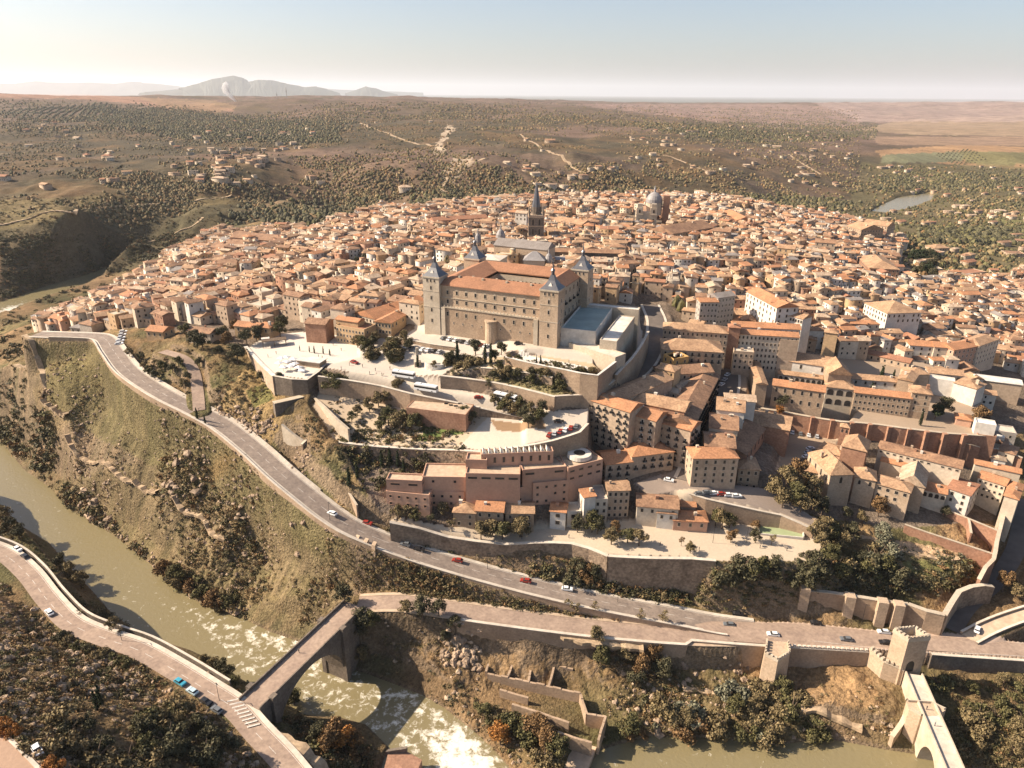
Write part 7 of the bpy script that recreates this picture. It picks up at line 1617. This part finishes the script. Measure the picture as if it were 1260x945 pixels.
for u,v,c,lab in ((22,677,'car_white','white car at the lay-by of the near river road, beside a black car'),(31,686,'car_black','black car behind the white car in the river road lay-by'),(61,755,'car_white','white car driving around the near river road bend, above the left hillside'),
 (222,841,'car_blue','turquoise blue car first in the line parked above the road junction'),(237,852,'car_pale','pale blue car parked behind the turquoise one'),(254,865,'car_black','black car parked in line behind the pale blue one'),(267,875,'car_grey','dark grey car last in the parked line nearest the junction'),
 (409,633,'car_white','white car driving down the hill road just above its bend'),(452,645,'car_red','red car at the side turning of the hill road bend'),(499,671,'car_grey','dark car parked by the hill road below the promenade wall, the left of two'),(516,677,'car_black','black car parked by the hill road, the right of two'),(563,691,'car_red','red car on the hill road under the tall promenade wall'),(647,716,'car_red','red car on the hill road nearest the white car'),(698,726,'car_white','white car on the lower hill road in front of the dark trees')):
    q = place(u,v); car(q, heading(q)+(math.pi if u%2 else 0), c, 'car', lab)
for u,v,c,lab in ((908,757,'car_black','black car on the wide road, furthest left near the ivy wall'),(951,782,'car_white','white car passing just behind the pentagonal bastion'),(1004,768,'car_black','black car in the middle lane of the wide road'),(1041,788,'car_grey','dark grey car near the parapet left of the gate tower'),(1087,779,'car_white','white car beside the gate tower on the wide road'),(1089,792,'car_black','dark car half hidden behind the gate tower wall'),(897,770,'car_grey','small dark vehicle at the left fork of the wide road')):
    q = place(u,v); car(q, -.12+(math.pi if u%2 else 0), c, 'car', lab)
q = place(1202,776); car(q, .9, 'car_white','car','white car in the shaded lane at the foot of the city wall')
q = place(46,925); car(q, -.7, 'car_white','car','white car half under the tree at the bottom left corner')
for u,v,lab in ((497,466,'white coach parked furthest left on the fortress road'),(524,471,'white coach parked second from left on the fortress road'),(622,494,'white coach parked against the fortress garden wall on its own')):
    q = place(u,v); a_ = -.36 if u<600 else -.5; q.z = max(gz(q.x+math.cos(a_)*t-math.sin(a_)*s_,q.y+math.sin(a_)*t+math.cos(a_)*s_) for t in (-4,0,4) for s_ in (-1.2,1.2))-.1; car(q, a_, 'car_white','bus',lab)
rowc = ['car_white','car_silver','car_red','car_grey','car_white','car_black','car_silver','car_white','car_grey']
def row(P, n, rz, group, fmt, cols=rowc):
    A_,B_ = P
    for i in range(n):
        t = i/max(1,n-1); u = A_[0]+(B_[0]-A_[0])*t; v = A_[1]+(B_[1]-A_[1])*t; c = cols[(i*5+n)%len(cols)]
        q = place(u,v); o = ['first','second','third','fourth','fifth','sixth','seventh','eighth','ninth','tenth'][i]
        car(q, rz+random.uniform(-.05,.05), c, 'car', fmt % (CN[c], o), group)
row(((500,428),(541,434)),7,1.1,'cars in the lower row before the fortress','%s car, %s from left in the lower row before the fortress')
row(((546,417),(598,427)),8,1.1,'cars close to the fortress wall','%s car, %s from left in the row close to the fortress front wall')
row(((676,536.5),(709,526)),6,1.3,'cars parked along the loop wall','%s car, %s from left along the curved loop wall',['car_red','car_grey','car_red','car_white','car_red','car_silver'])
row(((861,606),(906,611.5)),6,.1,'cars along the street wall','%s car, %s from left along the wall above the sports court',['car_grey','car_white','car_white','car_red','car_white','car_grey'])
row(((864,552),(885,500)),8,1.0,'cars in the narrow shaded street','%s car, %s from the front in the narrow shaded street',['car_grey','car_silver','car_white','car_grey','car_black'])
row(((997,553),(990,568)),4,.3,'cars in the walled car park, inner row','%s car, %s from the back in the inner row of the walled car park',['car_white','car_silver','car_white','car_black'])
row(((975,533),(1005,538)),4,1.2,'cars in the walled car park, back row','%s car, %s from left in the back row of the walled car park',['car_white','car_grey','car_white','car_silver'])
row(((152,409),(147,424)),5,.2,'cars in the hillside car park','%s car, %s from the top in the small hillside car park',['car_white','car_silver','car_black','car_silver','car_grey'])
row(((888,474),(895,462)),3,.9,'cars by the white square','%s car, %s from the front beside the small white square',['car_white','car_white','car_silver'])
for u,v,c,lab in ((589,488,'car_red','red car on the fortress road behind the lone white coach'),(688,520,'car_black','black car turning in the open loop road'),(638,424,'car_black','black van beneath the fortress front wall'),(823,592,'car_white','white car on the pale forecourt left of the six-storey corner building'),(436,447,'car_red','red car on the pale road left of the round flower island')):
    q = place(u,v); car(q, random.uniform(-.6,.2), c, 'van' if 'van' in lab else 'car', lab)
# people
def personmesh(seed, c1, c2):
    vs = [(0,0,.95),(0,0,1.2),(0,0,1.42),(0,0,1.52),(0,0,1.66),(.1,0,.9),(.13,.06,.5),(.12,.1,.06),(-.1,0,.9),(-.13,-.05,.5),(-.12,-.14,.06),(.2,0,1.4),(.26,.04,1.12),(.27,-.06,.85),(-.2,0,1.4),(-.26,-.02,1.12),(-.27,.08,.85),(.12,-.06,.03),(-.12,-.28,.03)]
    es = [(0,1),(1,2),(2,3),(3,4),(0,5),(5,6),(6,7),(0,8),(8,9),(9,10),(2,11),(11,12),(12,13),(2,14),(14,15),(15,16),(7,17),(10,18)]
    rad = [.15,.14,.13,.06,.11,.1,.075,.05,.1,.075,.05,.065,.05,.035,.065,.05,.035,.045,.045]
    me = bpy.data.meshes.new('person'); me.from_pydata(vs,es,[]); o = bpy.data.objects.new('person', me)
    me.materials.append(M[c1]); 
    md = o.modifiers.new('skin','SKIN'); 
    if not me.skin_vertices: me.skin_vertices.new() if hasattr(me.skin_vertices,'new') else None
    return o
for k,(u,v,c,lab) in enumerate(((480,455,'car_red','person in red standing on the pale road left of the fortress gardens'),(446,452,'car_black','person in black walking on the pale plaza below the orange office'),(462,457,'car_grey','person in dark clothes crossing near the round flower island'),(1140,873,'car_black','person in black standing on the bridge pier platform'),(1150,893,'car_grey','person walking along the old stone bridge towards the gate'),(700,447,'car_black','person in black on the white forecourt below the fortress tower'),(660,440,'car_grey','person in grey on the white forecourt, nearer the garden'),(368,803,'car_black','person walking across the arched road bridge'))):
    z = 15.0 if u > 1100 else None
    q = W(u,v,14.15) if u > 1100 else (W(u,v,22.25) if u == 368 else hit(u,v))
    mb = MB()
    def ell(c_, r_, n=8, m_=6):
        pass
    # one continuous figure: stacked rings from feet to crown, arms as side bulges
    rings = [(.02,.10,.16),(.45,.13,.10),(.85,.17,.13),(1.0,.19,.13),(1.2,.17,.12),(1.42,.24,.12),(1.5,.08,.07),(1.56,.09,.10),(1.68,.10,.11),(1.77,.05,.05)]
    n = 10
    for z_,rx,ry in rings:
        for i in range(n): a=2*math.pi*i/n; mb.v.append((rx*math.cos(a), ry*math.sin(a), z_))
    for j in range(len(rings)-1):
        for i in range(n): mb.f.append((j*n+i,j*n+(i+1)%n,(j+1)*n+(i+1)%n,(j+1)*n+i)); mb.m.append(1 if j>=6 else (0 if j>=2 else 2))
    o = mb.mesh('person',[M[c],M['tan'],M['slate']]); tag(link('person', o, None, q, random.uniform(0,3)), lab, 'person')
pm_ = bpy.data.objects['person.001'].data
for grp,lab,pts_ in (('people on the promenade','person in dark clothes strolling on the long pale promenade',[(700,662),(760,674),(812,672),(860,678),(905,672),(935,675),(968,678),(642,664)]),('people on the viewing terrace','person in dark clothes standing on the white viewing terrace',[(330,440),(340,436),(375,442),(392,440),(410,425),(420,432)]),('people by the fortress road','person in dark clothes walking on the pale road beside the coaches',[(455,462),(470,463),(545,478),(575,480),(660,500),(700,512),(430,450),(420,455)])):
    for u,v in pts_: tag(link('person', pm_, None, hit(u,v), random.uniform(0,6)), lab, 'person', grp)
# parasols
def parasol(u,v,lab,grp,r=2.,z=None):
    q = hit(u,v) if z is None else W(u,v,z); t_ = thing('parasol',lab,'parasol',q,random.uniform(0,1),grp)
    mb = MB(); mb.cyl((0,0),r*1.1,.1,2.2,2.9,4); mb.cyl((0,0),r*1.1,r*1.1,2.05,2.2,4,0,False); mb.build('canopy',M['white_cloth'],t_); mb = MB(); mb.cyl((0,0),.05,.05,0,2.3,6); mb.build('pole',M['iron'],t_)
for k,(u,v) in enumerate(((344,452),(349,457),(354,450),(358,456),(363,453),(368,457),(347,446),(353,445),(362,447),(372,461))): parasol(u,v,'white parasol, %s from left on the left viewing terrace' % ['first','third','fifth','sixth','eighth','ninth','second','fourth','seventh','last'][k],'parasols on the viewing terrace')
for k,(u,v) in enumerate(((739,434),(744,437),(749,433),(743,430),(738,439),(748,440))): parasol(u,v,'white parasol, %s in the cluster below the teal-roofed annex' % ['left rear','centre','right','topmost','lower left','lower right'][k],'parasols below the annex',2.2)
# pergola and small cafe on the terrace
q = hit(338,425); t_ = thing('pergola','dark timber pergola with a pale roof panel at the back of the white viewing terrace','pergola',q,.35)
mb = MB(); mb.box(-6,-2.5,3,6,2.5,3.25); mb.build('roof',M['bark'],t_); mb = MB(); mb.box(-6,1,3.3,-2,4,3.5); mb.build('roof_panel',M['white'],t_)
for x in (-5.5,0,5.5):
    for y in (-2.2,2.2): mb = MB(); mb.box(x-.15,y-.15,-1,x+.15,y+.15,3); mb.build('post',M['bark'],t_)
q = hit(384,449); t_ = thing('terrace_kiosk','white flat-roofed kiosk at the front right of the viewing terrace','kiosk',q,-.3)
mb = MB(); mb.box(-6,-3,-2,6,3,2.6); mb.build('wall',M['stone_brown'],t_); mb = MB(); mb.box(-6.5,-3.6,2.61,6.5,3.4,2.9); mb.build('roof',M['plaza_white'],t_)
q = hit(514,449); t_ = thing('monument','slim stone column monument on a square plinth in the gardens below the fortress','monument',q,.2)
mb = MB(); mb.box(-1.6,-1.6,-1,1.6,1.6,2); mb.build('plinth',M['stone_pale'],t_); mb = MB(); mb.box(-.6,-.6,2.01,.6,.6,8.5); mb.build('column',M['stone_pale'],t_)
q = hit(535,452); t_ = thing('memorial_wall','curved white memorial steps and wall beside the slim column','monument',q,-.3)
mb = MB()
pts = [(r*math.cos(a),r*math.sin(a)*.7) for r,aa_ in ((7,np.linspace(-2.9,.2,12)),(6,np.linspace(.2,-2.9,12))) for a in aa_]; pts=[(x*.7,y*.7) for x,y in pts]; mb.prism(pts,-3,2.2); mb.build('wall',M['plaza_white'],t_); mb = MB(); mb.cyl((0,-.5),3.2,3.2,-2,.25,20); mb.build('platform',M['plaza_white'],t_)
# sports court
cz_ = 34.4; P_ = [W(u,v,cz_) for u,v in ((934,657),(988,662),(985,644.5),(934.5,641.5))]
t_ = thing('sports_court','small walled sports court with a pale green floor on the promenade','court',tuple(P_[0]))
rl = [(p.x-P_[0].x,p.y-P_[0].y) for p in P_]; mb = MB(); mb.prism(rl,-2,.12); mb.build('floor',M['court_green'],t_)
for i in range(4):
    a,b = Vector((*rl[i],0)),Vector((*rl[(i+1)%4],0)); t = (b-a).normalized(); n_ = Vector((t.y,-t.x,0)); mb = MB(); q_ = [a+n_*.02,b+n_*.02,b+n_*.4,a+n_*.4]; mb.prism([(p.x,p.y) for p in q_][::-1],-2,(1.1 if i in (1,2,3) else .5)); mb.build('wall',M['plaza_white'],t_)
# flat roofed pavilion in the park
_, o_ = bld('park_pavilion','low pavilion with a broad flat tan roof carrying small black marks, above the park lawn','building',[w((500,502),(573,511),(590,499),ze=70.3,roof='flat',rm='paving_tan',wall='brick',win=None,chim=0,par=.25)])
for u,v in ((549,497),(555,499),(561,500),(566,497)):  # small dark boxes stand for the black marks on the roof
    p = W(u,v,70.4); mb = MB(); mb.box(-.8,-.3,0,.8,.3,.5); mb.build('roof_mark',M['iron'],o_[0]['roof'],tuple(o_[0]['roof'].parent.matrix_world.to_translation()*0) if False else None)
    oo = C.objects[-1]; oo.parent = None; oo.name = 'roof_mark'; oo.parent = o_[0]['roof'].parent; L0 = o_[0]['roof'].parent.location; oo.location = (p.x-L0.x,p.y-L0.y,p.z-L0.z)
# street lamps and masts
for k,(u,v,h) in enumerate(((918,668,7),(877,668,7),(247,520,7),(235,497,7),(406,640,8),(600,700,7),(760,741,7),(1060,768,9),(970,760,9),(270,862,7),(150,788,7))):
    q = place(u,v); t_ = thing('street_lamp', ['lamp post on the promenade right of the young trees','lamp post on the promenade near its left trees','lamp post at the small roundel beside the hill road','lamp post where the side lane leaves the hill road','lamp post on the outer side of the hill road bend','lamp post halfway down the hill road','lamp post at the lower end of the hill road','lamp post on the wide road nearest the gate tower','lamp post on the wide road near the ivy wall','lamp post at the junction near the arched bridge','lamp post beside the near river road'][k],'street lamp',q,random.uniform(-1,1))
    mb = MB(); mb.cyl((0,0),.09,.06,0,h,6); mb.build('pole',M['iron'],t_); mb = MB(); mb.box(-.1,-.1,h,1.3,.1,h+.1); mb.build('lamp_head',M['iron'],t_)
# radio masts on the skyline
for k,(u,v,h) in enumerate(((341,121,45),(353,121,60))):
    q = WD(u,v,3900); q.z = gz(q.x,q.y); mb = MB(); mb.tube((0,0,-5),(0,0,h),1.6,.8,5); mb.tube((0,0,h*.6),(0,0,h*.75),2.5,2.5,6); tag(mb.build('radio_mast',M['lead'],None,q), ['shorter left one of two radio masts on the skyline','taller right one of two radio masts on the skyline'][k],'mast')
